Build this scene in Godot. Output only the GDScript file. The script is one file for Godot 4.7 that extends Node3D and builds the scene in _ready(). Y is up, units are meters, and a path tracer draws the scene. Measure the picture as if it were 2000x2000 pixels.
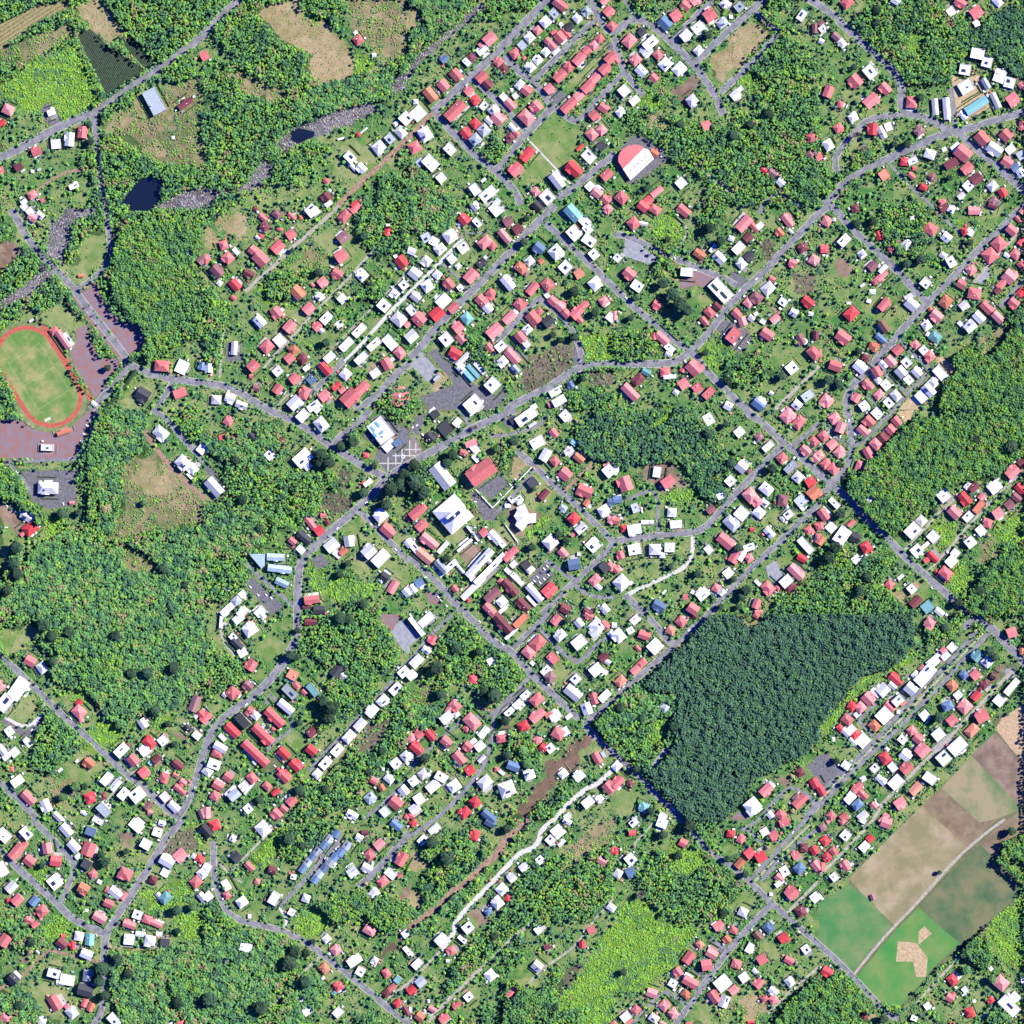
extends Node3D
# A small hillside town seen straight down from the air. One unit is a metre; pt() turns map positions (2000 x 2000 grid) into metres.

const S := 0.74
const HALF := 740.0
const ALT := 5200.0
var rng := RandomNumberGenerator.new()
var used := {}
var unit := {}
var zone_grid := PackedByteArray()
var town_grid := PackedFloat32Array()
var block := PackedByteArray()
const ZN := 500
const BN := 1000
const ZNAMES := "gTGDSNMBVOFXEK#"

func pt(px: float, py: float, y := 0.0) -> Vector3:
	return Vector3((px - 1000.0) * S, y, (py - 1000.0) * S)

func numbered(called: String) -> String:
	var n: int = used.get(called, 0)
	used[called] = n + 1
	return called if n == 0 else "%s_%03d" % [called, n]

func tag(o: Node, label := "", category := "", group := "", kind := "") -> Node:
	if label: o.set_meta("label", label)
	if category: o.set_meta("category", category)
	if group: o.set_meta("group", group)
	if kind: o.set_meta("kind", kind)
	return o

func thing(called: String, at: Vector3, turn := 0.0) -> Node3D:
	var o := Node3D.new()
	o.name = numbered(called)
	add_child(o)
	o.position = at
	o.rotation.y = turn
	return o

func part(called: String, mesh: Mesh, m: Material, parent: Node, at := Vector3.ZERO, scl := Vector3.ONE, turn := 0.0) -> MeshInstance3D:
	var o := MeshInstance3D.new()
	o.name = called if parent != self else numbered(called)
	o.mesh = mesh
	o.material_override = m
	parent.add_child(o, true)
	o.position = at
	o.rotation.y = turn
	o.scale = scl
	return o

# ---------------------------------------------------------------- materials
func lin(r: float, g: float, b: float) -> Color:
	return Color(r, g, b).linear_to_srgb()

var noise_tex := {}
func grain(seed_: int, freq: float, low: float, high := 1.0) -> ImageTexture:
	var key := "%d_%f_%f_%f" % [seed_, freq, low, high]
	if noise_tex.has(key): return noise_tex[key]
	var n := FastNoiseLite.new()
	n.seed = seed_
	n.frequency = freq
	n.fractal_octaves = 5
	var im := n.get_seamless_image(256, 256)
	im.convert(Image.FORMAT_L8)
	var d := im.get_data()
	for i in d.size(): d[i] = int(255.0 * lerpf(low, high, d[i] / 255.0))
	var t := ImageTexture.create_from_image(Image.create_from_data(256, 256, false, Image.FORMAT_L8, d))
	noise_tex[key] = t
	return t

func two_tone(c1: Color, c2: Color, seed_: int, freq: float, sharp := 1.6, size := 256) -> ImageTexture:
	var n := FastNoiseLite.new()
	n.seed = seed_
	n.frequency = freq
	n.fractal_octaves = 6
	n.fractal_gain = 0.62
	var d := n.get_seamless_image(size, size).get_data()
	var out := PackedByteArray()
	out.resize(size * size * 3)
	var step := int(float(d.size()) / (size * size))
	for i in size * size:
		var k := clampf((d[i * step] / 255.0 - 0.5) * sharp + 0.5, 0, 1)
		out[i * 3] = int(255 * lerpf(c1.r, c2.r, k))
		out[i * 3 + 1] = int(255 * lerpf(c1.g, c2.g, k))
		out[i * 3 + 2] = int(255 * lerpf(c1.b, c2.b, k))
	return ImageTexture.create_from_image(Image.create_from_data(size, size, false, Image.FORMAT_RGB8, out))

func plain(c: Color, rough := 0.85, tex: Texture2D = null, metres := 12.0) -> StandardMaterial3D:
	var m := StandardMaterial3D.new()
	m.albedo_color = c
	m.roughness = rough
	m.metallic_specular = 0.3
	if tex:
		m.albedo_texture = tex
		m.uv1_triplanar = true
		m.uv1_world_triplanar = true
		m.uv1_scale = Vector3.ONE / metres
	return m

func toned(c1: Color, c2: Color, seed_: int, freq: float, metres: float, sharp := 1.6, size := 256) -> StandardMaterial3D:
	return plain(Color.WHITE, 0.95, two_tone(c1, c2, seed_, freq, sharp, size), metres)

# ---------------------------------------------------------------- unit shapes
func solid(faces: Array) -> ArrayMesh:
	# faces: arrays of 3 or 4 corners of a convex body, turned outwards from its middle
	var mid := Vector3.ZERO
	var n := 0
	for f in faces:
		for v in f:
			mid += v
			n += 1
	mid /= n
	var st := SurfaceTool.new()
	st.begin(Mesh.PRIMITIVE_TRIANGLES)
	for f in faces:
		add_face(st, f, mid)
	st.generate_normals()
	return st.commit()

func add_face(st: SurfaceTool, f: Array, mid: Vector3) -> void:
	var a: Vector3 = f[0]
	var nrm: Vector3 = (f[1] - a).cross(f[2] - a)
	var g: Array = f.duplicate()
	if nrm.dot(a - mid) > 0: g.reverse()
	st.set_smooth_group(-1)
	for i in range(1, g.size() - 1):
		st.add_vertex(g[0])
		st.add_vertex(g[i])
		st.add_vertex(g[i + 1])

func box_faces(x0: float, x1: float, y0: float, y1: float, z0: float, z1: float) -> Array:
	var p := func(x, y, z): return Vector3(x, y, z)
	return [[p.call(x0, y1, z0), p.call(x1, y1, z0), p.call(x1, y1, z1), p.call(x0, y1, z1)],
		[p.call(x0, y0, z0), p.call(x1, y0, z0), p.call(x1, y0, z1), p.call(x0, y0, z1)],
		[p.call(x0, y0, z0), p.call(x1, y0, z0), p.call(x1, y1, z0), p.call(x0, y1, z0)],
		[p.call(x0, y0, z1), p.call(x1, y0, z1), p.call(x1, y1, z1), p.call(x0, y1, z1)],
		[p.call(x0, y0, z0), p.call(x0, y0, z1), p.call(x0, y1, z1), p.call(x0, y1, z0)],
		[p.call(x1, y0, z0), p.call(x1, y0, z1), p.call(x1, y1, z1), p.call(x1, y1, z0)]]

func roof_shape(k: float) -> ArrayMesh:
	# ridge along x, k = how far the hips cut in at each end (0 = gable); a thin eaves edge below
	var e := 0.06
	var a := Vector3(-.5, e, -.5)
	var b := Vector3(.5, e, -.5)
	var c := Vector3(.5, e, .5)
	var d := Vector3(-.5, e, .5)
	var r := Vector3(-.5 + k, 1, 0)
	var s := Vector3(.5 - k, 1, 0)
	var lo := func(v): return Vector3(v.x, 0, v.z)
	return solid([[a, b, s, r], [c, d, r, s], [a, d, r], [b, c, s], [lo.call(a), lo.call(b), b, a], [lo.call(b), lo.call(c), c, b], [lo.call(c), lo.call(d), d, c], [lo.call(d), lo.call(a), a, d], [lo.call(a), lo.call(b), lo.call(c), lo.call(d)]])

func tray_shape() -> ArrayMesh:
	# flat roof slab with a raised parapet all round
	var st := SurfaceTool.new()
	st.begin(Mesh.PRIMITIVE_TRIANGLES)
	var parts := [box_faces(-.5, .5, 0, .45, -.5, .5), box_faces(-.5, .5, .45, 1, -.5, -.465), box_faces(-.5, .5, .45, 1, .465, .5), box_faces(-.5, -.465, .45, 1, -.465, .465), box_faces(.465, .5, .45, 1, -.465, .465)]
	for p in parts:
		var mid := Vector3.ZERO
		for f in p: mid += (f[0] + f[2]) / 12.0
		for f in p: add_face(st, f, mid)
	st.generate_normals()
	return st.commit()

func wind_normal_quad(st: SurfaceTool, c: Vector3, n: Vector3, spin: float, w: float, h: float, col: Color) -> void:
	var t := n.cross(Vector3(0.31, 0.87, -0.39)).normalized().rotated(n, spin)
	var b := n.cross(t)
	var q := [c - t * w - b * h * .4, c + t * w * .3 - b * h, c + t * w + b * h * .5, c - t * w * .4 + b * h]
	st.set_smooth_group(-1)
	for i in [0, 2, 1, 0, 3, 2]:
		st.set_color(col)
		st.add_vertex(q[i])

func crown_into(st: SurfaceTool, r: RandomNumberGenerator, mid: Vector3, rad: Vector3, leaves: int, leaf: float) -> void:
	# leaf clumps on the outside of several lobes
	var lobes := []
	for i in 7:
		var u := r.randf() * TAU
		lobes.append([mid + Vector3(cos(u) * rad.x * .5, r.randf_range(-.25, .45) * rad.y, sin(u) * rad.z * .5), r.randf_range(.42, .62)])
	lobes.append([mid + Vector3(0, rad.y * .3, 0), .6])
	for i in leaves:
		var lobe: Array = lobes[r.randi() % lobes.size()]
		var z := r.randf_range(-.5, 1.0)
		var u := r.randf() * TAU
		var s := sqrt(1 - z * z)
		var n := Vector3(cos(u) * s, z, sin(u) * s)
		var p: Vector3 = lobe[0] + n * rad * lobe[1] * r.randf_range(.75, 1.05)
		var v := r.randf_range(.7, 1.3)
		wind_normal_quad(st, p, (n * .7 + Vector3(r.randfn(0, .35), r.randfn(0, .35) + .8, r.randfn(0, .35))).normalized(), r.randf() * TAU, leaf * r.randf_range(.6, 1.2), leaf * r.randf_range(.5, 1.0), Color(v, v * r.randf_range(.95, 1.06), v * .95))
	# inner mass of foliage
	for f in 24:
		var u := f * 2.39996
		var z := 1 - (f + .5) / 12.0
		var s := sqrt(maxf(0, 1 - z * z))
		var n := Vector3(cos(u) * s, z, sin(u) * s)
		wind_normal_quad(st, mid + n * rad * .76, (n + Vector3.UP * .4).normalized(), u, rad.x * .42, rad.x * .42, Color(.9, .9, .9))

func trunk_into(st: SurfaceTool, h: float, r0: float, r1: float, sides := 5) -> void:
	for i in sides:
		var a := TAU * i / sides
		var b := TAU * (i + 1) / sides
		var p := [Vector3(cos(a) * r0, 0, sin(a) * r0), Vector3(cos(b) * r0, 0, sin(b) * r0), Vector3(cos(b) * r1, h, sin(b) * r1), Vector3(cos(a) * r1, h, sin(a) * r1)]
		for k in [0, 1, 2, 0, 2, 3]:
			st.set_color(Color(1.1, .8, .6))
			st.add_vertex(p[k])

func plant_mesh(kind: String, seed_: int, leaves: int, leaf: float) -> ArrayMesh:
	var r := RandomNumberGenerator.new()
	r.seed = seed_
	var st := SurfaceTool.new()
	st.begin(Mesh.PRIMITIVE_TRIANGLES)
	match kind:
		"bush": crown_into(st, r, Vector3(0, .55, 0), Vector3(1, .75, 1), leaves, leaf)
		"tree":
			trunk_into(st, 1.2, .16, .1)
			crown_into(st, r, Vector3(0, 1.6, 0), Vector3(1, .9, 1), leaves, leaf)
		"tall":
			trunk_into(st, 3.6, .2, .1)
			crown_into(st, r, Vector3(0, 4.2, 0), Vector3(1.1, .6, 1.1), leaves, leaf)
		"crown": crown_into(st, r, Vector3.ZERO, Vector3(1, .85, 1), leaves, leaf)
		"bare":
			trunk_into(st, 1.0, .1, .07)
			for i in leaves:
				var u := r.randf() * TAU
				var e := r.randf_range(.15, 1.3)
				var d := Vector3(cos(u) * cos(e), sin(e), sin(u) * cos(e))
				var p := Vector3(0, r.randf_range(.6, 1.1), 0) + d * r.randf_range(0, .6)
				var side := d.cross(Vector3(r.randfn(), r.randfn(), r.randfn())).normalized() * .035
				var v := r.randf_range(.7, 1.25)
				for q in [p - side, p + side, p + d * r.randf_range(.35, .6)]:
					st.set_color(Color(v, v, v))
					st.add_vertex(q)
		"rock":
			var m := IcoLike(r)
			for t in m:
				var v := r.randf_range(.75, 1.2)
				for q in t:
					st.set_color(Color(v, v, v))
					st.add_vertex(q)
	st.generate_normals()
	return st.commit()

func IcoLike(r: RandomNumberGenerator) -> Array:
	var rings := []
	for k in [[0.0, .9], [.45, 1.0], [.8, .6]]:
		var ring := []
		for i in 6:
			var a: float = TAU * i / 6.0 + float(k[0])
			ring.append(Vector3(cos(a) * k[1], k[0], sin(a) * k[1]) * r.randf_range(.75, 1.15))
		rings.append(ring)
	var out := []
	for q in 2:
		for i in 6:
			var j := (i + 1) % 6
			out.append([rings[q][i], rings[q + 1][i], rings[q][j]])
			out.append([rings[q][j], rings[q + 1][i], rings[q + 1][j]])
	for i in range(1, 5): out.append([rings[2][0], rings[2][i + 1], rings[2][i]])
	return out

# ---------------------------------------------------------------- flat sheets
func sheet_mesh(poly: PackedVector2Array, y: float) -> ArrayMesh:
	var idx := Geometry2D.triangulate_polygon(poly)
	var st := SurfaceTool.new()
	st.begin(Mesh.PRIMITIVE_TRIANGLES)
	for k in range(0, idx.size(), 3):
		var a := poly[idx[k]]
		var b := poly[idx[k + 1]]
		var c := poly[idx[k + 2]]
		if (b - a).cross(c - a) < 0:
			var t := b
			b = c
			c = t
		for v in [a, b, c]:
			st.set_normal(Vector3.UP)
			st.add_vertex(Vector3(v.x, y, v.y))
	return st.commit()

func to_poly(f: Array) -> PackedVector2Array:
	var p := PackedVector2Array()
	for i in range(0, f.size(), 2): p.append(Vector2((f[i] - 1000.0) * S, (f[i + 1] - 1000.0) * S))
	return p

func round_line(p: PackedVector2Array, times := 2) -> PackedVector2Array:
	for t in times:
		var q := PackedVector2Array([p[0]])
		for i in range(1, p.size() - 1):
			q.append(p[i].lerp(p[i - 1], .25))
			q.append(p[i].lerp(p[i + 1], .25))
		q.append(p[p.size() - 1])
		p = q
	return p

func strip_mesh(p: PackedVector2Array, w: float, y: float) -> ArrayMesh:
	var st := SurfaceTool.new()
	st.begin(Mesh.PRIMITIVE_TRIANGLES)
	var prev := []
	for i in p.size():
		var a := p[maxi(i - 1, 0)]
		var b := p[mini(i + 1, p.size() - 1)]
		var n := (b - a).normalized().orthogonal()
		var k := w * .5
		if i > 0 and i < p.size() - 1:
			var c := n.dot((p[i] - a).normalized().orthogonal())
			k /= maxf(c, .6)
		var now := [p[i] + n * k, p[i] - n * k]
		if prev:
			for v in [prev[0], now[0], now[1], prev[0], now[1], prev[1]]:
				st.set_normal(Vector3.UP)
				st.add_vertex(Vector3(v.x, y, v.y))
		prev = now
	return st.commit()

# ---------------------------------------------------------------- maps of what grows where
func fill_poly(grid: PackedByteArray, n: int, poly: Array, value: int) -> void:
	var k := n / 2000.0
	var pts := []
	for i in range(0, poly.size(), 2): pts.append(Vector2(poly[i] * k, poly[i + 1] * k))
	var y0 := n
	var y1 := 0
	for p in pts:
		y0 = mini(y0, int(p.y))
		y1 = maxi(y1, int(p.y) + 1)
	for y in range(maxi(y0, 0), mini(y1, n)):
		var xs := []
		var yy := y + .5
		for i in pts.size():
			var a: Vector2 = pts[i]
			var b: Vector2 = pts[(i + 1) % pts.size()]
			if (a.y > yy) != (b.y > yy): xs.append(a.x + (yy - a.y) / (b.y - a.y) * (b.x - a.x))
		xs.sort()
		for i in range(0, xs.size() - 1, 2):
			for x in range(clampi(int(xs[i] + .5), 0, n), clampi(int(xs[i + 1] + .5), 0, n)): grid[y * n + x] = value

func corners(x: float, y: float, l: float, w: float, a: float) -> Array:
	var u := Vector2.from_angle(deg_to_rad(a))
	var v := u.orthogonal()
	var out := []
	for s in [[1, 1], [1, -1], [-1, -1], [-1, 1]]:
		var q: Vector2 = Vector2(x, y) + u * l * .5 * s[0] + v * w * .5 * s[1]
		out.append(q.x)
		out.append(q.y)
	return out

func zone_at(px: float, py: float) -> int:
	var zx := int(px * ZN / 2000.0)
	var zy := int(py * ZN / 2000.0)
	if zx < 0 or zy < 0 or zx >= ZN or zy >= ZN: return 1
	return zone_grid[zy * ZN + zx]

func blocked(px: float, py: float) -> bool:
	var x := int(px * BN / 2000.0)
	var y := int(py * BN / 2000.0)
	if x < 0 or y < 0 or x >= BN or y >= BN: return false
	return block[y * BN + x] > 0

# ---------------------------------------------------------------- labels
const MARKS := [[75, 735, "running track"], [600, 265, "pale rocky riverbed"], [285, 385, "dark river pool"], [1245, 315, "half-round red cinema"], [780, 774, "round red hall"], [1020, 1010, "star-shaped white church"], [1500, 1330, "dark plantation forest"], [790, 890, "town square"], [940, 922, "largest red hall"], [1760, 1680, "brown ploughed field"], [700, 1410, "white terrace row"], [520, 1440, "bright red terraces"], [640, 1665, "slate-blue terraces"], [930, 1120, "long white school roofs"], [545, 1115, "blue-roofed school"], [1130, 130, "two facing red rows"], [1058, 432, "roundabout"], [1445, 100, "pale dirt lot"], [1910, 150, "white square villas"], [1407, 570, "twin-skylight white store"], [20, 1340, "white hotel with lawn"], [1740, 1440, "tree-lined avenue"], [1140, 1470, "bare brown building plot"], [1010, 1680, "winding concrete lane"], [1150, 1900, "lime green meadow"], [1680, 1860, "bright green pasture"], [1790, 750, "white-roofed estate"], [1645, 525, "sandy landslip"], [1250, 800, "wooded hollow"], [270, 940, "scrubby slope"], [95, 955, "pavilion with ring drive"], [205, 1830, "lower left junction"], [190, 90, "upper left crop fields"], [1330, 680, "curving main junction"], [1280, 1730, "lower right woodland"], [1830, 1200, "upper right lane houses"], [400, 1750, "lower left road bend"], [130, 540, "stone footbridge"], [560, 60, "tan fallow field"], [470, 490, "dirt lane hamlet"]]
const NTH := ["", "second", "third", "fourth", "fifth", "sixth", "seventh", "eighth", "ninth", "tenth", "eleventh", "twelfth", "thirteenth", "fourteenth", "fifteenth", "sixteenth", "seventeenth", "eighteenth", "nineteenth", "twentieth"]
var waiting := []

func side_of(px: float, py: float) -> String:
	var best := 1e9
	var got := MARKS[0]
	for m in MARKS:
		var d := Vector2(px - m[0], py - m[1]).length_squared()
		if d < best:
			best = d
			got = m
	var dx: float = px - got[0]
	var dy: float = py - got[1]
	var where := ("right of" if dx > 0 else "left of") if absf(dx) > absf(dy) else ("below" if dy > 0 else "above")
	return "%s the %s" % [where, got[2]]

func label_later(o: Node, look: String, category: String, group: String, px: float, py: float) -> void:
	waiting.append([look + "|" + side_of(px, py), py, px, o, look, category, group])

func write_labels() -> void:
	var by := {}
	for w in waiting:
		if not by.has(w[0]): by[w[0]] = []
		by[w[0]].append(w)
	for k in by:
		var list: Array = by[k]
		list.sort_custom(func(a, b): return a[1] < b[1] if a[1] != b[1] else a[2] < b[2])
		var place: String = k.split("|")[1]
		for i in list.size():
			var text: String
			if list.size() == 1: text = "%s %s" % [list[i][4], place]
			elif i == 0: text = "topmost %s %s" % [list[i][4], place]
			else: text = "%s %s from the top, %s" % [NTH[i] if i < NTH.size() else "%dth" % (i + 1), list[i][4], place]
			tag(list[i][3], text, list[i][5], list[i][6])

# ================================================================ the scene
func _ready() -> void:
	rng.seed = 20240
	var cam := Camera3D.new()
	cam.name = "camera"
	cam.fov = rad_to_deg(2.0 * atan(HALF / ALT))
	cam.near = 10.0
	cam.far = 20000.0
	add_child(cam)
	cam.position = Vector3(0, ALT, 0)
	cam.rotation_degrees = Vector3(-90, 0, 0)
	cam.current = true
	var env := Environment.new()
	env.background_mode = Environment.BG_SKY
	var sky_m := ProceduralSkyMaterial.new()
	sky_m.sky_top_color = Color(0.10, 0.28, 0.74)
	sky_m.sky_horizon_color = Color(0.36, 0.53, 0.80)
	sky_m.ground_bottom_color = Color(0.12, 0.15, 0.12)
	sky_m.ground_horizon_color = Color(0.36, 0.53, 0.80)
	sky_m.sky_curve = 0.12
	var sk := Sky.new()
	sk.sky_material = sky_m
	env.sky = sk
	env.background_energy_multiplier = 0.7
	env.tonemap_mode = Environment.TONE_MAPPER_LINEAR
	env.tonemap_exposure = 3.0
	env.sdfgi_enabled = true
	env.ssao_enabled = true
	env.ssil_enabled = true
	var we := WorldEnvironment.new()
	we.name = "world_environment"
	we.environment = env
	add_child(we)
	var sun := DirectionalLight3D.new()
	sun.name = "sun"
	sun.light_energy = 1.6
	sun.light_color = Color(1.0, 0.975, 0.93)
	sun.light_angular_distance = 0.5
	sun.shadow_enabled = true
	add_child(sun)
	sun.look_at_from_position(Vector3(900, 800, -420), Vector3.ZERO)

	make_units()
	make_maps()
	make_ground()
	make_sheets()
	make_roads()
	make_stadium()
	make_houses()
	make_landmarks()
	make_trees()
	make_cars()
	make_plants()
	write_labels()

func make_units() -> void:
	unit.box = solid(box_faces(-.5, .5, 0, 1, -.5, .5))
	unit.gable = roof_shape(0)
	unit.hips = []
	for k in [.42, .36, .3, .24, .18]: unit.hips.append(roof_shape(k))
	unit.tray = tray_shape()

func make_maps() -> void:
	zone_grid.resize(ZN * ZN)
	zone_grid.fill(0)
	block.resize(BN * BN)
	block.fill(0)
	var tn := 100
	var tg := PackedFloat32Array()
	tg.resize(tn * tn)
	for i in range(0, HOUSES.size(), 9):
		var cx := int(HOUSES[i] / 20.0)
		var cy := int(HOUSES[i + 1] / 20.0)
		for dy in range(-2, 3):
			for dx in range(-2, 3):
				var x := cx + dx
				var y := cy + dy
				if x >= 0 and y >= 0 and x < tn and y < tn: tg[y * tn + x] += 1.0 / (1 + absi(dx) + absi(dy))
		fill_poly(block, BN, corners(HOUSES[i], HOUSES[i + 1], HOUSES[i + 2] + 2.5, HOUSES[i + 3] + 2.5, HOUSES[i + 4]), 1)
	town_grid = tg
	for y in ZN:
		for x in ZN:
			zone_grid[y * ZN + x] = 0 if tg[(y / 5) * tn + x / 5] > .3 else 1
	for z in ZONES:
		fill_poly(zone_grid, ZN, z[1], ZNAMES.find(z[0]))
	for s in SHEETS:
		fill_poly(zone_grid, ZN, s[1], 14)
	var oval := []
	for i in 40:
		var u := TAU * i / 40.0
		var c := Vector2(51, 697) if sin(u) < 0 else Vector2(100, 774)
		var q := c + Vector2.from_angle(u + .06) * 70.0
		oval.append(q.x)
		oval.append(q.y)
	fill_poly(zone_grid, ZN, oval, 14)
	for r in ROADS:
		var pts: Array = r[3]
		var hw: float = r[1] * .5 - 1.0
		for i in range(0, pts.size() - 2, 2):
			var a := Vector2(pts[i], pts[i + 1])
			var b := Vector2(pts[i + 2], pts[i + 3])
			var n := (b - a).normalized().orthogonal() * hw
			fill_poly(block, BN, [a.x + n.x, a.y + n.y, b.x + n.x, b.y + n.y, b.x - n.x, b.y - n.y, a.x - n.x, a.y - n.y], 1)

const GROUND := {  # zone letter: two earth or grass colours (linear)
	"g": [[.034, .100, .026], [.135, .155, .062]], "T": [[0.022, 0.048, 0.017], [0.050, 0.078, 0.028]], "G": [[0.067, 0.123, 0.031], [0.151, 0.162, 0.073]],
	"D": [[0.134, 0.118, 0.056], [0.213, 0.168, 0.101]], "S": [[0.095, 0.064, 0.050], [0.168, 0.123, 0.090]], "N": [[0.067, 0.048, 0.036], [0.118, 0.078, 0.056]],
	"M": [[0.067, 0.078, 0.034], [0.179, 0.140, 0.084]], "B": [[0.045, 0.090, 0.014], [0.090, 0.151, 0.022]], "V": [[0.017, 0.034, 0.011], [0.039, 0.062, 0.020]],
	"O": [[0.014, 0.028, 0.011], [0.045, 0.056, 0.022]], "F": [[0.011, 0.025, 0.011], [0.025, 0.045, 0.020]], "X": [[0.008, 0.017, 0.010], [0.017, 0.028, 0.016]],
	"E": [[0.056, 0.056, 0.034], [0.101, 0.090, 0.062]], "K": [[0.028, 0.028, 0.031], [0.112, 0.112, 0.112]], "#": [[0.056, 0.073, 0.034], [0.090, 0.095, 0.050]]}

func make_ground() -> void:
	var n := 1448
	var span := 2100.0  # map units covered, 50 beyond the frame each way
	var im_a := _noise(n, 3, .006, 4)
	var im_b := _noise(n, 9, .06, 5)
	var cell := FastNoiseLite.new()
	cell.seed = 12
	cell.noise_type = FastNoiseLite.TYPE_CELLULAR
	cell.cellular_return_type = FastNoiseLite.RETURN_CELL_VALUE
	cell.frequency = .03
	cell.fractal_type = FastNoiseLite.FRACTAL_NONE
	var im_ci := cell.get_image(n, n)
	im_ci.convert(Image.FORMAT_L8)
	var im_c := im_ci.get_data()
	var wx := _noise(n, 21, .02, 3)
	var wy := _noise(n, 22, .02, 3)
	var out := PackedByteArray()
	out.resize(n * n * 3)
	var lut := []
	for i in ZNAMES.length():
		var g: Array = GROUND[ZNAMES[i]]
		lut.append([g[0][0], g[0][1], g[0][2], g[1][0] - g[0][0], g[1][1] - g[0][1], g[1][2] - g[0][2]])
	var curve := PackedByteArray()
	curve.resize(1025)
	for i in 1025: curve[i] = int(255 * Color(i / 1024.0, 0, 0).linear_to_srgb().r)
	var k := span / n
	var o := 0
	for y in n:
		for x in n:
			var i := y * n + x
			var z := zone_at(x * k - 50.0 + (wx[i] - 128) * .16, y * k - 50.0 + (wy[i] - 128) * .16)
			var c: Array = lut[z]
			var t := clampf((im_a[i] * .4 + im_b[i] * 1.1 + im_c[i] * .7) / 255.0 - .6, 0, 1)
			var v := .8 + im_b[(i * 7 + 991) % (n * n)] * .0016
			out[o] = curve[int(1024 * minf(1, (c[0] + c[3] * t) * v))]
			out[o + 1] = curve[int(1024 * minf(1, (c[1] + c[4] * t) * v))]
			out[o + 2] = curve[int(1024 * minf(1, (c[2] + c[5] * t) * v))]
			o += 3
	var tex := ImageTexture.create_from_image(Image.create_from_data(n, n, false, Image.FORMAT_RGB8, out))
	var m := StandardMaterial3D.new()
	m.albedo_texture = tex
	m.roughness = 1.0
	m.metallic_specular = 0.1
	var pm := PlaneMesh.new()
	pm.size = Vector2(span * S, span * S)
	tag(part("ground", pm, m, self), "grassy earth under the whole town", "", "", "structure")
	var far := PlaneMesh.new()
	far.size = Vector2(24000, 24000)
	tag(part("outer_ground", far, toned(lin(.05, .085, .03), lin(.10, .13, .05), 40, .02, 400, 1.6), self, Vector3(0, -.4, 0)), "green countryside beyond the town", "", "", "structure")

func _noise(n: int, seed_: int, freq: float, oct: int) -> PackedByteArray:
	var f := FastNoiseLite.new()
	f.seed = seed_
	f.frequency = freq
	f.fractal_octaves = oct
	var im := f.get_image(n, n)
	im.convert(Image.FORMAT_L8)
	return im.get_data()

func make_sheets() -> void:
	var look := {
		"A": ["car_park", toned(lin(0.055, 0.055, 0.063), lin(0.105, 0.105, 0.113), 1, .03, 40), "grey asphalt yard"],
		"J": ["concrete_court", toned(lin(0.132, 0.138, 0.154), lin(0.187, 0.193, 0.204), 2, .02, 40), "pale grey concrete court"],
		"U": ["gravel_yard", toned(lin(.115, .10, .12), lin(.155, .075, .068), 3, .02, 90), "reddish gravel yard"],
		"Y": ["sand_yard", toned(lin(0.198, 0.143, 0.077), lin(0.286, 0.231, 0.149), 4, .03, 50), "sandy bare yard"],
		"Z": ["plaza", toned(lin(0.088, 0.077, 0.072), lin(0.154, 0.132, 0.116), 5, .05, 30), "paved town square"],
		"Q": ["crop_field", toned(lin(0.014, 0.025, 0.017), lin(0.033, 0.047, 0.028), 6, .03, 50), "dark green crop field"],
		"C": ["crop_field", toned(lin(0.132, 0.105, 0.055), lin(0.198, 0.154, 0.094), 7, .03, 50), "tan striped crop field"],
		"W": ["water", null, "dark still river pool"],
		"1": ["field", toned(lin(0.083, 0.061, 0.047), lin(0.149, 0.110, 0.083), 11, .018, 150, 1.8), "brown grey ploughed field"],
		"2": ["field", toned(lin(0.066, 0.105, 0.041), lin(0.165, 0.138, 0.083), 12, .012, 220, 2.0), "green field with tan patches"],
		"3": ["field", toned(lin(0.121, 0.110, 0.055), lin(0.198, 0.160, 0.105), 13, .015, 190, 1.8), "tan fallow field"],
		"8": ["field", toned(lin(.20, .145, .085), lin(.29, .21, .135), 18, .05, 60, 1.8), "tan stubble field"],
		"4": ["field", toned(lin(0.088, 0.066, 0.044), lin(0.132, 0.105, 0.066), 14, .02, 120), "small brown field"],
		"5": ["field", toned(lin(0.030, 0.110, 0.033), lin(0.094, 0.132, 0.050), 15, .012, 220, 1.7), "green pasture"],
		"6": ["field", toned(lin(0.028, 0.066, 0.030), lin(0.094, 0.094, 0.047), 16, .012, 220, 1.7), "dull green field"],
		"7": ["field", toned(lin(0.028, 0.127, 0.028), lin(0.083, 0.138, 0.039), 17, .012, 220, 1.7), "bright green pasture"]}
	var wm := plain(lin(0.004, 0.007, 0.012), .08)
	wm.metallic_specular = .5
	look.W[1] = wm
	var i := 0
	for s in SHEETS:
		var l: Array = look[s[0]]
		var y := .012 + .006 * (i % 12)
		i += 1
		var o := part(l[0], sheet_mesh(to_poly(s[1]), y), l[1], self)
		tag(o, "", "", "", "structure")
		label_later(o, l[2], "", "", s[1][0], s[1][1])

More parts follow.
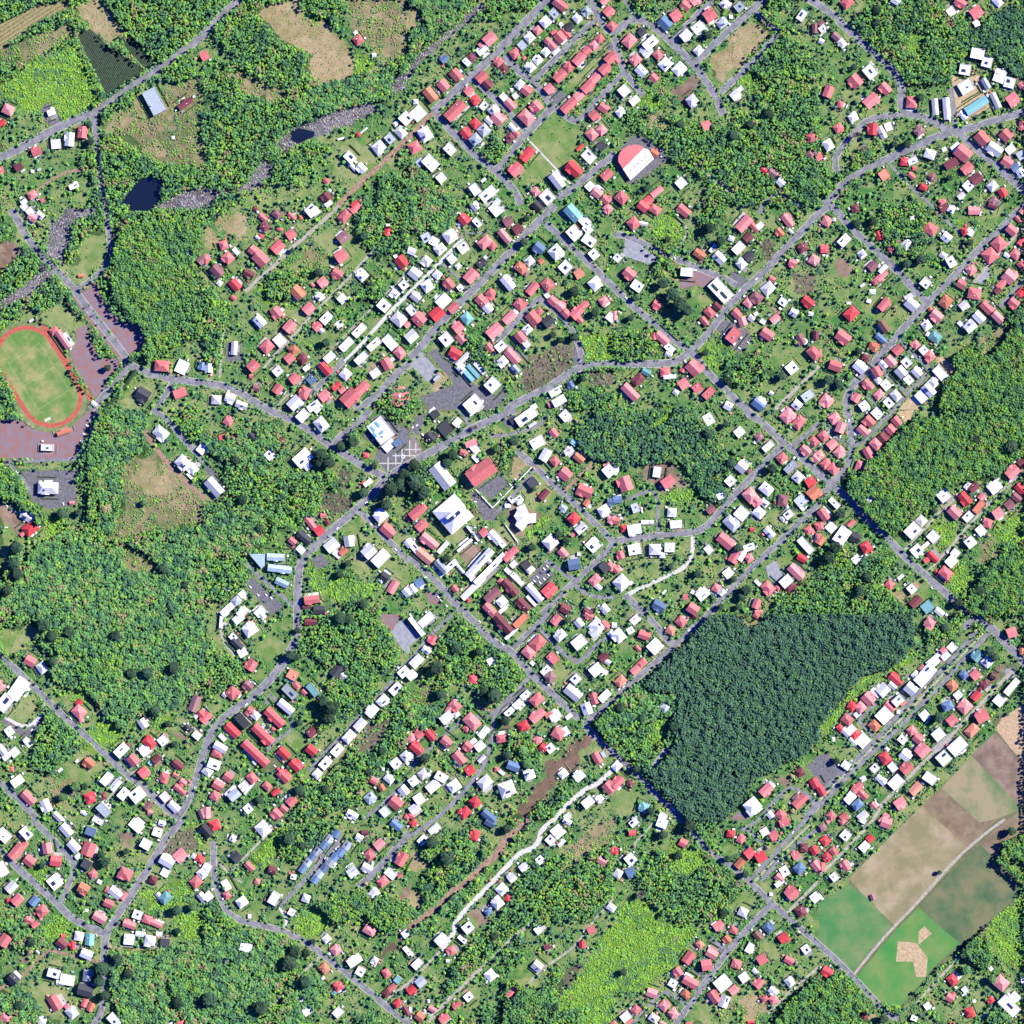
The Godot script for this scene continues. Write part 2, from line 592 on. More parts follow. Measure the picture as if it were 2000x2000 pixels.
func make_roads() -> void:
	var asphalt := toned(lin(0.085, 0.085, 0.097), lin(0.149, 0.149, 0.159), 31, .02, 60, 1.5)
	var pale := toned(lin(.25, .25, .23), lin(.34, .335, .31), 32, .03, 40)
	var earth := toned(lin(0.127, 0.078, 0.055), lin(0.223, 0.149, 0.112), 33, .03, 50)
	var lane := toned(lin(0.149, 0.142, 0.119), lin(0.252, 0.231, 0.193), 34, .03, 50)
	var verge := toned(lin(0.193, 0.193, 0.186), lin(0.297, 0.290, 0.267), 35, .05, 30)
	var mats := [asphalt, pale, earth, lane]
	var looks := ["grey asphalt road", "pale concrete lane", "brown dirt track", "narrow worn lane"]
	var names := ["road", "lane", "dirt_track", "lane"]
	for r in ROADS:
		var line := round_line(to_poly(r[3]))
		var t: int = r[0]
		var y: float = .16 + .02 * r[2]
		var o := thing(names[t], Vector3.ZERO)
		tag(o, "", "", "", "structure")
		part("carriageway", strip_mesh(line, r[1] * S * 1.0, y), mats[t], o)
		if t == 0 and r[1] > 9.0:
			part("pavement", strip_mesh(line, r[1] * S * 1.0 + 1.7, y - .075 - .001 * r[2]), verge, o)
		var k: int = int(r[3].size() / 4.0) * 2
		label_later(o, looks[t], "", "", r[3][k], r[3][k + 1])

func make_stadium() -> void:
	var a := Vector2(51, 697)
	var b := Vector2(100, 774)
	var d := (b - a).normalized()
	var n := Vector2(-d.y, d.x)
	var ring := func(rad: float, rev := false) -> PackedVector2Array:
		var p := PackedVector2Array()
		for i in 25: 
			var u := PI * i / 24.0
			p.append(b + (n * cos(u) + d * sin(u)) * rad)
		for i in 25:
			var u := PI * i / 24.0
			p.append(a + (-n * cos(u) - d * sin(u)) * rad)
		for i in p.size(): p[i] = (p[i] - Vector2(1000, 1000)) * S
		return p
	var track_m := toned(lin(0.198, 0.041, 0.030), lin(0.286, 0.077, 0.055), 51, .03, 40)
	var turf := toned(lin(0.061, 0.121, 0.028), lin(0.165, 0.160, 0.066), 52, .012, 130, 2.0)
	var surround := toned(lin(0.061, 0.105, 0.033), lin(0.138, 0.138, 0.072), 53, .02, 90)
	tag(part("sports_ground", sheet_mesh(ring.call(71.0), .095), surround, self), "grass verge round the running track", "", "", "structure")
	var t := thing("running_track", Vector3.ZERO)
	tag(t, "red oval running track round a grass pitch", "running track", "", "structure")
	part("oval", sheet_mesh(ring.call(61.5), .115), track_m, t)
	var st_line := PackedVector2Array([Vector2(-925, -378) * S, Vector2(-821, -219) * S])
	part("straight", strip_mesh(st_line, 10.5 * S, .125), track_m, t)
	var f := part("infield", sheet_mesh(ring.call(53.0), .14), turf, t)
	var white := plain(lin(.20, .26, .13))
	for k in [-.5, 0.0, .5]:
		var c: Vector2 = (a + b) * .5 + d * 108.0 * k - Vector2(1000, 1000)
		var e := PackedVector2Array([(c - n * 36.0) * S, (c + n * 36.0) * S])
		part("pitch_line", strip_mesh(e, .35, .15), white, f)
	for k in [-1.0, 1.0]:
		var c: Vector2 = (a + b) * .5 + n * 36.0 * k - Vector2(1000, 1000)
		part("pitch_line", strip_mesh(PackedVector2Array([(c - d * 54.0) * S, (c + d * 54.0) * S]), .35, .152), white, f)
	var bench := thing("sand_pit", pt(93, 819, .15), .45)
	tag(bench, "pale sand pit at the lower end of the track infield", "sand pit")
	part("sand", unit.box, plain(lin(0.330, 0.314, 0.248)), bench, Vector3.ZERO, Vector3(9, .12, 3.2))
	part("kerb", unit.box, plain(lin(0.275, 0.275, 0.264)), bench, Vector3.ZERO, Vector3(9.6, .08, 3.8))

# ---------------------------------------------------------------- houses
const ROOFS := [  # linear roof colours, in the order of the colour numbers in HOUSES
	[.58, .155, .16], [.60, .058, .07], [.17, .045, .06], [.50, .165, .10], [.52, .53, .54], [.30, .35, .40], [.042, .045, .055], [.10, .17, .29], [.15, .34, .36], [.14, .075, .055], [.30, .42, .52]]
const ROOF_WORDS := ["pale red", "bright red", "maroon", "orange", "white", "light grey", "charcoal", "blue-grey", "turquoise", "rusty brown", "light blue"]
const ROOF_NAMES := ["pale_red_roofed_house", "bright_red_roofed_house", "maroon_roofed_house", "orange_roofed_house", "white_roofed_house", "grey_roofed_house", "charcoal_roofed_house", "blue_grey_roofed_house", "turquoise_roofed_house", "brown_roofed_house", "light_blue_roofed_building"]
const FORMS := ["gabled", "hipped", "flat-topped"]
var roof_mats := []
var wall_mats := []
var extra := {}

func make_house_materials() -> void:
	var weather := grain(61, .03, .62)
	var stain := grain(62, .02, .80)
	for c in ROOFS:
		var row := []
		for v in 6:
			var k := .78 + .09 * v
			var w := .0 if v < 4 else .10 * (v - 3)
			var col := Color(c[0], c[1], c[2])
			col = Color(minf(.82, col.r * k), minf(.82, col.g * k), minf(.82, col.b * k)).lerp(Color(.45, .44, .43), w if c[0] > .15 else 0.0)
			row.append(plain(col.linear_to_srgb(), .75, stain if c[1] > .5 else weather, 16.0))
		roof_mats.append(row)
	for c in [[.52, .50, .46], [.44, .38, .29], [.47, .43, .36], [.38, .39, .40], [.48, .36, .26], [.32, .30, .27]]:
		wall_mats.append(plain(lin(c[0], c[1], c[2]), .9, stain, 9.0))
	extra.solar = plain(lin(.012, .022, .06), .25)
	extra.yard = [toned(lin(0.204, 0.198, 0.186), lin(0.288, 0.282, 0.264), 71, .04, 25), toned(lin(0.120, 0.114, 0.114), lin(0.192, 0.180, 0.174), 72, .04, 25), toned(lin(0.150, 0.096, 0.072), lin(0.228, 0.162, 0.120), 73, .04, 25), toned(lin(0.336, 0.330, 0.312), lin(0.408, 0.402, 0.378), 74, .04, 25)]
	extra.wall = plain(lin(0.330, 0.318, 0.282), .9, stain, 7.0)
	var hst := SurfaceTool.new()
	hst.begin(Mesh.PRIMITIVE_TRIANGLES)
	var hrr := RandomNumberGenerator.new()
	hrr.seed = 4
	for k in 9: crown_into(hst, hrr, Vector3(k * 1.2 - 4.8, .9, hrr.randf_range(-.15, .15)), Vector3(.95, 1.0, .8), 12, .35)
	hst.generate_normals()
	extra.hedge = hst.commit()
	extra.hedge_mat = plain(lin(0.024, 0.057, 0.024), .9)
	extra.hedge_mat.vertex_color_use_as_albedo = true
	extra.tank = plain(lin(0.420, 0.420, 0.420), .5)

func roof_part(o: Node3D, l: float, w: float, hgt: float, form: int, m: Material, at: Vector3, turn := 0.0) -> MeshInstance3D:
	var l2 := l + .7
	var w2 := w + .7
	if form == 2: return part("roof", unit.tray, m, o, at, Vector3(l + .1, .75, w + .1), turn)
	var rise := w2 * .5 * .55 + .1
	var mesh: Mesh = unit.gable if form == 0 else unit.hips[clampi(int((l / w - 1.0) * 5.0), 0, 4)]
	return part("roof", mesh, m, o, at, Vector3(l2, rise, w2), turn)

func build_house(o: Node3D, i: int, hr: RandomNumberGenerator) -> void:
	var l: float = HOUSES[i + 2] * S
	var w: float = HOUSES[i + 3] * S
	var col := int(HOUSES[i + 5])
	var form := int(HOUSES[i + 6])
	var hgt: float = HOUSES[i + 7]
	var big := l * w > 60.0
	part("wall", unit.box, wall_mats[hr.randi() % wall_mats.size()], o, Vector3.ZERO, Vector3(l, hgt, w))
	var m: Material = roof_mats[col][hr.randi() % 6]
	var rf := roof_part(o, l, w, hgt, form, m, Vector3(0, hgt, 0))
	if big and form != 2 and hr.randf() < .45:  # a wing across the ridge, as most of the larger houses show
		var wl := w * hr.randf_range(.55, .8)
		var wx := l * hr.randf_range(-.25, .25)
		var s := 1.0 if hr.randf() < .5 else -1.0
		var reach := hr.randf_range(1.2, 2.4)
		var ang := PI / 2
		var wing := part("wing", unit.box, wall_mats[hr.randi() % wall_mats.size()], o, Vector3(wx, 0, s * (w * .5 + reach * .5 - .2)), Vector3(wl, hgt - .25, reach))
		wing.name = "wing"
		var rise := (wl + .6) * .5 * .38
		part("wing_roof", unit.gable, m, o, Vector3(wx, hgt - .25, s * (w * .25 + reach * .5)), Vector3(w * .5 + reach + .6, rise, wl + .6), ang)
	if big and (col == 4 or col == 5) and hr.randf() < .45:
		var at := Vector3(l * hr.randf_range(-.2, .2), hgt + (.38 if form == 2 else w * .16), w * hr.randf_range(-.2, .2))
		part("solar_panel", unit.box, extra.solar, o, at, Vector3(hr.randf_range(2.2, l * .4), .3 if form == 2 else 1.0, hr.randf_range(1.6, w * .35)))
	elif big and hr.randf() < .3:
		part("water_heater", unit.box, extra.tank, o, Vector3(l * hr.randf_range(-.3, .3), hgt + w * .1, w * hr.randf_range(-.3, .3)), Vector3(1.6, .8 + w * .06, 1.0))
	if big and hr.randf() < .7:  # paved yard, kept where no neighbour or road stands
		var s := 1.0 if hr.randf() < .5 else -1.0
		var yw := hr.randf_range(3.0, 7.0)
		var c: Vector2 = Vector2(HOUSES[i], HOUSES[i + 1]) + Vector2.from_angle(deg_to_rad(HOUSES[i + 4])).orthogonal() * -s * (HOUSES[i + 3] * .5 + yw * .5 / S + 1.5)
		if not blocked(c.x, c.y):
			part("paved_yard", unit.box, extra.yard[hr.randi() % 4], o, Vector3(l * hr.randf_range(-.15, .15), 0, s * (w + yw) * .5), Vector3(l * hr.randf_range(.5, 1.05), .10 + .02 * hr.randf(), yw))
	if big and hr.randf() < .85:  # lean-to or store in the yard
		for k in 1 + hr.randi() % 3:
			var a := hr.randf() * TAU
			var q := Vector2(cos(a) * (l * .5 + hr.randf_range(2.5, 6)), sin(a) * (w * .5 + hr.randf_range(2.5, 6)))
			var c: Vector2 = Vector2(HOUSES[i], HOUSES[i + 1]) + q.rotated(deg_to_rad(HOUSES[i + 4])) / S
			if not blocked(c.x, c.y) and absf(q.x) + absf(q.y) > l * .5 + 2.0:
				var sz := Vector3(hr.randf_range(1.5, 4), hr.randf_range(1.8, 2.5), hr.randf_range(1.4, 3))
				part("lean_to", unit.box, wall_mats[hr.randi() % 6], o, Vector3(q.x, 0, q.y), sz)
				part("lean_to_roof", unit.gable, roof_mats[[4, 4, 5, 4, 0, 6, 4][hr.randi() % 7]][hr.randi() % 6], o, Vector3(q.x, sz.y, q.y), Vector3(sz.x + .3, .3, sz.z + .3))
	if big and hr.randf() < .6:  # clipped hedge along the plot edge
		for k in 2:
			var s := 1.0 if k == 0 else -1.0
			var off := w * .5 + hr.randf_range(4.0, 8.0)
			var c: Vector2 = Vector2(HOUSES[i], HOUSES[i + 1]) + Vector2.from_angle(deg_to_rad(HOUSES[i + 4] + 90.0)) * s * off / S
			if not blocked(c.x, c.y):
				part("hedge", extra.hedge, extra.hedge_mat, o, Vector3(hr.randf_range(-3, 3), 0, s * off), Vector3(l * hr.randf_range(.08, .15), hr.randf_range(.8, 1.3), hr.randf_range(.8, 1.3)))
	if big and hr.randf() < .5:  # low boundary wall
		for k in 2:
			var s := 1.0 if k == 0 else -1.0
			var off := l * .5 + hr.randf_range(3.0, 5.5)
			var c: Vector2 = Vector2(HOUSES[i], HOUSES[i + 1]) + Vector2.from_angle(deg_to_rad(HOUSES[i + 4])) * s * off / S
			if not blocked(c.x, c.y):
				part("boundary_wall", unit.box, extra.wall, o, Vector3(s * off, 0, hr.randf_range(-3, 3)), Vector3(.3, 1.3, w * hr.randf_range(1.0, 1.7)))

func make_houses() -> void:
	make_house_materials()
	var hr := RandomNumberGenerator.new()
	hr.seed = 77
	var kept := {}
	var made := {}
	var rest := thing("small_houses", Vector3.ZERO)
	var rest_tools := {}
	var n := int(HOUSES.size() / 9.0)
	for k in n:  # HOUSES runs from the largest to the smallest
		var i := k * 9
		var par := int(HOUSES[i + 8])
		var col := int(HOUSES[i + 5])
		var form := int(HOUSES[i + 6])
		var at := pt(HOUSES[i], HOUSES[i + 1])
		var turn := -deg_to_rad(HOUSES[i + 4])
		if par >= 0:
			if not made.has(par): 
				add_to_rest(rest_tools, i, hr)
				continue
			var host: Node3D = made[par]
			var a := part("annex", unit.box, wall_mats[hr.randi() % wall_mats.size()], host, host.to_local(at), Vector3(HOUSES[i + 2] * S, HOUSES[i + 7], HOUSES[i + 3] * S), turn - host.rotation.y)
			var rf := roof_part(host, HOUSES[i + 2] * S - .3, HOUSES[i + 3] * S - .3, 0, form, roof_mats[col][hr.randi() % 6], host.to_local(at) + Vector3(0, HOUSES[i + 7] + .013, 0), turn - host.rotation.y)
			rf.name = "annex_roof"
			continue
		var l: float = HOUSES[i + 2] * S
		var w: float = HOUSES[i + 3] * S
		var small := l * w < 34.0
		var called: String = ROOF_NAMES[col]
		if col == 4: called = "white_flat_roofed_house" if form == 2 else "white_pitched_roof_house"
		if col == 0 and form == 1: called = "pale_red_hipped_house"
		if small: called = "shed"
		kept[called] = kept.get(called, 0) + 1
		if kept[called] > 300:
			add_to_rest(rest_tools, i, hr)
			continue
		var o := thing(called, at, turn)
		made[k] = o
		build_house(o, i, hr)
		var what := "shed" if small else ("terrace" if l / w > 2.2 else ("building" if l * w > 330 else "house"))
		var look := "%s-roofed %s %s" % [ROOF_WORDS[col], FORMS[form], what]
		if not small and l * w > 170 and l * w <= 330: look = "large " + look
		elif not small and l * w < 75: look = "small " + look
		label_later(o, look, what, "%s-roofed %ss of the town" % [ROOF_WORDS[col], what], HOUSES[i], HOUSES[i + 1])
	for key in rest_tools:
		var st: SurfaceTool = rest_tools[key][0]
		part(rest_tools[key][2], st.commit(), rest_tools[key][1], rest)
	if rest_tools.is_empty(): rest.free()
	else: tag(rest, "smallest white and pale red roofed houses scattered over the town", "houses", "", "stuff")

func add_to_rest(tools: Dictionary, i: int, hr: RandomNumberGenerator) -> void:
	var l: float = HOUSES[i + 2] * S
	var w: float = HOUSES[i + 3] * S
	var col := int(HOUSES[i + 5])
	var form := int(HOUSES[i + 6])
	var hgt: float = HOUSES[i + 7]
	var b := Basis(Vector3.UP, -deg_to_rad(HOUSES[i + 4]))
	var at := pt(HOUSES[i], HOUSES[i + 1])
	for q in 2:
		var v := hr.randi() % 6
		var key := "w%d" % v if q == 0 else "r%d_%d" % [col, v]
		if not tools.has(key):
			var st := SurfaceTool.new()
			st.begin(Mesh.PRIMITIVE_TRIANGLES)
			tools[key] = [st, wall_mats[v] if q == 0 else roof_mats[col][v], "walls" if q == 0 else "roofs"]
		if q == 0: tools[key][0].append_from(unit.box, 0, Transform3D(b * Basis.from_scale(Vector3(l, hgt, w)), at))
		elif form == 2: tools[key][0].append_from(unit.tray, 0, Transform3D(b * Basis.from_scale(Vector3(l + .1, .75, w + .1)), at + Vector3(0, hgt, 0)))
		else: tools[key][0].append_from(unit.gable if form == 0 else unit.hips[1], 0, Transform3D(b * Basis.from_scale(Vector3(l + .7, w * .29 + .1, w + .7)), at + Vector3(0, hgt, 0)))

# ---------------------------------------------------------------- special buildings
func prism(pts: Array, y0: float, y1: float, apex := Vector2.INF, rise := 0.0) -> ArrayMesh:
	var poly := to_poly(pts)
	var mid := Vector2.ZERO
	for p in poly: mid += p / poly.size()
	var st := SurfaceTool.new()
	st.begin(Mesh.PRIMITIVE_TRIANGLES)
	var n := poly.size()
	for i in n:
		var a := poly[i]
		var b := poly[(i + 1) % n]
		add_face(st, [Vector3(a.x, y0, a.y), Vector3(b.x, y0, b.y), Vector3(b.x, y1, b.y), Vector3(a.x, y1, a.y)], Vector3(mid.x, (y0 + y1) * .5, mid.y))
		if apex != Vector2.INF:
			var q := Vector2((apex.x - 1000) * S, (apex.y - 1000) * S)
			add_face(st, [Vector3(a.x, y1, a.y), Vector3(b.x, y1, b.y), Vector3(q.x, y1 + rise, q.y)], Vector3(mid.x, y0, mid.y))
	if apex == Vector2.INF:
		var idx := Geometry2D.triangulate_polygon(poly)
		for k in range(0, idx.size(), 3):
			var f := []
			for e in 3: f.append(Vector3(poly[idx[k + e]].x, y1, poly[idx[k + e]].y))
			add_face(st, f, Vector3(mid.x, y0 - 50, mid.y))
	st.generate_normals()
	return st.commit()

func scaled_pts(pts: Array, cx: float, cy: float, k: float) -> Array:
	var out := []
	for i in range(0, pts.size(), 2):
		out.append(cx + (pts[i] - cx) * k)
		out.append(cy + (pts[i + 1] - cy) * k)
	return out

func make_landmarks() -> void:
	var white: Material = roof_mats[4][3]
	var wall: Material = wall_mats[0]
	# star-shaped church
	var star := []
	for v in [1045, 890, 1200, 820, 1280, 1000, 1420, 995, 1410, 1165, 1265, 1185, 1155, 1330, 1025, 1215, 1060, 1130, 1000, 1045, 1060, 940]: star.append(900 + v * .1035)
	var o := thing("church", Vector3.ZERO)
	part("wall", prism(scaled_pts(star, 1025, 1010, .95), 0, 8.5), wall, o)
	part("roof", prism(star, 8.5, 9.1, Vector2(1025.5, 1009), 4.5), roof_mats[4][5], o)
	tag(o, "white star-shaped church with folded roof on a brown earth plot", "church")
	# great hall with hipped roof and sunken court
	o = thing("theatre", pt(885, 1004), -deg_to_rad(50))
	part("wall", unit.box, wall, o, Vector3.ZERO, Vector3(42, 9, 40))
	part("roof", unit.hips[0], white, o, Vector3(0, 9, 0), Vector3(43.5, 10, 41.5))
	part("skylight", unit.box, extra.solar, o, Vector3(2, 9, 0), Vector3(9, 9.2, 20))
	part("roof_house", unit.box, white, o, Vector3(-1, 9, 0), Vector3(4, 10.2, 22))
	tag(o, "big white hipped theatre with dark skylight left of the star-shaped church", "theatre")
	# round hall: ten roof segments, pale and red by turns
	o = thing("round_hall", pt(780, 774))
	var seg_n := 10
	var rad := 21.0 * S
	var cyl := CylinderMesh.new()
	cyl.top_radius = rad - .5
	cyl.bottom_radius = rad - .5
	cyl.height = 5
	cyl.radial_segments = 10
	part("wall", cyl, wall, o, Vector3(0, 2.5, 0))
	for i in seg_n:
		var a := TAU * i / seg_n
		var b := TAU * (i + 1) / seg_n
		var seg := solid([[Vector3(cos(a) * rad, 5, sin(a) * rad), Vector3(cos(b) * rad, 5, sin(b) * rad), Vector3(cos(b) * 2.2, 9.5, sin(b) * 2.2), Vector3(cos(a) * 2.2, 9.5, sin(a) * 2.2)], [Vector3(cos(a) * rad, 4.8, sin(a) * rad), Vector3(cos(b) * rad, 4.8, sin(b) * rad), Vector3(0, 4.8, 0)]])
		part("roof_segment", seg, roof_mats[0][(i * 2) % 6], o)
	var cap := CylinderMesh.new()
	cap.top_radius = .3
	cap.bottom_radius = 2.4
	cap.height = 1.6
	cap.radial_segments = 10
	part("lantern", cap, plain(lin(.35, .38, .42)), o, Vector3(0, 10.2, 0))
	tag(o, "round hall with ten-sided red and white roof beside the boulevard", "hall")
	# half-round cinema
	var fan := []
	for v in [36, 1530, 34, 1490, 46, 1450, 75, 1415, 120, 1388, 180, 1370, 235, 1374, 278, 1400, 80, 1600]: fan.append(v * .207)
	for i in range(0, fan.size(), 2): fan[i] += 1200
	o = thing("cinema", Vector3.ZERO)
	part("wall", prism(scaled_pts(fan, 1232, 307, .97), 0, 8), wall, o)
	part("roof", prism(fan, 8, 8.6, Vector2(1236, 311), 1.2), roof_mats[0][2], o)
	var hall := [1216.6, 331.0, 1257.5, 290.0, 1267, 294, 1277, 311, 1231, 353]
	part("white_wall", prism(scaled_pts(hall, 1246, 318, .97), 0, 6), wall, o)
	part("white_roof", prism(hall, 6, 6.6), white, o)
	for k in 5: part("skylight", unit.box, extra.solar, o, pt(1232 + k * 7, 333 - k * 6.4, 6.6), Vector3(1.6, .4, 1.6), .7)
	tag(o, "half-round red-roofed cinema with a long white hall behind", "cinema")
	# blue slate triangle of the school
	var tri := []
	for v in [420, 1362, 572, 1362, 568, 1470, 540, 1500]: tri.append(v * .207)
	for i in range(0, 8, 2):
		tri[i] += 400
		tri[i + 1] += 800
	o = thing("school_hall", Vector3.ZERO)
	part("wall", prism(scaled_pts(tri, 508, 1092, .95), 0, 7), wall, o)
	part("roof", prism(tri, 7, 7.6), roof_mats[10][2], o)
	tag(o, "triangular light blue roofed school hall by the curving road", "school")
	# blue panels of the town hall, dark roof lights of the store
	for q in [[728, 838, 12, 5, 50], [737, 829, 12, 5, 50], [745, 845, 9, 5, -42], [732, 850, 11, 5, 50]]:
		o = thing("roof_panel", pt(q[0], q[1], 7.1), -deg_to_rad(q[4]))
		part("panel", unit.box, plain(lin(.07, .20, .42), .35), o, Vector3.ZERO, Vector3(q[2] * S, .35, q[3] * S))
		part("frame", unit.box, plain(lin(.5, .5, .5)), o, Vector3.ZERO, Vector3(q[2] * S + .3, .15, q[3] * S + .3))
		label_later(o, "blue panel on the white town hall roof", "solar panel", "town hall roof panels", q[0], q[1])
	for q in [[1395.5, 562], [1413, 577]]:
		o = thing("skylight", pt(q[0], q[1], 7.0), -deg_to_rad(47))
		part("pane", unit.box, plain(lin(.015, .03, .035), .2), o, Vector3.ZERO, Vector3(13, .35, 4.5))
		part("frame", unit.box, plain(lin(.55, .57, .57)), o, Vector3.ZERO, Vector3(13.6, .15, 5.1))
		label_later(o, "dark skylight on the white store roof", "skylight", "store skylights", q[0], q[1])
	for q in [[1039, 912, 963, 991], [929, 956, 962, 992], [985, 1022, 1012, 1060]]:
		var a := pt(q[0], q[1])
		var b := pt(q[2], q[3])
		o = thing("site_wall", (a + b) * .5, -atan2(b.z - a.z, b.x - a.x))
		part("wall", unit.box, white, o, Vector3.ZERO, Vector3(a.distance_to(b), 2.4, .9))
		part("coping", unit.box, roof_mats[4][4], o, Vector3(0, 2.4, 0), Vector3(a.distance_to(b) + .2, .15, 1.3))
		label_later(o, "long thin white wall", "wall", "", (q[0] + q[2]) * .5, (q[1] + q[3]) * .5)
	# town square paths
	var path_m := toned(lin(.22, .21, .19), lin(.30, .28, .26), 81, .05, 20)
	o = thing("square_paths", Vector3.ZERO)
	tag(o, "white crossing paths of the town square", "", "", "structure")
	var base := [[758, 893, 758, 921], [740, 905, 785, 905], [773, 885, 773, 908], [785, 875, 785, 903], [766, 890, 812, 890], [800, 860, 800, 893], [790, 878, 822, 878], [812, 865, 812, 885]]
	var e := 0
	for q in base:
		part("path", strip_mesh(to_poly(q), 1.8, .11 + .008 * e), path_m, o)
		e += 1
	# helipad-like white platform and its path
	o = thing("fountain_ring", pt(787, 892, 0))
	tag(o, "small white ring basin in the town square", "basin")
	var tor := TorusMesh.new()
	tor.inner_radius = 1.8
	tor.outer_radius = 3.0
	tor.rings = 20
	tor.ring_segments = 8
	part("rim", tor, white, o, Vector3(0, .4, 0))
	var disc := CylinderMesh.new()
	disc.top_radius = 2.0
	disc.bottom_radius = 2.0
	disc.height = .5
	part("bowl", disc, plain(lin(.2, .2, .2)), o, Vector3(0, .25, 0))

# ---------------------------------------------------------------- trees, hedges, cars
const LEAF := [[.017, .043, .022], [.05, .115, .035], [.24, .21, .19]]
func make_trees() -> void:
	var crowns := []
	for k in 4: crowns.append(plant_mesh("crown", 300 + k, 230, .2))
	var bare := plant_mesh("bare", 310, 420, .1)
	var bark := plain(lin(.12, .09, .07))
	var trunk := CylinderMesh.new()
	trunk.top_radius = .6
	trunk.bottom_radius = 1.0
	trunk.height = 1.0
	trunk.radial_segments = 7
	var mats := []
	for kind in 3:
		var row := []
		for v in 5:
			var m := plain(Color.WHITE, .8)
			var c: Array = LEAF[kind]
			var k := .75 + .14 * v
			m.albedo_color = lin(c[0] * k * (1.0 + .06 * (v % 3)), c[1] * k, c[2] * k)
			m.vertex_color_use_as_albedo = true
			row.append(m)
		mats.append(row)
	var tr := RandomNumberGenerator.new()
	tr.seed = 5
	for i in range(0, TREES.size(), 4):
		var r: float = TREES[i + 2] * S * .74
		var kind := int(TREES[i + 3])
		var o := thing(["dark_tree", "green_tree", "bare_tree"][kind], pt(TREES[i], TREES[i + 1]), tr.randf() * TAU)
		var h := r * tr.randf_range(1.0, 1.4)
		if kind == 2:
			part("trunk", trunk, bark, o, Vector3(0, h * .3, 0), Vector3(.25, h * .6, .25))
			part("crown", bare, mats[2][tr.randi() % 5], o, Vector3(0, h * .1, 0), Vector3(r, r * 1.1, r))
		else:
			part("trunk", trunk, bark, o, Vector3(0, h * .5, 0), Vector3(r * .09, h, r * .09))
			part("crown", crowns[tr.randi() % 4], mats[kind][tr.randi() % 5], o, Vector3(0, h + r * .35, 0), Vector3(r, r * tr.randf_range(.9, 1.15), r) * 1.05)
		label_later(o, ["broad dark green tree", "rounded mid green tree", "leafless grey-brown tree"][kind], "tree", "trees standing out in the town", TREES[i], TREES[i + 1])
	for q in HEDGES:
		var line := to_poly(q[1])
		var st := SurfaceTool.new()
		st.begin(Mesh.PRIMITIVE_TRIANGLES)
		var w: float = q[0] * S * .5
		for j in line.size() - 1:
			var n := int(line[j].distance_to(line[j + 1]) / (w * .8)) + 1
			for k in n:
				var p := line[j].lerp(line[j + 1], float(k) / n)
				crown_into(st, tr, Vector3(p.x, w * 1.2, p.y), Vector3(w, w * 1.3, w) * tr.randf_range(.9, 1.15), 30, w * .3)
		st.generate_normals()
		var o := thing("hedge", Vector3.ZERO)
		part("foliage", st.commit(), mats[0][2], o)
		label_later(o, "tall dark straight hedge", "hedge", "", q[1][2], q[1][3])

func make_cars() -> void:
	var paint := [plain(lin(.72, .73, .74), .3), plain(lin(.05, .05, .06), .3), plain(lin(.05, .12, .3), .3)]
	for m in paint:
		m.clearcoat_enabled = true
		m.clearcoat = .6
	var glass := plain(lin(.02, .025, .03), .15)
	var tyre := plain(lin(.02, .02, .02), .9)
	var body := solid([[Vector3(-2.1, .35, -.85), Vector3(2.1, .35, -.85), Vector3(2.1, .35, .85), Vector3(-2.1, .35, .85)], [Vector3(-2.05, .9, -.8), Vector3(2.0, .8, -.8), Vector3(2.0, .8, .8), Vector3(-2.05, .9, .8)], [Vector3(-2.1, .35, -.85), Vector3(2.1, .35, -.85), Vector3(2.0, .8, -.8), Vector3(-2.05, .9, -.8)], [Vector3(-2.1, .35, .85), Vector3(2.1, .35, .85), Vector3(2.0, .8, .8), Vector3(-2.05, .9, .8)], [Vector3(-2.1, .35, -.85), Vector3(-2.1, .35, .85), Vector3(-2.05, .9, .8), Vector3(-2.05, .9, -.8)], [Vector3(2.1, .35, -.85), Vector3(2.1, .35, .85), Vector3(2.0, .8, .8), Vector3(2.0, .8, -.8)]])
	var cabin := solid([[Vector3(-1.6, .88, -.76), Vector3(1.0, .82, -.76), Vector3(.4, 1.4, -.62), Vector3(-1.25, 1.4, -.62)], [Vector3(-1.6, .88, .76), Vector3(1.0, .82, .76), Vector3(.4, 1.4, .62), Vector3(-1.25, 1.4, .62)], [Vector3(-1.6, .88, -.76), Vector3(-1.6, .88, .76), Vector3(-1.25, 1.4, .62), Vector3(-1.25, 1.4, -.62)], [Vector3(1.0, .82, -.76), Vector3(1.0, .82, .76), Vector3(.4, 1.4, .62), Vector3(.4, 1.4, -.62)], [Vector3(-1.25, 1.4, -.62), Vector3(.4, 1.4, -.62), Vector3(.4, 1.4, .62), Vector3(-1.25, 1.4, .62)]])
	var wheel := CylinderMesh.new()
	wheel.top_radius = .32
	wheel.bottom_radius = .32
	wheel.height = .2
	wheel.radial_segments = 10
	for i in range(0, CARS.size(), 4):
		var c := int(CARS[i + 3])
		var o := thing("parked_car", pt(CARS[i], CARS[i + 1], .26), -deg_to_rad(CARS[i + 2]))
		part("body", body, paint[c], o)
		part("cabin", cabin, glass, o)
		part("car_roof", unit.box, paint[c], o, Vector3(-.42, 1.4, 0), Vector3(1.6, .05, 1.2))
		for s in [[-1.3, -.8], [-1.3, .8], [1.3, -.8], [1.3, .8]]:
			var wn := part("wheel", wheel, tyre, o, Vector3(s[0], .32, s[1]))
			wn.rotation.x = PI / 2
		label_later(o, ["white car", "black car", "blue car"][c], "car", "cars parked about the town", CARS[i], CARS[i + 1])

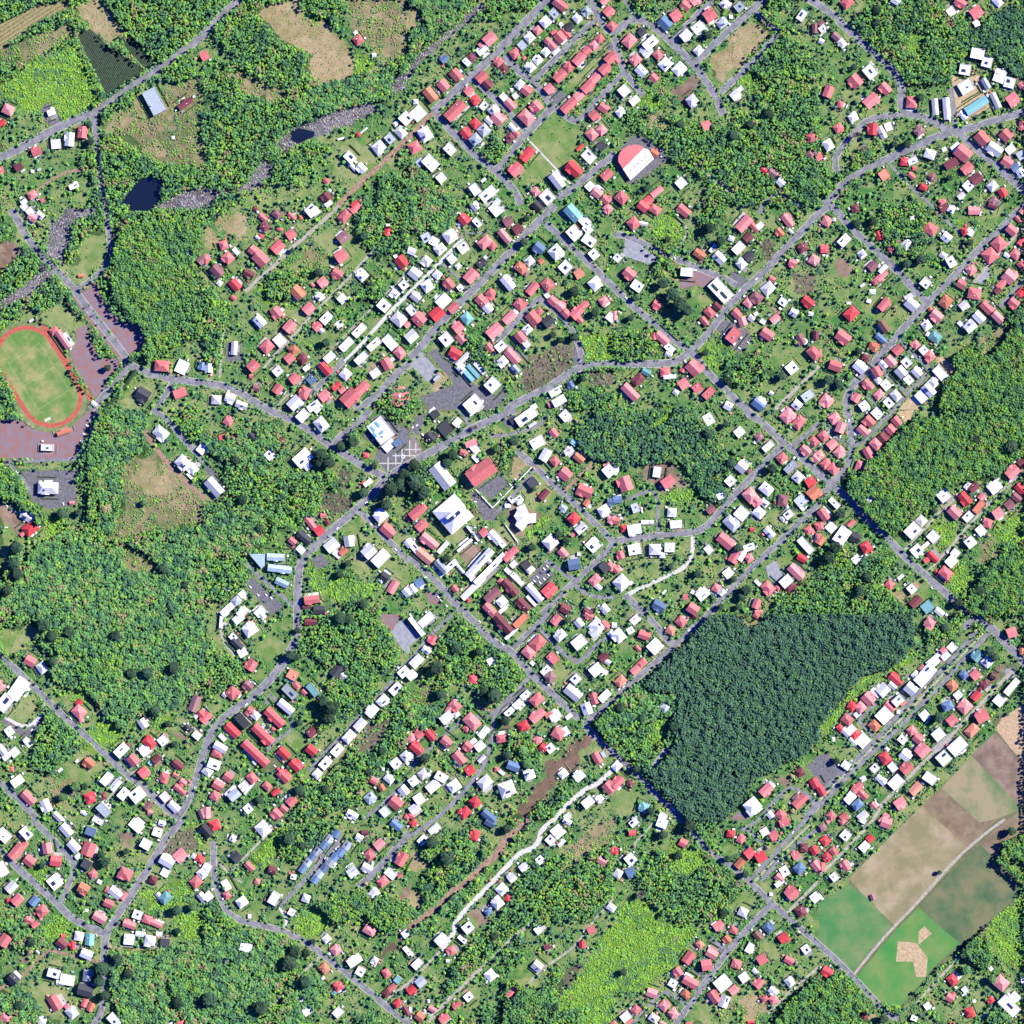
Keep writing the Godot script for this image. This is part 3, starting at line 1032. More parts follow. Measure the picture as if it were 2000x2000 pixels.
# ---------------------------------------------------------------- plant cover that nobody could count
const GROW := {  # zone: chance, size from, size to, share of tall trees, share of trees, palette weights [dark, mid, lime, olive, dry]
	"g": [.46, .45, 1.4, .0, .22, [.36, .40, .16, .06, .02]], "T": [1.0, 1.1, 2.0, .45, .2, [.20, .44, .18, .16, .02]],
	"G": [.06, .4, 1.1, .0, .1, [.3, .4, .2, .1, .0]], "D": [.34, .3, .9, .0, .0, [.06, .26, .2, .23, .25]], "S": [.05, .3, .8, .0, .0, [.2, .3, .2, .2, .1]],
	"N": [.05, .3, .9, .0, .0, [.2, .4, .2, .2, .0]], "M": [.72, .45, 1.4, .0, .08, [.15, .25, .18, .27, .15]], "B": [.9, .7, 1.6, .0, .12, [.06, .34, .52, .08, .0]],
	"V": [1.0, 1.2, 1.9, 1.0, .0, [.14, .50, .18, .18, .0]], "O": [1.0, 1.3, 2.1, .75, .1, [.30, .42, .06, .21, .01]], "F": [1.0, 1.2, 2.1, .6, .3, [.60, .30, .04, .06, .0]],
	"X": [.9, 1.3, 1.8, 1.0, .0, [.0, .05, .0, .02, .0]], "E": [.30, 1.0, 2.6, .0, .3, [.15, .3, .05, .5, .0]], "K": [.95, .45, 1.7, .0, .0, [.0, .0, .0, .0, .0]]}
const PALETTE := [[.046, .118, .060], [.088, .215, .060], [.150, .305, .036], [.135, .190, .066], [.22, .18, .10], [.056, .130, .074]]

func make_plants() -> void:
	var mat := plain(Color.WHITE, .85)
	mat.vertex_color_use_as_albedo = true
	mat.backlight_enabled = true
	mat.backlight = Color(.25, .32, .12)
	var bare_at := {}
	var meshes := {"bush": [], "tree": [], "tall": []}
	for k in 3:
		meshes.bush.append(plant_mesh("bush", 100 + k, 26, .34))
		meshes.tree.append(plant_mesh("tree", 110 + k, 40, .32))
		meshes.tall.append(plant_mesh("tall", 120 + k, 40, .32))
	var bare := plant_mesh("bare", 130, 90, .1)
	var rock := plant_mesh("rock", 140, 0, 0)
	var heaps := {}
	var pr := RandomNumberGenerator.new()
	pr.seed = 99
	var patch := FastNoiseLite.new()
	patch.seed = 8
	patch.frequency = .012
	patch.fractal_octaves = 3
	var gap := FastNoiseLite.new()
	gap.seed = 18
	gap.frequency = .035
	gap.fractal_octaves = 2
	var clump := FastNoiseLite.new()
	clump.seed = 28
	clump.frequency = .05
	clump.fractal_octaves = 3
	var step := 2.05 / S
	var y := -40.0
	while y < 2040.0:
		var x := -40.0
		while x < 2040.0:
			var px := x + pr.randf_range(-.5, .5) * step
			var py := y + pr.randf_range(-.5, .5) * step
			x += step
			var z := ZNAMES[zone_at(px + pr.randfn() * 2.0, py + pr.randfn() * 2.0)]
			if z == "#" or blocked(px, py) or zone_at(px, py) == 14: continue
			var g: Array = GROW[z]
			var clear := gap.get_noise_2d(px, py)
			var p: float = g[0] * (1.0 + (clear * 2.2 if z in "gM" else clear * .5))
			if pr.randf() > p: continue
			var q := patch.get_noise_2d(px, py) * .8 + clump.get_noise_2d(px, py) * 1.0
			var cl := clump.get_noise_2d(px + 500.0, py)
			var size: float = lerpf(g[1], g[2], pow(pr.randf(), 1.6)) * (1.0 + (cl * .4 if z in "TOBM" else 0.0))
			var shape := "bush"
			var u := pr.randf()
			if z == "K": shape = "rock"
			elif z == "E" and u < .8: shape = "bare"
			elif u < g[3]: shape = "tall"
			elif u < g[3] + g[4]: shape = "tree"
			if shape == "tree" and z == "g": size *= pr.randf_range(1.3, 2.2)
			var col := Color(.15, .14, .145) if shape == "rock" else Color(.22, .195, .17)
			if shape != "rock" and shape != "bare":
				var ws: Array = g[5]
				var t := clampf(pr.randf() * .34 + (q + .5) * .66, 0, 1)
				var acc := 0.0
				var pick := 0
				if z == "X": pick = 5 if pr.randf() < .9 else 1
				for i in (5 if z != "X" else 0):
					acc += ws[i]
					if t <= acc:
						pick = i
						break
				var c: Array = PALETTE[pick]
				col = Color(c[0], c[1], c[2])
			var v := pr.randf_range(.82, 1.2) if shape != "rock" else pr.randf_range(.35, 1.7)
			col = Color(col.r * v * pr.randf_range(.9, 1.12), col.g * v, col.b * v * pr.randf_range(.85, 1.2))
			var key: String = z + "|" + shape + "|" + str(pr.randi() % 3)
			if not heaps.has(key): heaps[key] = []
			var tall := 1.0 if shape != "rock" else .8
			if shape == "tall": tall = clampf((11.0 if z in "XV" else 8.0) / (4.2 * size), .6, 2.6) * pr.randf_range(.94, 1.06) * (1.0 + cl * .38)
			if z in "TOB" and shape != "tall": tall = .72
			heaps[key].append([Transform3D(Basis(Vector3.UP, pr.randf() * TAU) * Basis.from_scale(Vector3(size, size * tall, size)), pt(px, py, -.05)), col])
		y += step
	crop_rows(heaps, pr)
	var homes := {}
	var titles := {"g": ["garden_shrubbery", "garden shrubs and small trees between the houses", "shrubs"], "T": ["mixed_woodland", "mixed green woodland round the town", "woodland"], "G": ["lawn_bushes", "sparse bushes on the lawns", "bushes"], "D": ["dry_grass_tufts", "tufts on the dry tan ground", "grass"], "S": ["weeds", "weeds on the bare soil", "weeds"], "N": ["weeds", "weeds along the brown earth strip", "weeds"], "M": ["scrubland", "olive and tan scrub", "scrub"], "B": ["lime_thicket", "lime green thickets", "thicket"], "V": ["tall_woodland", "tall mid green forest canopy", "forest"], "O": ["dark_woodland", "dark olive woodland", "woodland"], "F": ["dense_forest", "dense dark forest in the upper right", "forest"], "X": ["plantation_forest", "dark blue-green plantation forest of even crowns", "forest"], "E": ["leafless_thicket", "leafless grey-brown trees by the main road", "trees"], "K": ["river_boulders", "grey boulders of the dry riverbed", "boulders"], "Q": ["crop_rows", "rows of dark crops in the upper left field", "crops"], "C": ["crop_stripes", "green stripes on the tan crop field", "crops"]}
	for key in heaps:
		var bits: PackedStringArray = key.split("|")
		var mesh: Mesh = rock if bits[1] == "rock" else (bare if bits[1] == "bare" else meshes[bits[1]][int(bits[2])])
		if not homes.has(bits[0]):
			var h := thing(titles[bits[0]][0], Vector3.ZERO)
			tag(h, titles[bits[0]][1], titles[bits[0]][2], "", "stuff")
			homes[bits[0]] = h
		var mm := MultiMesh.new()
		mm.transform_format = MultiMesh.TRANSFORM_3D
		mm.use_colors = true
		mm.mesh = mesh
		var list: Array = heaps[key]
		mm.instance_count = list.size()
		for i in list.size():
			mm.set_instance_transform(i, list[i][0])
			mm.set_instance_color(i, list[i][1])
		var o := MultiMeshInstance3D.new()
		o.name = {"bush": "bushes", "tree": "trees", "tall": "tall_trees", "bare": "bare_trees", "rock": "boulders"}[bits[1]]
		o.multimesh = mm
		o.material_override = mat
		homes[bits[0]].add_child(o, true)
		o.set_meta("kind", "stuff")

func crop_rows(heaps: Dictionary, pr: RandomNumberGenerator) -> void:
	for s in SHEETS:
		if s[0] != "Q" and s[0] != "C": continue
		var poly := to_poly(s[1])
		var d := Vector2.from_angle(deg_to_rad(-33.0 if s[0] == "C" else 60.0))
		var n := d.orthogonal()
		var gap_ := 5.2 if s[0] == "C" else 2.6
		var mid := Vector2.ZERO
		for p in poly: mid += p / poly.size()
		for i in range(-60, 61):
			for j in range(-110, 111):
				var p := mid + n * i * gap_ + d * j * 1.1
				if not Geometry2D.is_point_in_polygon(p, poly): continue
				if pr.randf() < .12: continue
				var key: String = s[0] + "|bush|" + str(pr.randi() % 3)
				if not heaps.has(key): heaps[key] = []
				var k := pr.randf_range(.45, .7) if s[0] == "Q" else pr.randf_range(.7, 1.1)
				var c := Color(.045, .075, .04) if s[0] == "Q" else Color(.13, .17, .05)
				heaps[key].append([Transform3D(Basis(Vector3.UP, pr.randf() * TAU) * Basis.from_scale(Vector3(k, k, k)), Vector3(p.x, 0, p.y)), c * pr.randf_range(.7, 1.3)])

# ---------------------------------------------------------------- what stands where (map units, 2000 across)
var HOUSES: PackedFloat32Array = [
940,922,55.3,32.2,-36,0,0,8.5,-1,
744,841,46.1,35,52,4,2,6.5,-1,
864,930,51.6,27.6,52,4,0,8,-1,
302,199,49.8,27.6,62,5,2,6.5,-1,
1407,568,47.9,25.8,47,4,2,6.5,-1,
37,1345,44.2,25.8,-55,4,2,6.5,-1,
499,1471,62.7,16.6,44,1,0,6.5,-1,
937,1100,70,14.7,-48,4,0,6.5,-1,
1970,1963,42.4,22.8,45,4,2,6.5,-1,
592,895,35,25.8,-42,4,2,6.5,-1,
889,217,44.2,20.3,-45,0,0,6.5,-1,
1028,814,44.2,20.3,-35,4,2,6.5,-1,
957,1111,81.1,11.1,-45,4,2,6.5,-1,
684,777,33.2,25.8,-45,0,0,6.5,-1,
924,789,33.2,25.8,-42,4,2,6.5,-1,
95,953,38.7,22.1,2,4,1,6.5,-1,
1869,1457,35,24,-42,4,2,6.5,-1,
990,1540,29.5,27.6,-20,4,1,6.5,-1,
1906,207,47.9,16.6,-33,8,0,6.5,-1,
1644,1046,33.2,24,-55,4,2,6.5,-1,
10,1372,33.2,24,-50,4,2,6.5,-1,
514,1434,47.9,16.6,44,1,0,6.5,-1,
982,1217,47.9,16.6,48,2,0,6.5,-1,
744,1090,35,22.1,-45,4,2,6.5,-1,
1411,1919,29.3,26.1,-40,4,2,6.5,-1,
1880,300,29.5,25.8,40,0,0,6.5,-1,
419,951,36.9,20.3,48,4,0,6.5,-1,
1119,417,33.2,22.1,48,8,0,6.5,-1,
537,1401,44.2,16.6,44,1,0,6.5,-1,
1469,1573,27.6,25.8,-40,4,1,6.5,-1,
1726,1397,27.6,25.8,-45,4,2,6.5,-1,
1782,1036,29.5,24,-45,4,2,6.5,-1,
922,1409,31.3,22.1,45,0,1,6.1,-1,
1417,1057,33.2,20.3,40,0,0,4.1,-1,
1119,1353,33.2,20.3,40,4,0,3.6,-1,
1933,499,25.8,25.8,-38,0,1,4.2,-1,
1214,1138,25.8,25.8,-42,4,1,6.5,-1,
1886,170,27.6,24,-30,4,2,4.2,-1,
510,506,27.6,24,45,0,0,6,-1,
1355,719,27.6,24,45,0,0,6.3,-1,
1221,945,27.6,24,70,0,0,6.1,-1,
269,1552,27.6,24,-40,4,2,7.1,-1,
841,319,29.5,22.1,45,4,2,7,-1,
924,1148,59,11.1,-45,4,0,3.8,-1,
1050,1256,29.5,22.1,-45,0,1,4.1,-1,
1801,1324,29.5,22.1,-48,4,0,6.3,-1,
168,1933,29.5,22.1,15,6,0,6.5,-1,
1121,331,31.3,20.3,45,1,0,6.6,-1,
966,646,31.3,20.3,-42,0,0,4.3,-1,
817,222,25.8,24,-42,4,2,4.8,-1,
1069,385,25.8,24,48,4,2,4.6,-1,
280,771,25.8,24,30,6,0,3.5,-1,
962,752,25.8,24,-45,4,2,7.1,-1,
870,837,25.8,24,50,6,2,4.3,-1,
1166,1223,25.8,24,45,4,1,3.5,-1,
1279,1262,25.8,24,-45,4,2,7.2,-1,
108,1722,25.8,24,50,4,2,4.2,-1,
174,1658,25.8,24,-70,0,0,4,-1,
1028,230,27.6,22.1,45,0,1,6.4,-1,
953,379,33.2,18.4,-40,4,2,4.5,-1,
1088,354,33.2,18.4,52,4,0,6.7,-1,
1453,437,33.2,18.4,-48,0,0,4.1,-1,
1231,766,36.9,16.6,45,0,0,5.8,-1,
60,1032,27.6,22.1,-40,1,1,4.2,-1,
839,1057,36.9,16.6,40,0,0,6.5,-1,
829,1086,36.9,16.6,40,3,0,3.7,-1,
1131,1254,27.6,22.1,-40,4,2,6.5,-1,
1701,197,29.5,20.3,-42,0,0,3.7,-1,
1942,292,29.5,20.3,35,4,0,3.5,-1,
1432,655,29.5,20.3,-52,0,2,6.4,-1,
1142,959,29.5,20.3,25,0,0,3.8,-1,
1428,1022,29.5,20.3,45,5,1,6.3,-1,
108,1958,29.5,20.3,60,0,0,3.6,-1,
514,1618,26.1,22.8,50,4,1,4,-1,
1954,1919,26.1,22.8,40,0,1,6.5,-1,
547,1111,46.1,12.9,7,10,0,5.9,-1,
1086,493,24,24,-42,4,1,6.6,-1,
1950,477,24,24,45,0,1,6.2,-1,
1971,541,24,24,40,0,0,3.9,-1,
1075,1059,24,24,-42,4,1,6.2,-1,
1448,1003,24,24,40,4,2,6.8,-1,
1842,1480,24,24,-42,4,2,6.8,-1,
831,263,25.8,22.1,60,4,1,6.3,-1,
1699,141,25.8,22.1,50,4,2,6.5,-1,
1917,271,25.8,22.1,48,0,0,6.6,-1,
1952,149,25.8,22.1,-70,4,2,4.2,-1,
356,717,25.8,22.1,-65,4,2,4.1,-1,
779,624,25.8,22.1,40,4,1,4.1,-1,
854,613,25.8,22.1,-42,1,0,4.2,-1,
1042,622,25.8,22.1,50,0,0,3.5,-1,
1121,456,25.8,22.1,48,4,2,7.2,-1,
358,904,25.8,22.1,45,4,1,6.3,-1,
1538,812,25.8,22.1,-45,0,1,4.2,-1,
1465,968,25.8,22.1,50,0,1,6.6,-1,
489,1229,25.8,22.1,-35,4,1,6.1,-1,
317,715,27.6,20.3,5,0,1,5.8,-1,
1646,659,27.6,20.3,35,0,0,5.8,-1,
315,846,27.6,20.3,40,4,1,3.9,-1,
758,1036,27.6,20.3,42,0,0,3.4,-1,
1050,864,27.6,20.3,-30,4,2,4.1,-1,
1073,1152,27.6,20.3,-45,1,0,6,-1,
1749,1527,27.6,20.3,-45,4,2,4.7,-1,
8,1631,27.6,20.3,45,4,2,4.6,-1,
132,1913,27.6,20.3,10,4,2,4.8,-1,
327,1681,27.6,20.3,30,4,0,5.8,-1,
1111,207,33.2,16.6,-45,0,0,4.1,-1,
1001,696,33.2,16.6,48,0,0,3.4,-1,
962,1162,33.2,16.6,-42,2,0,5.9,-1,
1554,1117,33.2,16.6,45,0,0,5.9,-1,
833,1210,33.2,16.6,-42,4,2,4.3,-1,
33,1662,33.2,16.6,-50,0,0,6.6,-1,
1848,213,42.4,12.9,85,4,0,5.8,-1,
1270,85,29.5,18.4,-42,4,2,6.8,-1,
762,669,29.5,18.4,48,4,2,4.5,-1,
1836,729,29.5,18.4,48,4,2,4.8,-1,
814,1001,29.5,18.4,-40,0,0,6.1,-1,
997,1148,36.9,14.7,48,2,0,5.9,-1,
1573,1065,36.9,14.7,48,4,2,4.5,-1,
1299,46,24,22.1,45,7,0,3.4,-1,
1670,159,24,22.1,50,0,0,3.4,-1,
879,462,24,22.1,55,4,1,6,-1,
872,663,24,22.1,50,4,2,6.4,-1,
721,1077,24,22.1,-42,4,0,5.8,-1,
1158,1065,24,22.1,45,4,2,4.3,-1,
1589,962,24,22.1,-45,3,0,6.1,-1,
773,1568,24,22.1,40,0,0,3.5,-1,
1813,1310,24,22.1,-48,4,1,5.9,-1,
1685,1446,24,22.1,-45,4,2,4.1,-1,
1884,1380,24,22.1,-45,0,1,4,-1,
1801,1465,24,22.1,-45,0,0,6.6,-1,
1348,1917,29.3,17.9,30,0,0,5.9,-1,
1150,306,25.8,20.3,45,4,2,4.3,-1,
1908,106,25.8,20.3,12,4,2,7.2,-1,
582,572,25.8,20.3,48,3,0,6.3,-1,
576,787,25.8,20.3,-45,4,0,6.1,-1,
866,588,25.8,20.3,-45,4,0,3.6,-1,
920,539,25.8,20.3,-50,0,0,4.3,-1,
1662,613,25.8,20.3,-45,1,1,6.2,-1,
628,829,25.8,20.3,50,4,1,6.7,-1,
648,1065,25.8,20.3,-40,4,0,3.7,-1,
1044,1158,40.5,12.9,48,4,0,6,-1,
659,1310,25.8,20.3,-50,6,0,3.7,-1,
947,1527,25.8,20.3,-40,4,1,6.3,-1,
381,1374,31.3,16.6,-70,2,0,4,-1,
474,1407,31.3,16.6,48,6,2,6.9,-1,
454,1426,31.3,16.6,44,1,0,3.9,-1,
1050,1397,31.3,16.6,-42,0,0,4.2,-1,
841,186,27.6,18.4,50,3,0,6.5,-1,
1436,1086,27.6,18.4,-60,0,0,3.8,-1,
238,1465,27.6,18.4,-45,4,2,6.5,-1,
4,1697,27.6,18.4,60,4,2,4.4,-1,
267,1612,27.6,18.4,40,4,2,4.7,-1,
124,663,38.7,12.9,55,0,0,4,-1,
793,232,22.1,22.1,-45,4,2,6.7,-1,
972,232,22.1,22.1,45,0,0,3.8,-1,
1030,302,29.5,16.6,-50,1,0,3.8,-1,
1386,31,22.1,22.1,-35,0,0,6.3,-1,
1977,195,22.1,22.1,-35,0,0,4.1,-1,
819,624,22.1,22.1,45,1,0,6,-1,
992,553,29.5,16.6,50,4,0,6.7,-1,
1104,926,22.1,22.1,40,0,0,3.4,-1,
1842,968,22.1,22.1,-40,4,2,6.6,-1,
56,1558,29.5,16.6,45,0,0,3.9,-1,
559,1380,33.2,14.7,40,4,0,6.4,-1,
1562,1564,29.5,16.6,-45,0,0,4,-1,
1724,1347,22.1,22.1,-45,4,0,3.6,-1,
957,77,24,20.3,-42,0,0,6.3,-1,
1229,81,24,20.3,-48,0,1,6.1,-1,
522,677,24,20.3,-45,0,1,3.7,-1,
1500,564,24,20.3,-40,4,1,3.7,-1,
1482,789,24,20.3,40,7,0,3.7,-1,
1817,448,24,20.3,30,0,1,3.6,-1,
1902,574,24,20.3,10,0,1,6.6,-1,
1780,595,24,20.3,40,4,0,3.7,-1,
744,1007,24,20.3,-40,4,1,6.5,-1,
1239,1073,24,20.3,-10,4,2,4.2,-1,
1942,951,24,20.3,-40,4,0,3.7,-1,
155,1390,24,20.3,45,0,1,4.2,-1,
1164,1308,24,20.3,-40,4,2,6.7,-1,
1208,1241,24,20.3,50,4,1,6.6,-1,
1917,1399,24,20.3,-30,0,0,6.2,-1,
246,1706,24,20.3,25,0,1,6.6,-1,
1089,1624,22.8,21.2,50,4,2,4.2,-1,
1546,1743,22.8,21.2,-40,0,0,4.2,-1,
1007,331,25.8,18.4,-45,1,0,6.3,-1,
1364,54,25.8,18.4,-38,4,2,4.4,-1,
947,474,25.8,18.4,-42,0,1,6.4,-1,
1150,470,25.8,18.4,35,4,2,4.4,-1,
1589,690,25.8,18.4,48,0,1,6.7,-1,
1560,825,25.8,18.4,-50,0,1,3.9,-1,
1239,1034,25.8,18.4,-10,4,0,4.3,-1,
1977,922,25.8,18.4,-42,0,0,4.2,-1,
897,1480,25.8,18.4,50,0,0,3.7,-1,
846,1535,25.8,18.4,-40,4,0,3.8,-1,
1975,1341,36.9,12.9,-50,4,2,7,-1,
1898,1426,25.8,18.4,-45,3,1,3.4,-1,
1815,1519,25.8,18.4,35,4,2,7.1,-1,
785,1677,26.1,17.9,-60,0,0,6.1,-1,
566,1351,31.3,14.7,45,5,2,6.9,-1,
1094,10,27.6,16.6,38,0,0,6.3,-1,
708,758,27.6,16.6,-45,0,0,6.5,-1,
203,1581,27.6,16.6,45,5,2,6.9,-1,
224,1991,27.6,16.6,45,4,2,7.1,-1,
693,1875,27.7,16.3,-35,4,0,5.8,-1,
740,288,22.1,20.3,-40,4,1,3.8,-1,
810,288,22.1,20.3,-30,0,1,4.1,-1,
1299,126,22.1,20.3,-45,4,1,3.7,-1,
1214,387,22.1,20.3,40,0,1,6.3,-1,
1906,25,22.1,20.3,-35,0,0,4.2,-1,
1884,137,22.1,20.3,10,4,2,4.5,-1,
667,501,22.1,20.3,-35,0,0,6.2,-1,
547,665,22.1,20.3,48,4,2,6.5,-1,
785,512,22.1,20.3,50,1,0,3.6,-1,
750,597,22.1,20.3,40,4,2,7.3,-1,
804,657,22.1,20.3,-42,4,0,3.7,-1,
1104,522,22.1,20.3,-45,4,2,4.4,-1,
1162,555,22.1,20.3,50,4,1,5.9,-1,
1846,590,22.1,20.3,-55,3,1,5.8,-1,
1614,783,22.1,20.3,40,0,1,4,-1,
1189,920,22.1,20.3,50,4,2,7.2,-1,
1121,1102,22.1,20.3,-10,7,0,6.2,-1,
1564,978,22.1,20.3,-40,5,2,4.5,-1,
1279,1073,22.1,20.3,0,4,1,5.8,-1,
1811,1185,22.1,20.3,-40,8,2,4.6,-1,
1790,1075,22.1,20.3,-40,4,2,4.6,-1,
454,1353,22.1,20.3,-50,0,1,4,-1,
887,1535,22.1,20.3,-35,4,1,3.7,-1,
1090,1432,22.1,20.3,30,0,1,6.2,-1,
1778,1345,22.1,20.3,40,4,0,6,-1,
1695,1364,22.1,20.3,45,0,0,6.2,-1,
1832,1434,22.1,20.3,-40,4,2,6.4,-1,
10,1836,22.1,20.3,-55,0,0,6.4,-1,
352,1670,22.1,20.3,-40,0,0,4.2,-1,
1326,135,24,18.4,-45,4,1,3.7,-1,
543,483,24,18.4,-45,1,0,3.6,-1,
425,530,24,18.4,48,2,0,6.3,-1,
968,410,24,18.4,50,4,2,4,-1,
1498,653,24,18.4,35,0,0,5.8,-1,
1631,715,24,18.4,20,0,0,6,-1,
1679,717,24,18.4,40,4,0,4.1,-1,
592,812,24,18.4,-45,4,2,6.6,-1,
1304,941,24,18.4,-35,0,0,6.4,-1,
1496,955,24,18.4,40,4,1,6.3,-1,
1372,1160,24,18.4,-40,4,0,4.3,-1,
1287,1183,24,18.4,30,7,0,4.1,-1,
1500,1148,24,18.4,45,0,1,3.8,-1,
1535,1135,24,18.4,-42,4,2,6.7,-1,
1846,1119,24,18.4,40,1,1,5.9,-1,
1863,1001,24,18.4,45,0,0,6,-1,
419,1492,24,18.4,20,4,2,6.9,-1,
1048,1366,24,18.4,-45,0,1,6.4,-1,
536,1754,24.5,17.9,-60,4,2,6.5,-1,
702,646,29.5,14.7,-45,4,2,4.5,-1,
677,673,29.5,14.7,-45,4,2,4.6,-1,
731,673,29.5,14.7,-42,4,2,6.7,-1,
1293,661,29.5,14.7,42,0,0,3.7,-1,
595,1050,29.5,14.7,40,6,0,6.3,-1,
957,1191,29.5,14.7,48,0,0,6.7,-1,
1022,1181,29.5,14.7,45,2,0,3.7,-1,
955,1593,29.5,14.7,40,7,0,6.2,-1,
137,273,25.8,16.6,-85,4,0,6,-1,
1131,116,25.8,16.6,-48,0,0,5.9,-1,
1094,149,25.8,16.6,-45,0,0,6.5,-1,
1148,170,25.8,16.6,-45,0,0,6.4,-1,
1127,611,25.8,16.6,-45,0,0,6.2,-1,
1335,412,25.8,16.6,40,0,0,3.9,-1,
1927,601,25.8,16.6,45,0,0,3.9,-1,
1813,762,25.8,16.6,48,4,0,6.6,-1,
54,1009,25.8,16.6,30,4,0,3.4,-1,
539,1088,33.2,12.9,2,10,0,6.2,-1,
760,870,25.8,16.6,-42,4,2,2.7,1,
997,1082,33.2,12.9,-45,0,0,6.6,-1,
1884,974,25.8,16.6,50,1,0,4.2,-1,
209,1521,25.8,16.6,-50,4,2,4.4,-1,
555,1515,25.8,16.6,44,1,0,4.3,-1,
773,1345,25.8,16.6,-45,4,2,5.6,-1,
814,1291,25.8,16.6,-45,4,0,5.6,-1,
1017,1212,33.2,12.9,-45,3,2,6.7,-1,
814,1461,25.8,16.6,40,1,0,6.7,-1,
1206,1527,25.8,16.6,-50,0,0,6.5,-1,
1496,1542,25.8,16.6,-45,0,0,6.2,-1,
1788,1540,25.8,16.6,-45,3,0,3.8,-1,
130,1621,25.8,16.6,48,4,0,3.8,-1,
226,1743,25.8,16.6,40,4,0,3.6,-1,
195,1792,25.8,16.6,30,0,0,3.5,-1,
404,1622,26.1,16.3,50,6,0,5.9,-1,
945,255,20.3,20.3,-42,5,1,4.3,-1,
1219,178,20.3,20.3,-42,4,2,6.8,-1,
1780,201,20.3,20.3,5,0,1,4,-1,
1964,265,20.3,20.3,45,0,0,3.9,-1,
1927,122,20.3,20.3,15,4,2,4.8,-1,
1971,162,20.3,20.3,15,4,2,4.5,-1,
609,412,20.3,20.3,-42,4,0,6.1,-1,
835,559,20.3,20.3,-35,4,1,3.6,-1,
1237,437,20.3,20.3,-40,0,1,6.2,-1,
1546,719,20.3,20.3,-40,4,2,4.4,-1,
1448,912,20.3,20.3,40,4,0,6.1,-1,
1822,1048,20.3,20.3,-45,4,2,4.5,-1,
110,1681,20.3,20.3,10,1,0,3.9,-1,
253,1834,20.3,20.3,5,4,2,4.8,-1,
862,1834,22.8,17.9,-45,4,0,6.2,-1,
1414,1955,22.8,17.9,-70,4,0,4.3,-1,
891,147,22.1,18.4,48,0,0,4.2,-1,
879,292,22.1,18.4,45,4,2,6.6,-1,
1654,6,22.1,18.4,-40,0,1,4.2,-1,
1906,350,22.1,18.4,-38,2,0,3.7,-1,
671,464,22.1,18.4,-40,2,0,4,-1,
566,638,22.1,18.4,-50,0,0,6.5,-1,
706,700,27.6,14.7,-42,4,2,7.2,-1,
756,711,22.1,18.4,60,1,0,6.1,-1,
810,535,22.1,18.4,40,4,0,3.4,-1,
1069,557,22.1,18.4,50,0,1,3.7,-1,
941,588,22.1,18.4,45,0,0,3.4,-1,
995,620,27.6,14.7,-45,0,0,4.1,-1,
889,690,22.1,18.4,30,1,0,4.1,-1,
1538,431,27.6,14.7,52,0,0,3.4,-1,
1229,535,22.1,18.4,40,0,0,6.4,-1,
1244,559,22.1,18.4,35,4,2,6.4,-1,
1477,582,22.1,18.4,40,2,1,5.9,-1,
1894,638,22.1,18.4,-40,4,0,6.1,-1,
1828,617,22.1,18.4,40,0,0,5.9,-1,
1826,659,22.1,18.4,35,8,1,3.6,-1,
1799,775,22.1,18.4,48,4,2,4.7,-1,
609,1171,27.6,14.7,-8,0,0,6.6,-1,
1384,819,22.1,18.4,60,4,2,7,-1,
1544,912,27.6,14.7,-45,5,2,6.6,-1,
1529,978,22.1,18.4,-80,2,1,4.2,-1,
814,1223,44.2,9.2,52,4,2,6.9,-1,
1032,1274,22.1,18.4,40,0,1,6.4,-1,
1146,1384,22.1,18.4,70,4,0,3.8,-1,
1189,1538,22.1,18.4,50,0,0,5.8,-1,
1749,1326,27.6,14.7,42,1,0,3.9,-1,
1728,1480,22.1,18.4,60,1,1,6.7,-1,
323,1753,22.1,18.4,-45,8,1,4.3,-1,
141,1977,22.1,18.4,50,4,1,4.1,-1,
1345,1869,24.5,16.3,-55,0,0,3.8,-1,
1394,1946,24.5,16.3,55,0,0,5.8,-1,
1193,114,24,16.6,-45,0,0,6.7,-1,
352,768,24,16.6,-20,0,0,3.4,-1,
673,423,24,16.6,-48,0,1,4.1,-1,
638,622,24,16.6,-45,4,2,6.8,-1,
595,768,24,16.6,-70,0,1,6,-1,
1442,485,24,16.6,-45,4,2,6.7,-1,
1405,504,24,16.6,45,4,0,3.5,-1,
1341,532,24,16.6,5,4,2,7.2,-1,
1246,742,24,16.6,-40,2,1,3.7,-1,
1577,773,24,16.6,-35,5,2,6.5,-1,
1648,470,24,16.6,-45,4,2,7.3,-1,
1065,889,24,16.6,-60,4,0,6.6,-1,
1608,1005,24,16.6,55,0,0,6,-1,
35,1525,24,16.6,-35,4,2,6.5,-1,
91,1573,24,16.6,65,4,0,6,-1,
292,1450,24,16.6,40,1,1,6.5,-1,
555,1471,24,16.6,44,1,0,3.9,-1,
578,1494,24,16.6,44,1,0,6.3,-1,
727,1388,24,16.6,-48,4,0,5.6,-1,
704,1415,24,16.6,-48,4,0,5.6,-1,
682,1438,24,16.6,-48,4,1,5.6,-1,
659,1465,24,16.6,-48,4,2,5.6,-1,
636,1490,24,16.6,-48,4,2,5.6,-1,
872,1401,24,16.6,-40,4,0,6.2,-1,
862,1517,24,16.6,30,4,2,6.7,-1,
1003,1496,24,16.6,20,7,0,6.2,-1,
1822,1293,24,16.6,-40,4,0,3.6,-1,
52,1627,24,16.6,48,4,2,6.8,-1,
145,1652,24,16.6,48,4,0,6.2,-1,
106,1900,24,16.6,15,4,2,7.1,-1,
420,1611,19.6,19.6,-20,1,1,6.1,-1,
972,1763,19.6,19.6,-40,4,1,5.8,-1,
1231,1677,19.6,19.6,-40,4,2,6.5,-1,
1380,1884,19.6,19.6,-10,0,0,6.3,-1,
1981,1948,19.6,19.6,-45,4,2,2.7,8,
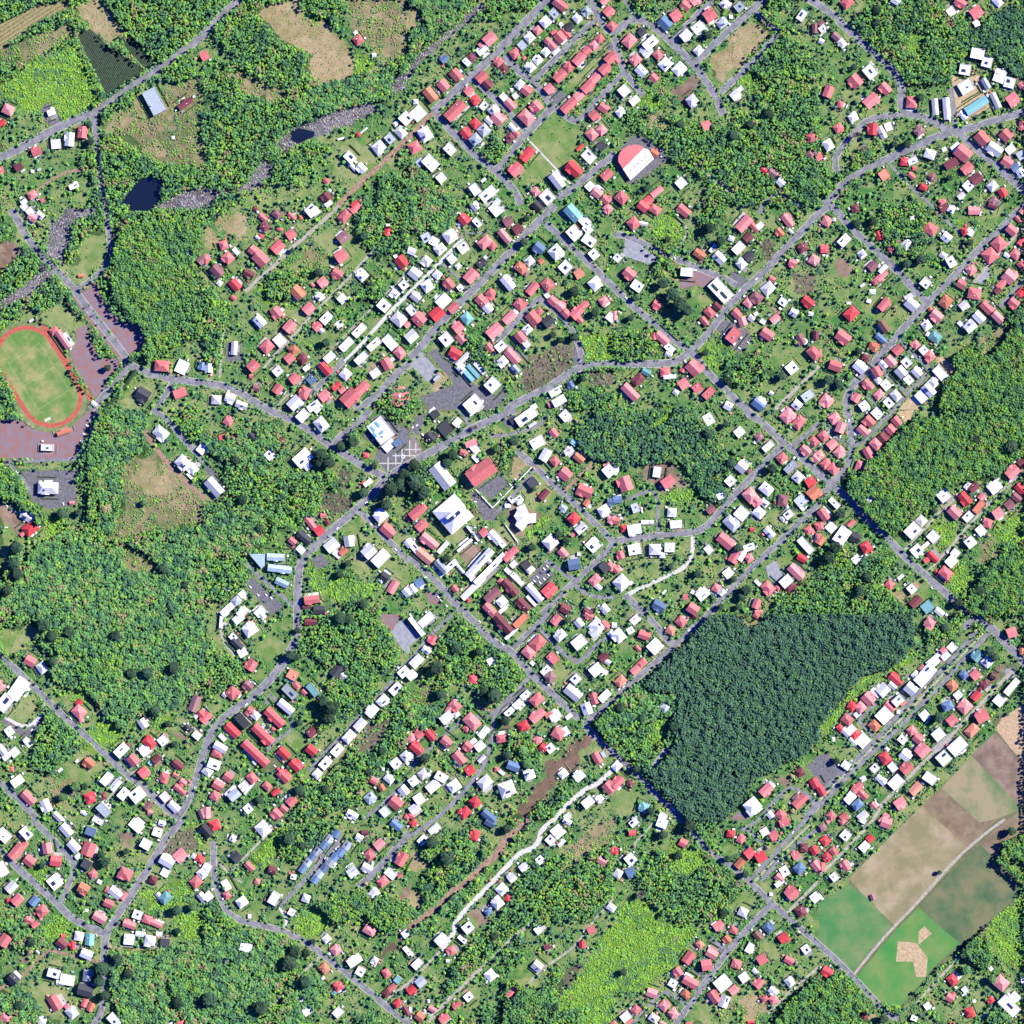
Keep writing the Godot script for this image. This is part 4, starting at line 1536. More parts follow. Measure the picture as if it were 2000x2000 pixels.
1262,395,25.8,14.7,-40,1,0,3.8,-1,
1857,321,25.8,14.7,-30,2,0,5.9,-1,
636,721,25.8,14.7,48,1,0,5.8,-1,
986,462,29.5,12.9,50,0,0,6.5,-1,
1040,564,25.8,14.7,-50,0,0,4.3,-1,
1142,435,25.8,14.7,48,4,2,4.2,-1,
1092,783,25.8,14.7,-30,4,0,6.1,-1,
1384,768,25.8,14.7,-45,0,2,6.4,-1,
1726,595,25.8,14.7,-50,0,0,6.7,-1,
768,1146,25.8,14.7,-60,0,0,3.4,-1,
966,1050,29.5,12.9,48,4,0,4.1,-1,
806,1065,29.5,12.9,48,4,2,4.6,-1,
862,1106,29.5,12.9,48,5,0,6,-1,
431,1459,25.8,14.7,30,4,0,6.3,-1,
1181,1359,25.8,14.7,-45,4,2,6.7,-1,
1293,1607,21.2,17.9,20,4,2,4.8,-1,
17,215,20.3,18.4,25,0,1,6.1,-1,
1094,74,20.3,18.4,48,0,0,6.3,-1,
866,168,20.3,18.4,48,0,0,3.7,-1,
1048,209,20.3,18.4,48,0,0,6.6,-1,
928,273,20.3,18.4,-42,5,1,6.2,-1,
1156,263,20.3,18.4,48,0,1,3.5,-1,
1320,31,20.3,18.4,-35,0,0,4.3,-1,
1966,317,20.3,18.4,35,0,0,4.2,-1,
446,504,20.3,18.4,48,0,1,6.5,-1,
603,603,20.3,18.4,-45,0,0,4.2,-1,
541,611,20.3,18.4,50,0,0,3.6,-1,
634,773,20.3,18.4,-38,0,0,3.7,-1,
495,715,20.3,18.4,-42,0,0,6.4,-1,
1053,485,20.3,18.4,40,7,0,6.4,-1,
1015,595,20.3,18.4,40,0,1,4.1,-1,
912,622,20.3,18.4,50,8,1,5.9,-1,
1071,628,20.3,18.4,-42,6,0,6.4,-1,
1759,727,20.3,18.4,48,4,0,5.8,-1,
682,1057,20.3,18.4,80,4,0,5.8,-1,
1179,997,20.3,18.4,-30,4,1,6.1,-1,
1121,1013,20.3,18.4,-45,1,1,6.4,-1,
1482,1001,20.3,18.4,40,4,1,4,-1,
1308,1069,20.3,18.4,0,4,2,4.7,-1,
1353,1189,20.3,18.4,35,0,0,6.4,-1,
1691,1069,20.3,18.4,60,1,1,6.4,-1,
1857,1096,20.3,18.4,-45,4,2,7,-1,
60,1291,20.3,18.4,30,0,0,4.2,-1,
176,1558,20.3,18.4,70,1,1,3.7,-1,
261,1484,20.3,18.4,50,0,0,6.4,-1,
491,1299,20.3,18.4,-60,0,0,4,-1,
572,1318,20.3,18.4,30,3,2,4.5,-1,
723,1558,20.3,18.4,-40,5,1,3.9,-1,
819,1560,20.3,18.4,55,4,2,6.5,-1,
1708,1417,20.3,18.4,45,3,1,3.6,-1,
1950,1368,20.3,18.4,40,4,2,6.8,-1,
1768,1475,20.3,18.4,40,4,0,4,-1,
1757,1568,20.3,18.4,-35,0,0,6,-1,
58,1681,20.3,18.4,40,0,0,3.6,-1,
164,1735,20.3,18.4,30,3,0,6.6,-1,
83,1778,20.3,18.4,55,0,1,4.2,-1,
27,1911,20.3,18.4,45,6,0,6.3,-1,
286,1648,20.3,18.4,30,4,2,7.2,-1,
383,1722,20.3,18.4,-40,0,1,3.4,-1,
294,1836,20.3,18.4,10,4,1,6.5,-1,
481,1849,22.8,16.3,15,4,2,7,-1,
722,1816,22.8,16.3,30,0,1,6.4,-1,
162,259,22.1,16.6,-86,1,0,6.2,-1,
783,259,22.1,16.6,45,4,1,4.1,-1,
684,308,22.1,16.6,45,4,2,6.4,-1,
941,151,22.1,16.6,-42,0,0,4.1,-1,
928,371,22.1,16.6,55,4,2,6.7,-1,
1185,342,22.1,16.6,-42,0,0,4.1,-1,
1181,135,22.1,16.6,-45,0,0,6.4,-1,
1262,99,22.1,16.6,-42,5,0,3.5,-1,
1728,174,22.1,16.6,48,0,0,6.4,-1,
1617,180,22.1,16.6,-70,0,0,6.6,-1,
1704,253,22.1,16.6,-85,1,0,6,-1,
1888,329,22.1,16.6,-40,0,0,4.2,-1,
460,557,22.1,16.6,48,1,0,3.8,-1,
508,628,22.1,16.6,48,4,0,6.2,-1,
1017,524,22.1,16.6,40,3,1,6.1,-1,
1577,590,22.1,16.6,40,1,0,6,-1,
1911,620,22.1,16.6,45,4,0,5.9,-1,
1739,706,22.1,16.6,48,0,0,3.8,-1,
1162,1133,22.1,16.6,-45,0,1,6.1,-1,
823,1026,22.1,16.6,-45,0,0,4,-1,
879,1106,33.2,11.1,-42,4,2,6.6,-1,
1477,978,22.1,16.6,50,0,1,6.6,-1,
1542,1146,22.1,16.6,-42,2,1,3.7,-1,
1710,868,22.1,16.6,45,0,1,6,-1,
242,1550,22.1,16.6,-50,4,2,7.2,-1,
458,1552,22.1,16.6,-40,5,0,6.1,-1,
789,1312,22.1,16.6,-42,4,2,5.6,-1,
748,1368,22.1,16.6,-45,4,1,5.6,-1,
1094,1241,22.1,16.6,-42,4,1,6.5,-1,
1080,1285,22.1,16.6,45,0,2,4.2,-1,
1084,1397,22.1,16.6,-30,4,0,3.6,-1,
889,1378,22.1,16.6,40,0,1,4,-1,
908,1587,22.1,16.6,-42,1,1,4,-1,
1148,1566,22.1,16.6,-40,4,0,6.7,-1,
1753,1368,22.1,16.6,-42,4,2,7.2,-1,
1770,1500,22.1,16.6,-42,0,0,6.2,-1,
23,1732,22.1,16.6,-45,4,0,3.4,-1,
172,1904,22.1,16.6,-85,5,1,6.2,-1,
176,1834,22.1,16.6,-85,8,0,4.2,-1,
170,1863,22.1,16.6,25,4,0,5.9,-1,
1911,990,27.6,12.9,-50,3,2,7.2,-1,
611,1347,27.6,12.9,50,8,2,7.1,-1,
1948,620,24,14.7,45,0,0,6.2,-1,
1726,638,24,14.7,55,9,0,6.2,-1,
1788,1175,24,14.7,-45,2,0,3.7,-1,
473,1761,19.6,17.9,-35,4,1,4.2,-1,
689,1703,19.6,17.9,-35,4,0,3.8,-1,
980,1736,19.6,17.9,-45,4,1,3.9,-1,
914,1811,19.6,17.9,-40,4,2,6.9,-1,
958,1904,19.6,17.9,50,4,1,3.6,-1,
1486,1673,19.6,17.9,-30,1,0,6.2,-1,
1561,1695,19.6,17.9,-40,7,1,6.5,-1,
1564,1780,19.6,17.9,60,2,1,3.7,-1,
1730,1607,19.6,17.9,20,0,0,3.7,-1,
1944,197,31.3,11.1,65,4,0,3.8,-1,
1826,209,31.3,11.1,85,4,0,3.6,-1,
1390,1862,21.2,16.3,30,0,0,3.6,-1,
110,282,18.4,18.4,-5,4,2,4.6,-1,
1065,44,18.4,18.4,-42,4,1,6.5,-1,
1351,197,18.4,18.4,-40,4,1,6.5,-1,
1330,358,18.4,18.4,-42,4,2,4.3,-1,
1726,342,18.4,18.4,-35,3,2,6.4,-1,
675,731,18.4,18.4,40,4,1,4,-1,
895,640,18.4,18.4,-40,0,0,6,-1,
1335,750,18.4,18.4,-35,0,0,3.5,-1,
1807,553,18.4,18.4,40,4,2,6.5,-1,
1104,812,18.4,18.4,-42,4,2,4.5,-1,
1040,943,18.4,18.4,-40,6,2,4.5,-1,
1558,932,18.4,18.4,40,4,1,3.5,-1,
1627,916,18.4,18.4,-50,0,1,5.8,-1,
1724,856,18.4,18.4,48,2,0,3.4,-1,
1623,1030,18.4,18.4,45,4,2,2.7,19,
1670,1050,18.4,18.4,20,6,0,2.7,19,
1948,1003,18.4,18.4,-30,0,0,6.5,-1,
1894,1059,18.4,18.4,-40,4,0,6,-1,
282,1508,18.4,18.4,-42,1,0,6,-1,
319,1446,18.4,18.4,-40,4,2,4.2,-1,
1075,1322,18.4,18.4,-40,2,1,5.9,-1,
928,1566,18.4,18.4,-35,1,1,6.5,-1,
1815,1217,18.4,18.4,30,0,1,6.7,-1,
1975,1235,18.4,18.4,-20,0,0,5.9,-1,
1859,1407,18.4,18.4,-40,0,0,3.7,-1,
170,1687,18.4,18.4,30,6,2,7.2,-1,
1339,70,20.3,16.6,-42,4,0,6,-1,
1241,118,20.3,16.6,-42,0,1,6,-1,
1252,139,20.3,16.6,45,4,0,3.5,-1,
1617,284,20.3,16.6,60,4,1,6.4,-1,
1815,302,20.3,16.6,20,4,1,6.7,-1,
497,491,20.3,16.6,40,0,0,4,-1,
659,535,20.3,16.6,35,0,0,3.8,-1,
781,690,20.3,16.6,45,0,1,6.7,-1,
906,429,20.3,16.6,50,1,0,4.1,-1,
860,487,20.3,16.6,-40,4,1,4,-1,
877,555,20.3,16.6,50,0,0,5.9,-1,
1017,659,20.3,16.6,50,0,0,6.4,-1,
978,677,20.3,16.6,-40,4,2,6.8,-1,
1256,404,20.3,16.6,38,1,0,6,-1,
1975,450,20.3,16.6,40,0,0,6.3,-1,
1857,512,20.3,16.6,60,4,2,6.8,-1,
1712,727,20.3,16.6,60,0,0,6.3,-1,
1181,1108,20.3,16.6,50,6,2,6.9,-1,
1446,1084,20.3,16.6,-60,4,0,3.7,-1,
1629,817,20.3,16.6,-35,0,1,4.2,-1,
1641,835,20.3,16.6,-70,0,0,6.5,-1,
1639,883,20.3,16.6,-45,0,1,3.9,-1,
1697,823,20.3,16.6,45,0,0,5.8,-1,
1712,808,20.3,16.6,45,4,2,7.1,-1,
83,1304,20.3,16.6,55,4,1,3.7,-1,
284,1465,20.3,16.6,-40,4,0,4.3,-1,
609,1465,20.3,16.6,40,1,0,5.9,-1,
427,1533,20.3,16.6,30,0,0,6,-1,
493,1519,20.3,16.6,50,0,1,4.1,-1,
541,1589,20.3,16.6,45,0,0,4.2,-1,
1022,1417,20.3,16.6,-30,1,1,4.2,-1,
872,1448,20.3,16.6,40,0,0,6.5,-1,
810,1579,20.3,16.6,-35,4,0,3.9,-1,
1034,1513,20.3,16.6,-20,4,1,6.5,-1,
1131,1515,20.3,16.6,-40,4,0,5.9,-1,
1212,1330,20.3,16.6,-45,3,1,4,-1,
1654,1405,20.3,16.6,35,0,1,4.2,-1,
1908,1281,20.3,16.6,-50,8,0,6.2,-1,
1850,1378,20.3,16.6,-25,7,1,5.9,-1,
1674,1571,20.3,16.6,-40,7,1,6.5,-1,
178,1623,20.3,16.6,20,7,2,7.1,-1,
93,1656,20.3,16.6,80,0,0,6.2,-1,
35,1757,20.3,16.6,-45,0,0,5.8,-1,
122,1842,20.3,16.6,40,2,0,4.1,-1,
12,1987,20.3,16.6,30,0,1,4.1,-1,
763,1706,22.8,14.7,40,4,2,4.1,-1,
774,1611,22.8,14.7,40,7,0,4.1,-1,
1075,87,25.8,12.9,48,0,0,6.5,-1,
613,793,25.8,12.9,-35,4,0,3.8,-1,
551,1138,25.8,12.9,25,10,0,4,-1,
928,1135,25.8,12.9,48,4,2,2.7,7,
464,1258,25.8,12.9,45,6,0,3.6,-1,
362,203,29.5,11.1,-35,2,0,4,-1,
941,97,22.1,14.7,-42,4,0,4.2,-1,
997,205,22.1,14.7,48,0,0,3.7,-1,
1164,151,22.1,14.7,-45,0,0,3.7,-1,
1359,0,22.1,14.7,-42,0,0,3.9,-1,
1566,31,22.1,14.7,-55,4,2,4.7,-1,
1511,340,22.1,14.7,35,2,0,3.8,-1,
1875,6,22.1,14.7,30,0,0,4.2,-1,
694,406,22.1,14.7,-50,0,0,3.6,-1,
644,698,22.1,14.7,-42,4,2,4.7,-1,
804,607,22.1,14.7,50,4,2,4.8,-1,
1366,497,22.1,14.7,35,3,0,3.9,-1,
1902,412,22.1,14.7,0,0,0,4,-1,
1695,752,22.1,14.7,48,0,0,3.6,-1,
624,1191,22.1,14.7,0,6,0,3.9,-1,
1135,1032,22.1,14.7,-40,4,0,4.3,-1,
1320,1024,22.1,14.7,-5,4,0,3.4,-1,
1685,841,22.1,14.7,45,0,0,3.9,-1,
1695,885,22.1,14.7,60,0,0,4,-1,
1993,955,22.1,14.7,45,1,0,3.5,-1,
348,1494,22.1,14.7,40,2,0,3.8,-1,
340,1575,22.1,14.7,45,4,0,3.6,-1,
402,1401,22.1,14.7,-50,1,0,4,-1,
404,1587,22.1,14.7,90,0,0,3.6,-1,
1162,1233,22.1,14.7,-40,5,0,3.7,-1,
1160,1364,22.1,14.7,70,0,0,4.3,-1,
1166,1480,22.1,14.7,60,0,0,3.7,-1,
1258,1241,22.1,14.7,20,0,0,4.1,-1,
1737,1380,22.1,14.7,45,0,0,2.7,30,
1660,1558,22.1,14.7,-45,4,0,4.1,-1,
462,1673,17.9,17.9,-45,6,0,3.7,-1,
822,1917,17.9,17.9,-40,5,0,4.1,-1,
1049,1886,17.9,17.9,40,4,0,3.6,-1,
1464,1666,17.9,17.9,-40,1,0,4,-1,
1592,1752,17.9,17.9,-40,4,2,4.2,-1,
1488,1873,17.9,17.9,-30,0,0,3.8,-1,
1453,1908,17.9,17.9,-35,4,2,4.6,-1,
1651,1631,17.9,17.9,40,4,2,4.2,-1,
741,1648,19.6,16.3,-40,0,0,4.2,-1,
748,1721,19.6,16.3,-40,0,1,3.5,-1,
958,1606,19.6,16.3,30,7,0,3.6,-1,
1594,1690,19.6,16.3,50,0,0,4.1,-1,
1532,1701,19.6,16.3,60,4,2,4,-1,
1273,1939,19.6,16.3,20,0,0,3.7,-1,
1222,1985,19.6,16.3,-40,4,2,4.4,-1,
1500,1812,19.6,16.3,45,7,1,3.5,-1,
1688,1653,19.6,16.3,-45,4,2,4.5,-1,
1615,1897,19.6,16.3,30,1,0,3.6,-1,
1860,1913,19.6,16.3,50,1,1,4,-1,
730,1745,21.2,14.7,-40,4,1,3.8,-1,
815,1882,21.2,14.7,-45,4,2,4.5,-1,
93,874,24,12.9,2,4,2,4.4,-1,
1500,872,24,12.9,-42,4,2,4,-1,
226,1533,24,12.9,-50,4,0,3.8,-1,
945,1430,24,12.9,-50,4,0,3.5,-1,
253,1805,24,12.9,20,0,0,4.3,-1,
762,271,18.4,16.6,48,5,2,4.5,-1,
964,217,18.4,16.6,48,4,1,4,-1,
910,261,18.4,16.6,50,1,0,3.5,-1,
1166,377,18.4,16.6,40,0,0,3.6,-1,
1179,211,18.4,16.6,38,0,0,3.4,-1,
1189,23,18.4,16.6,-45,0,0,3.5,-1,
1339,12,18.4,16.6,40,0,0,3.6,-1,
1444,14,18.4,16.6,-40,5,2,4.5,-1,
1436,186,18.4,16.6,-42,4,0,4,-1,
1890,364,18.4,16.6,45,4,2,4.7,-1,
1938,364,18.4,16.6,-40,4,1,3.8,-1,
708,539,18.4,16.6,-42,4,1,3.8,-1,
576,740,18.4,16.6,-40,0,0,4.1,-1,
543,725,18.4,16.6,-42,4,2,4.5,-1,
543,760,18.4,16.6,-55,0,0,3.5,-1,
423,781,18.4,16.6,5,4,1,4.2,-1,
450,777,18.4,16.6,20,4,0,4.2,-1,
833,464,18.4,16.6,-30,5,2,4.2,-1,
833,510,18.4,16.6,40,4,1,4,-1,
901,661,18.4,16.6,50,0,0,3.9,-1,
1193,620,18.4,16.6,40,4,2,4.8,-1,
914,731,33.2,9.2,48,8,2,4.4,-1,
925,725,33.2,9.2,48,8,2,4.9,-1,
904,702,33.2,9.2,-45,4,0,4.1,-1,
1160,497,18.4,16.6,50,4,2,4.8,-1,
1589,508,18.4,16.6,-60,0,1,3.8,-1,
1299,727,18.4,16.6,-5,1,1,3.6,-1,
1362,758,18.4,16.6,-35,0,2,4.6,-1,
1983,497,18.4,16.6,40,0,1,3.4,-1,
1979,592,18.4,16.6,40,0,0,3.9,-1,
1753,684,18.4,16.6,-42,0,0,3.4,-1,
1815,696,18.4,16.6,48,0,1,3.9,-1,
1770,708,18.4,16.6,48,4,2,4.5,-1,
1730,752,18.4,16.6,48,4,2,4.6,-1,
395,877,18.4,16.6,-50,4,2,4.1,-1,
377,916,18.4,16.6,45,4,1,3.7,-1,
528,889,18.4,16.6,48,4,2,4.8,-1,
841,854,18.4,16.6,48,6,0,3.5,-1,
1104,1189,18.4,16.6,30,2,0,3.9,-1,
980,1175,18.4,16.6,-40,4,1,4,-1,
1444,844,18.4,16.6,-40,4,2,4.4,-1,
1527,895,18.4,16.6,-40,0,1,3.8,-1,
1583,941,18.4,16.6,-30,1,0,4,-1,
1426,939,18.4,16.6,-45,4,2,4.6,-1,
1422,1119,18.4,16.6,-40,4,2,4.8,-1,
1608,852,18.4,16.6,48,0,1,4.3,-1,
1625,868,18.4,16.6,-40,0,0,3.9,-1,
1799,1017,18.4,16.6,45,4,1,2.7,31,
1900,951,18.4,16.6,-45,2,0,4.3,-1,
1915,1036,18.4,16.6,50,4,2,4.8,-1,
323,1556,18.4,16.6,48,4,2,4.8,-1,
406,1506,18.4,16.6,40,4,1,4,-1,
477,1535,18.4,16.6,-40,4,2,4.1,-1,
570,1564,18.4,16.6,-45,0,0,3.6,-1,
793,1477,18.4,16.6,50,4,1,5.6,-1,
773,1490,18.4,16.6,-40,4,0,5.6,-1,
789,1544,18.4,16.6,50,4,0,3.5,-1,
752,1585,18.4,16.6,50,4,2,4.7,-1,
1125,1326,18.4,16.6,-45,4,2,4.5,-1,
937,1457,18.4,16.6,-40,4,0,3.7,-1,
827,1511,18.4,16.6,-40,4,1,4.1,-1,
1330,1214,18.4,16.6,40,0,1,3.7,-1,
1258,1577,18.4,16.6,-70,8,1,3.9,-1,
1591,1529,18.4,16.6,60,1,0,4.2,-1,
1525,1591,18.4,16.6,40,0,1,4,-1,
1681,1382,18.4,16.6,-40,0,1,4.3,-1,
1927,1293,18.4,16.6,45,4,1,3.5,-1,
1859,1339,18.4,16.6,50,3,1,3.6,-1,
308,1625,18.4,16.6,20,4,2,4.2,-1,
269,1786,18.4,16.6,20,4,2,4.4,-1,
1411,46,20.3,14.7,-35,5,1,3.5,-1,
1867,288,20.3,14.7,-38,4,2,2.7,25,
904,483,20.3,14.7,-35,4,2,4.4,-1,
885,601,20.3,14.7,-42,0,0,3.4,-1,
1279,410,20.3,14.7,35,0,1,4.1,-1,
1386,611,20.3,14.7,45,0,1,4,-1,
1749,773,20.3,14.7,48,4,1,4.1,-1,
508,1195,20.3,14.7,-42,4,2,4.4,-1,
1573,879,20.3,14.7,45,0,0,3.9,-1,
1283,922,20.3,14.7,-82,4,2,4.4,-1,
1890,1009,20.3,14.7,-45,4,2,4.6,-1,
174,1490,20.3,14.7,40,3,0,4.1,-1,
466,1208,20.3,14.7,-40,4,0,3.7,-1,
425,1471,20.3,14.7,20,0,1,4.1,-1,
1086,1210,20.3,14.7,-50,0,0,4,-1,
1067,1310,20.3,14.7,-45,4,2,4.1,-1,
980,1442,20.3,14.7,-5,0,1,4,-1,
1241,1210,20.3,14.7,-42,4,2,4.1,-1,
1685,1593,20.3,14.7,-40,4,0,3.7,-1,
1000,1937,22.8,13,-50,0,0,3.6,-1,
722,1670,17.9,16.3,50,0,1,3.9,-1,
656,1855,17.9,16.3,50,0,1,3.5,-1,
634,1891,17.9,16.3,50,3,1,3.8,-1,
660,1977,17.9,16.3,-45,4,2,4.7,-1,
1451,1781,17.9,16.3,25,4,1,3.8,-1,
1297,1964,17.9,16.3,45,0,1,3.4,-1,
1530,1831,17.9,16.3,-35,1,0,3.9,-1,
1438,1882,17.9,16.3,20,0,1,3.6,-1,
717,1695,19.6,14.7,30,4,0,3.9,-1,
826,1640,19.6,14.7,-45,4,2,4.5,-1,
928,1631,19.6,14.7,-70,1,1,4,-1,
1445,1686,19.6,14.7,-50,3,0,3.7,-1,
1403,1807,19.6,14.7,-35,0,0,3.5,-1,
1651,1690,19.6,14.7,60,0,0,3.9,-1,
1283,375,25.8,11.1,-38,0,0,4.3,-1,
458,680,25.8,11.1,-87,4,0,4,-1,
472,791,22.1,12.9,20,4,0,3.6,-1,
1084,766,22.1,12.9,-30,4,0,4.2,-1,
1956,555,22.1,12.9,-45,0,0,2.7,78,
607,1022,25.8,11.1,50,0,0,3.5,-1,
474,1195,22.1,12.9,-42,4,0,3.6,-1,
1502,1040,22.1,12.9,48,4,0,4,-1,
1463,1069,22.1,12.9,-20,4,2,4.1,-1,
4,1465,22.1,12.9,50,4,0,3.4,-1,
352,1542,25.8,11.1,40,0,0,3.7,-1,
607,1214,22.1,12.9,2,2,0,3.7,-1,
688,1591,22.1,12.9,30,4,0,3.4,-1,
841,1436,22.1,12.9,50,1,0,3.5,-1,
1674,1538,22.1,12.9,-45,0,0,4,-1,
304,1803,25.8,11.1,25,0,0,3.5,-1,
442,1728,21.2,13,60,4,2,4.7,-1,
700,79,16.6,16.6,-35,0,1,3.6,-1,
638,385,16.6,16.6,50,2,0,3.5,-1,
1034,74,16.6,16.6,-42,4,1,3.8,-1,
1036,132,16.6,16.6,-42,4,1,3.9,-1,
920,114,16.6,16.6,45,2,1,3.7,-1,
1028,178,16.6,16.6,40,0,0,4.1,-1,
928,242,16.6,16.6,-42,1,1,3.5,-1,
862,348,16.6,16.6,-40,4,2,4.7,-1,
1175,286,16.6,16.6,-42,6,2,4.1,-1,
1160,226,16.6,16.6,-42,0,0,4.3,-1,
1175,255,16.6,16.6,-42,0,1,4.3,-1,
1111,132,16.6,16.6,-42,0,1,4,-1,
1073,174,16.6,16.6,-42,0,0,4,-1,
1380,246,16.6,16.6,-30,0,0,3.9,-1,
1585,269,16.6,16.6,-30,0,1,3.9,-1,
1857,23,16.6,16.6,-35,4,2,4.1,-1,
568,458,16.6,16.6,-35,0,0,3.8,-1,
630,551,16.6,16.6,-40,0,0,3.9,-1,
669,584,16.6,16.6,-42,4,2,4.4,-1,
789,557,16.6,16.6,-40,4,2,4.2,-1,
609,742,16.6,16.6,-42,7,2,4.6,-1,
574,684,16.6,16.6,-35,3,1,4.3,-1,
566,700,16.6,16.6,-40,0,0,3.5,-1,
592,702,16.6,16.6,-40,2,1,4.1,-1,
848,472,16.6,16.6,30,4,2,4.8,-1,
883,506,16.6,16.6,-40,4,2,4.5,-1,
992,433,16.6,16.6,-35,2,0,3.6,-1,
1011,448,16.6,16.6,-35,2,0,3.5,-1,
1131,535,16.6,16.6,-30,3,0,3.5,-1,
959,574,16.6,16.6,40,0,1,3.6,-1,
982,706,16.6,16.6,48,4,1,4.3,-1,
1080,588,16.6,16.6,45,0,0,4.1,-1,
1094,599,16.6,16.6,45,0,0,3.8,-1,
1448,516,16.6,16.6,-42,4,1,4.2,-1,
1556,791,16.6,16.6,40,4,0,4,-1,
1614,433,16.6,16.6,30,0,1,3.8,-1,
1848,464,16.6,16.6,40,4,0,3.7,-1,
1896,528,16.6,16.6,-35,0,1,4,-1,
1877,555,16.6,16.6,30,0,0,3.8,-1,
1809,636,16.6,16.6,-35,4,1,3.8,-1,
1687,793,16.6,16.6,-35,4,0,4.2,-1,
624,1036,16.6,16.6,-40,1,0,4,-1,
752,1127,16.6,16.6,35,6,0,4.1,-1,
1028,1104,16.6,16.6,-40,6,2,4.2,-1,
1312,1001,16.6,16.6,5,4,1,4.2,-1,
1739,839,16.6,16.6,48,0,0,4.1,-1,
1971,986,16.6,16.6,-40,2,0,3.6,-1,
29,1469,16.6,16.6,-40,4,2,4.3,-1,
321,1517,16.6,16.6,20,0,1,3.6,-1,
474,1274,16.6,16.6,-30,4,2,4.4,-1,
609,1430,16.6,16.6,-40,2,0,4,-1,
446,1517,16.6,16.6,35,0,0,3.4,-1,
421,1554,16.6,16.6,30,0,1,4.1,-1,
924,1326,16.6,16.6,10,1,1,3.7,-1,
914,1457,16.6,16.6,40,0,0,4,-1,
918,1504,16.6,16.6,-35,1,0,3.4,-1,
808,1525,16.6,16.6,-40,4,0,5.6,-1,
1075,1461,16.6,16.6,-40,4,2,4.6,-1,
1299,1382,16.6,16.6,-40,5,1,4.1,-1,
1562,1508,16.6,16.6,-30,2,1,4,-1,
1859,1264,16.6,16.6,-45,4,2,4.4,-1,
1904,1318,16.6,16.6,-40,0,0,3.9,-1,
1805,1397,16.6,16.6,-40,4,0,4.1,-1,
1792,1442,16.6,16.6,40,0,0,3.5,-1,
155,1828,16.6,16.6,10,4,1,4.2,-1,
323,1704,16.6,16.6,30,4,2,2.7,104,
72,296,18.4,14.7,-20,0,0,3.4,-1,
706,329,18.4,14.7,45,4,0,4.3,-1,
1082,27,18.4,14.7,48,5,2,4.8,-1,
945,87,18.4,14.7,-42,0,0,4.1,-1,
1131,188,18.4,14.7,-40,0,0,4.1,-1,
1795,257,18.4,14.7,-38,2,1,3.6,-1,
1973,292,18.4,14.7,-40,4,2,4.1,-1,
135,663,29.5,9.2,55,4,2,4.7,-1,
733,729,18.4,14.7,-35,4,0,3.9,-1,
812,580,18.4,14.7,40,4,0,3.6,-1,
937,719,29.5,9.2,48,4,2,4.5,-1,
1148,448,18.4,14.7,48,4,2,4.2,-1,
1050,404,18.4,14.7,45,6,0,3.9,-1,
1463,501,18.4,14.7,-42,6,0,3.9,-1,
1568,485,18.4,14.7,-30,2,1,4.1,-1,
1770,477,18.4,14.7,-45,4,1,3.6,-1,
1704,520,18.4,14.7,-42,2,0,3.4,-1,
1706,677,18.4,14.7,20,3,1,4.3,-1,
1790,727,18.4,14.7,48,4,0,4.1,-1,
1716,771,18.4,14.7,-42,0,1,3.5,-1,
1735,787,18.4,14.7,48,4,2,4.5,-1,
1822,748,18.4,14.7,48,4,1,4,-1,
1100,1080,18.4,14.7,48,0,0,3.8,-1,
866,1069,29.5,9.2,-48,4,2,4.2,-1,
1589,862,18.4,14.7,45,0,1,3.6,-1,
1241,992,18.4,14.7,70,5,2,4.7,-1,
1540,1005,18.4,14.7,-40,4,2,4.4,-1,
1612,906,18.4,14.7,-40,0,1,4.3,-1,
1751,823,18.4,14.7,48,0,0,4.2,-1,
1679,910,18.4,14.7,-70,0,1,3.8,-1,
280,1413,18.4,14.7,55,4,0,4.3,-1,
485,1339,18.4,14.7,40,2,0,4.1,-1,
491,1390,18.4,14.7,40,0,0,3.7,-1,
804,1318,18.4,14.7,-45,4,0,5.6,-1,
1181,1221,18.4,14.7,45,0,0,2.7,54,
1179,1283,18.4,14.7,-40,2,0,3.5,-1,
804,1442,18.4,14.7,-60,0,1,3.4,-1,
1279,1262,18.4,14.7,-45,2,1,2.7,55,
1670,1434,18.4,14.7,-42,1,1,3.6,-1,
1906,1359,18.4,14.7,-50,1,0,4,-1,
1743,1498,18.4,14.7,50,4,2,4.6,-1,
213,1764,18.4,14.7,25,0,0,4.2,-1,
68,1759,18.4,14.7,-50,7,0,4.2,-1,
395,1706,18.4,14.7,50,4,1,3.8,-1,
323,1840,18.4,14.7,5,6,2,4,-1,
407,1750,16.3,16.3,-40,4,2,4.6,-1,
404,1695,16.3,16.3,30,4,2,4.6,-1,
686,1877,16.3,16.3,-40,0,0,4.2,-1,
704,1897,16.3,16.3,30,4,2,4.5,-1,
1075,1640,16.3,16.3,-45,4,2,4.5,-1,
820,1985,16.3,16.3,40,3,0,3.8,-1,
1231,1703,16.3,16.3,-30,7,0,4.1,-1,
1511,1631,16.3,16.3,-30,0,0,4,-1,
1315,1979,16.3,16.3,-30,0,1,4,-1,
1574,1853,16.3,16.3,-35,4,2,4.1,-1,
1893,1976,16.3,16.3,-20,1,1,3.6,-1,
1722,259,24,11.1,63,4,0,4.1,-1,
1722,539,24,11.1,-45,0,0,4.1,-1,
1629,982,24,11.1,45,4,2,4.8,-1,
1822,1088,24,11.1,45,1,0,3.6,-1,
1177,1681,17.9,14.7,30,0,0,3.8,-1,
1277,1988,17.9,14.7,35,4,1,4,-1,
1482,1920,17.9,14.7,-50,0,0,3.9,-1,
1433,1933,17.9,14.7,-40,0,0,2.7,24,
1542,1917,17.9,14.7,50,4,1,4.1,-1,
487,535,20.3,12.9,30,2,0,3.6,-1,
1564,663,20.3,12.9,60,2,0,4.3,-1,
1308,680,20.3,12.9,40,4,2,4,-1,
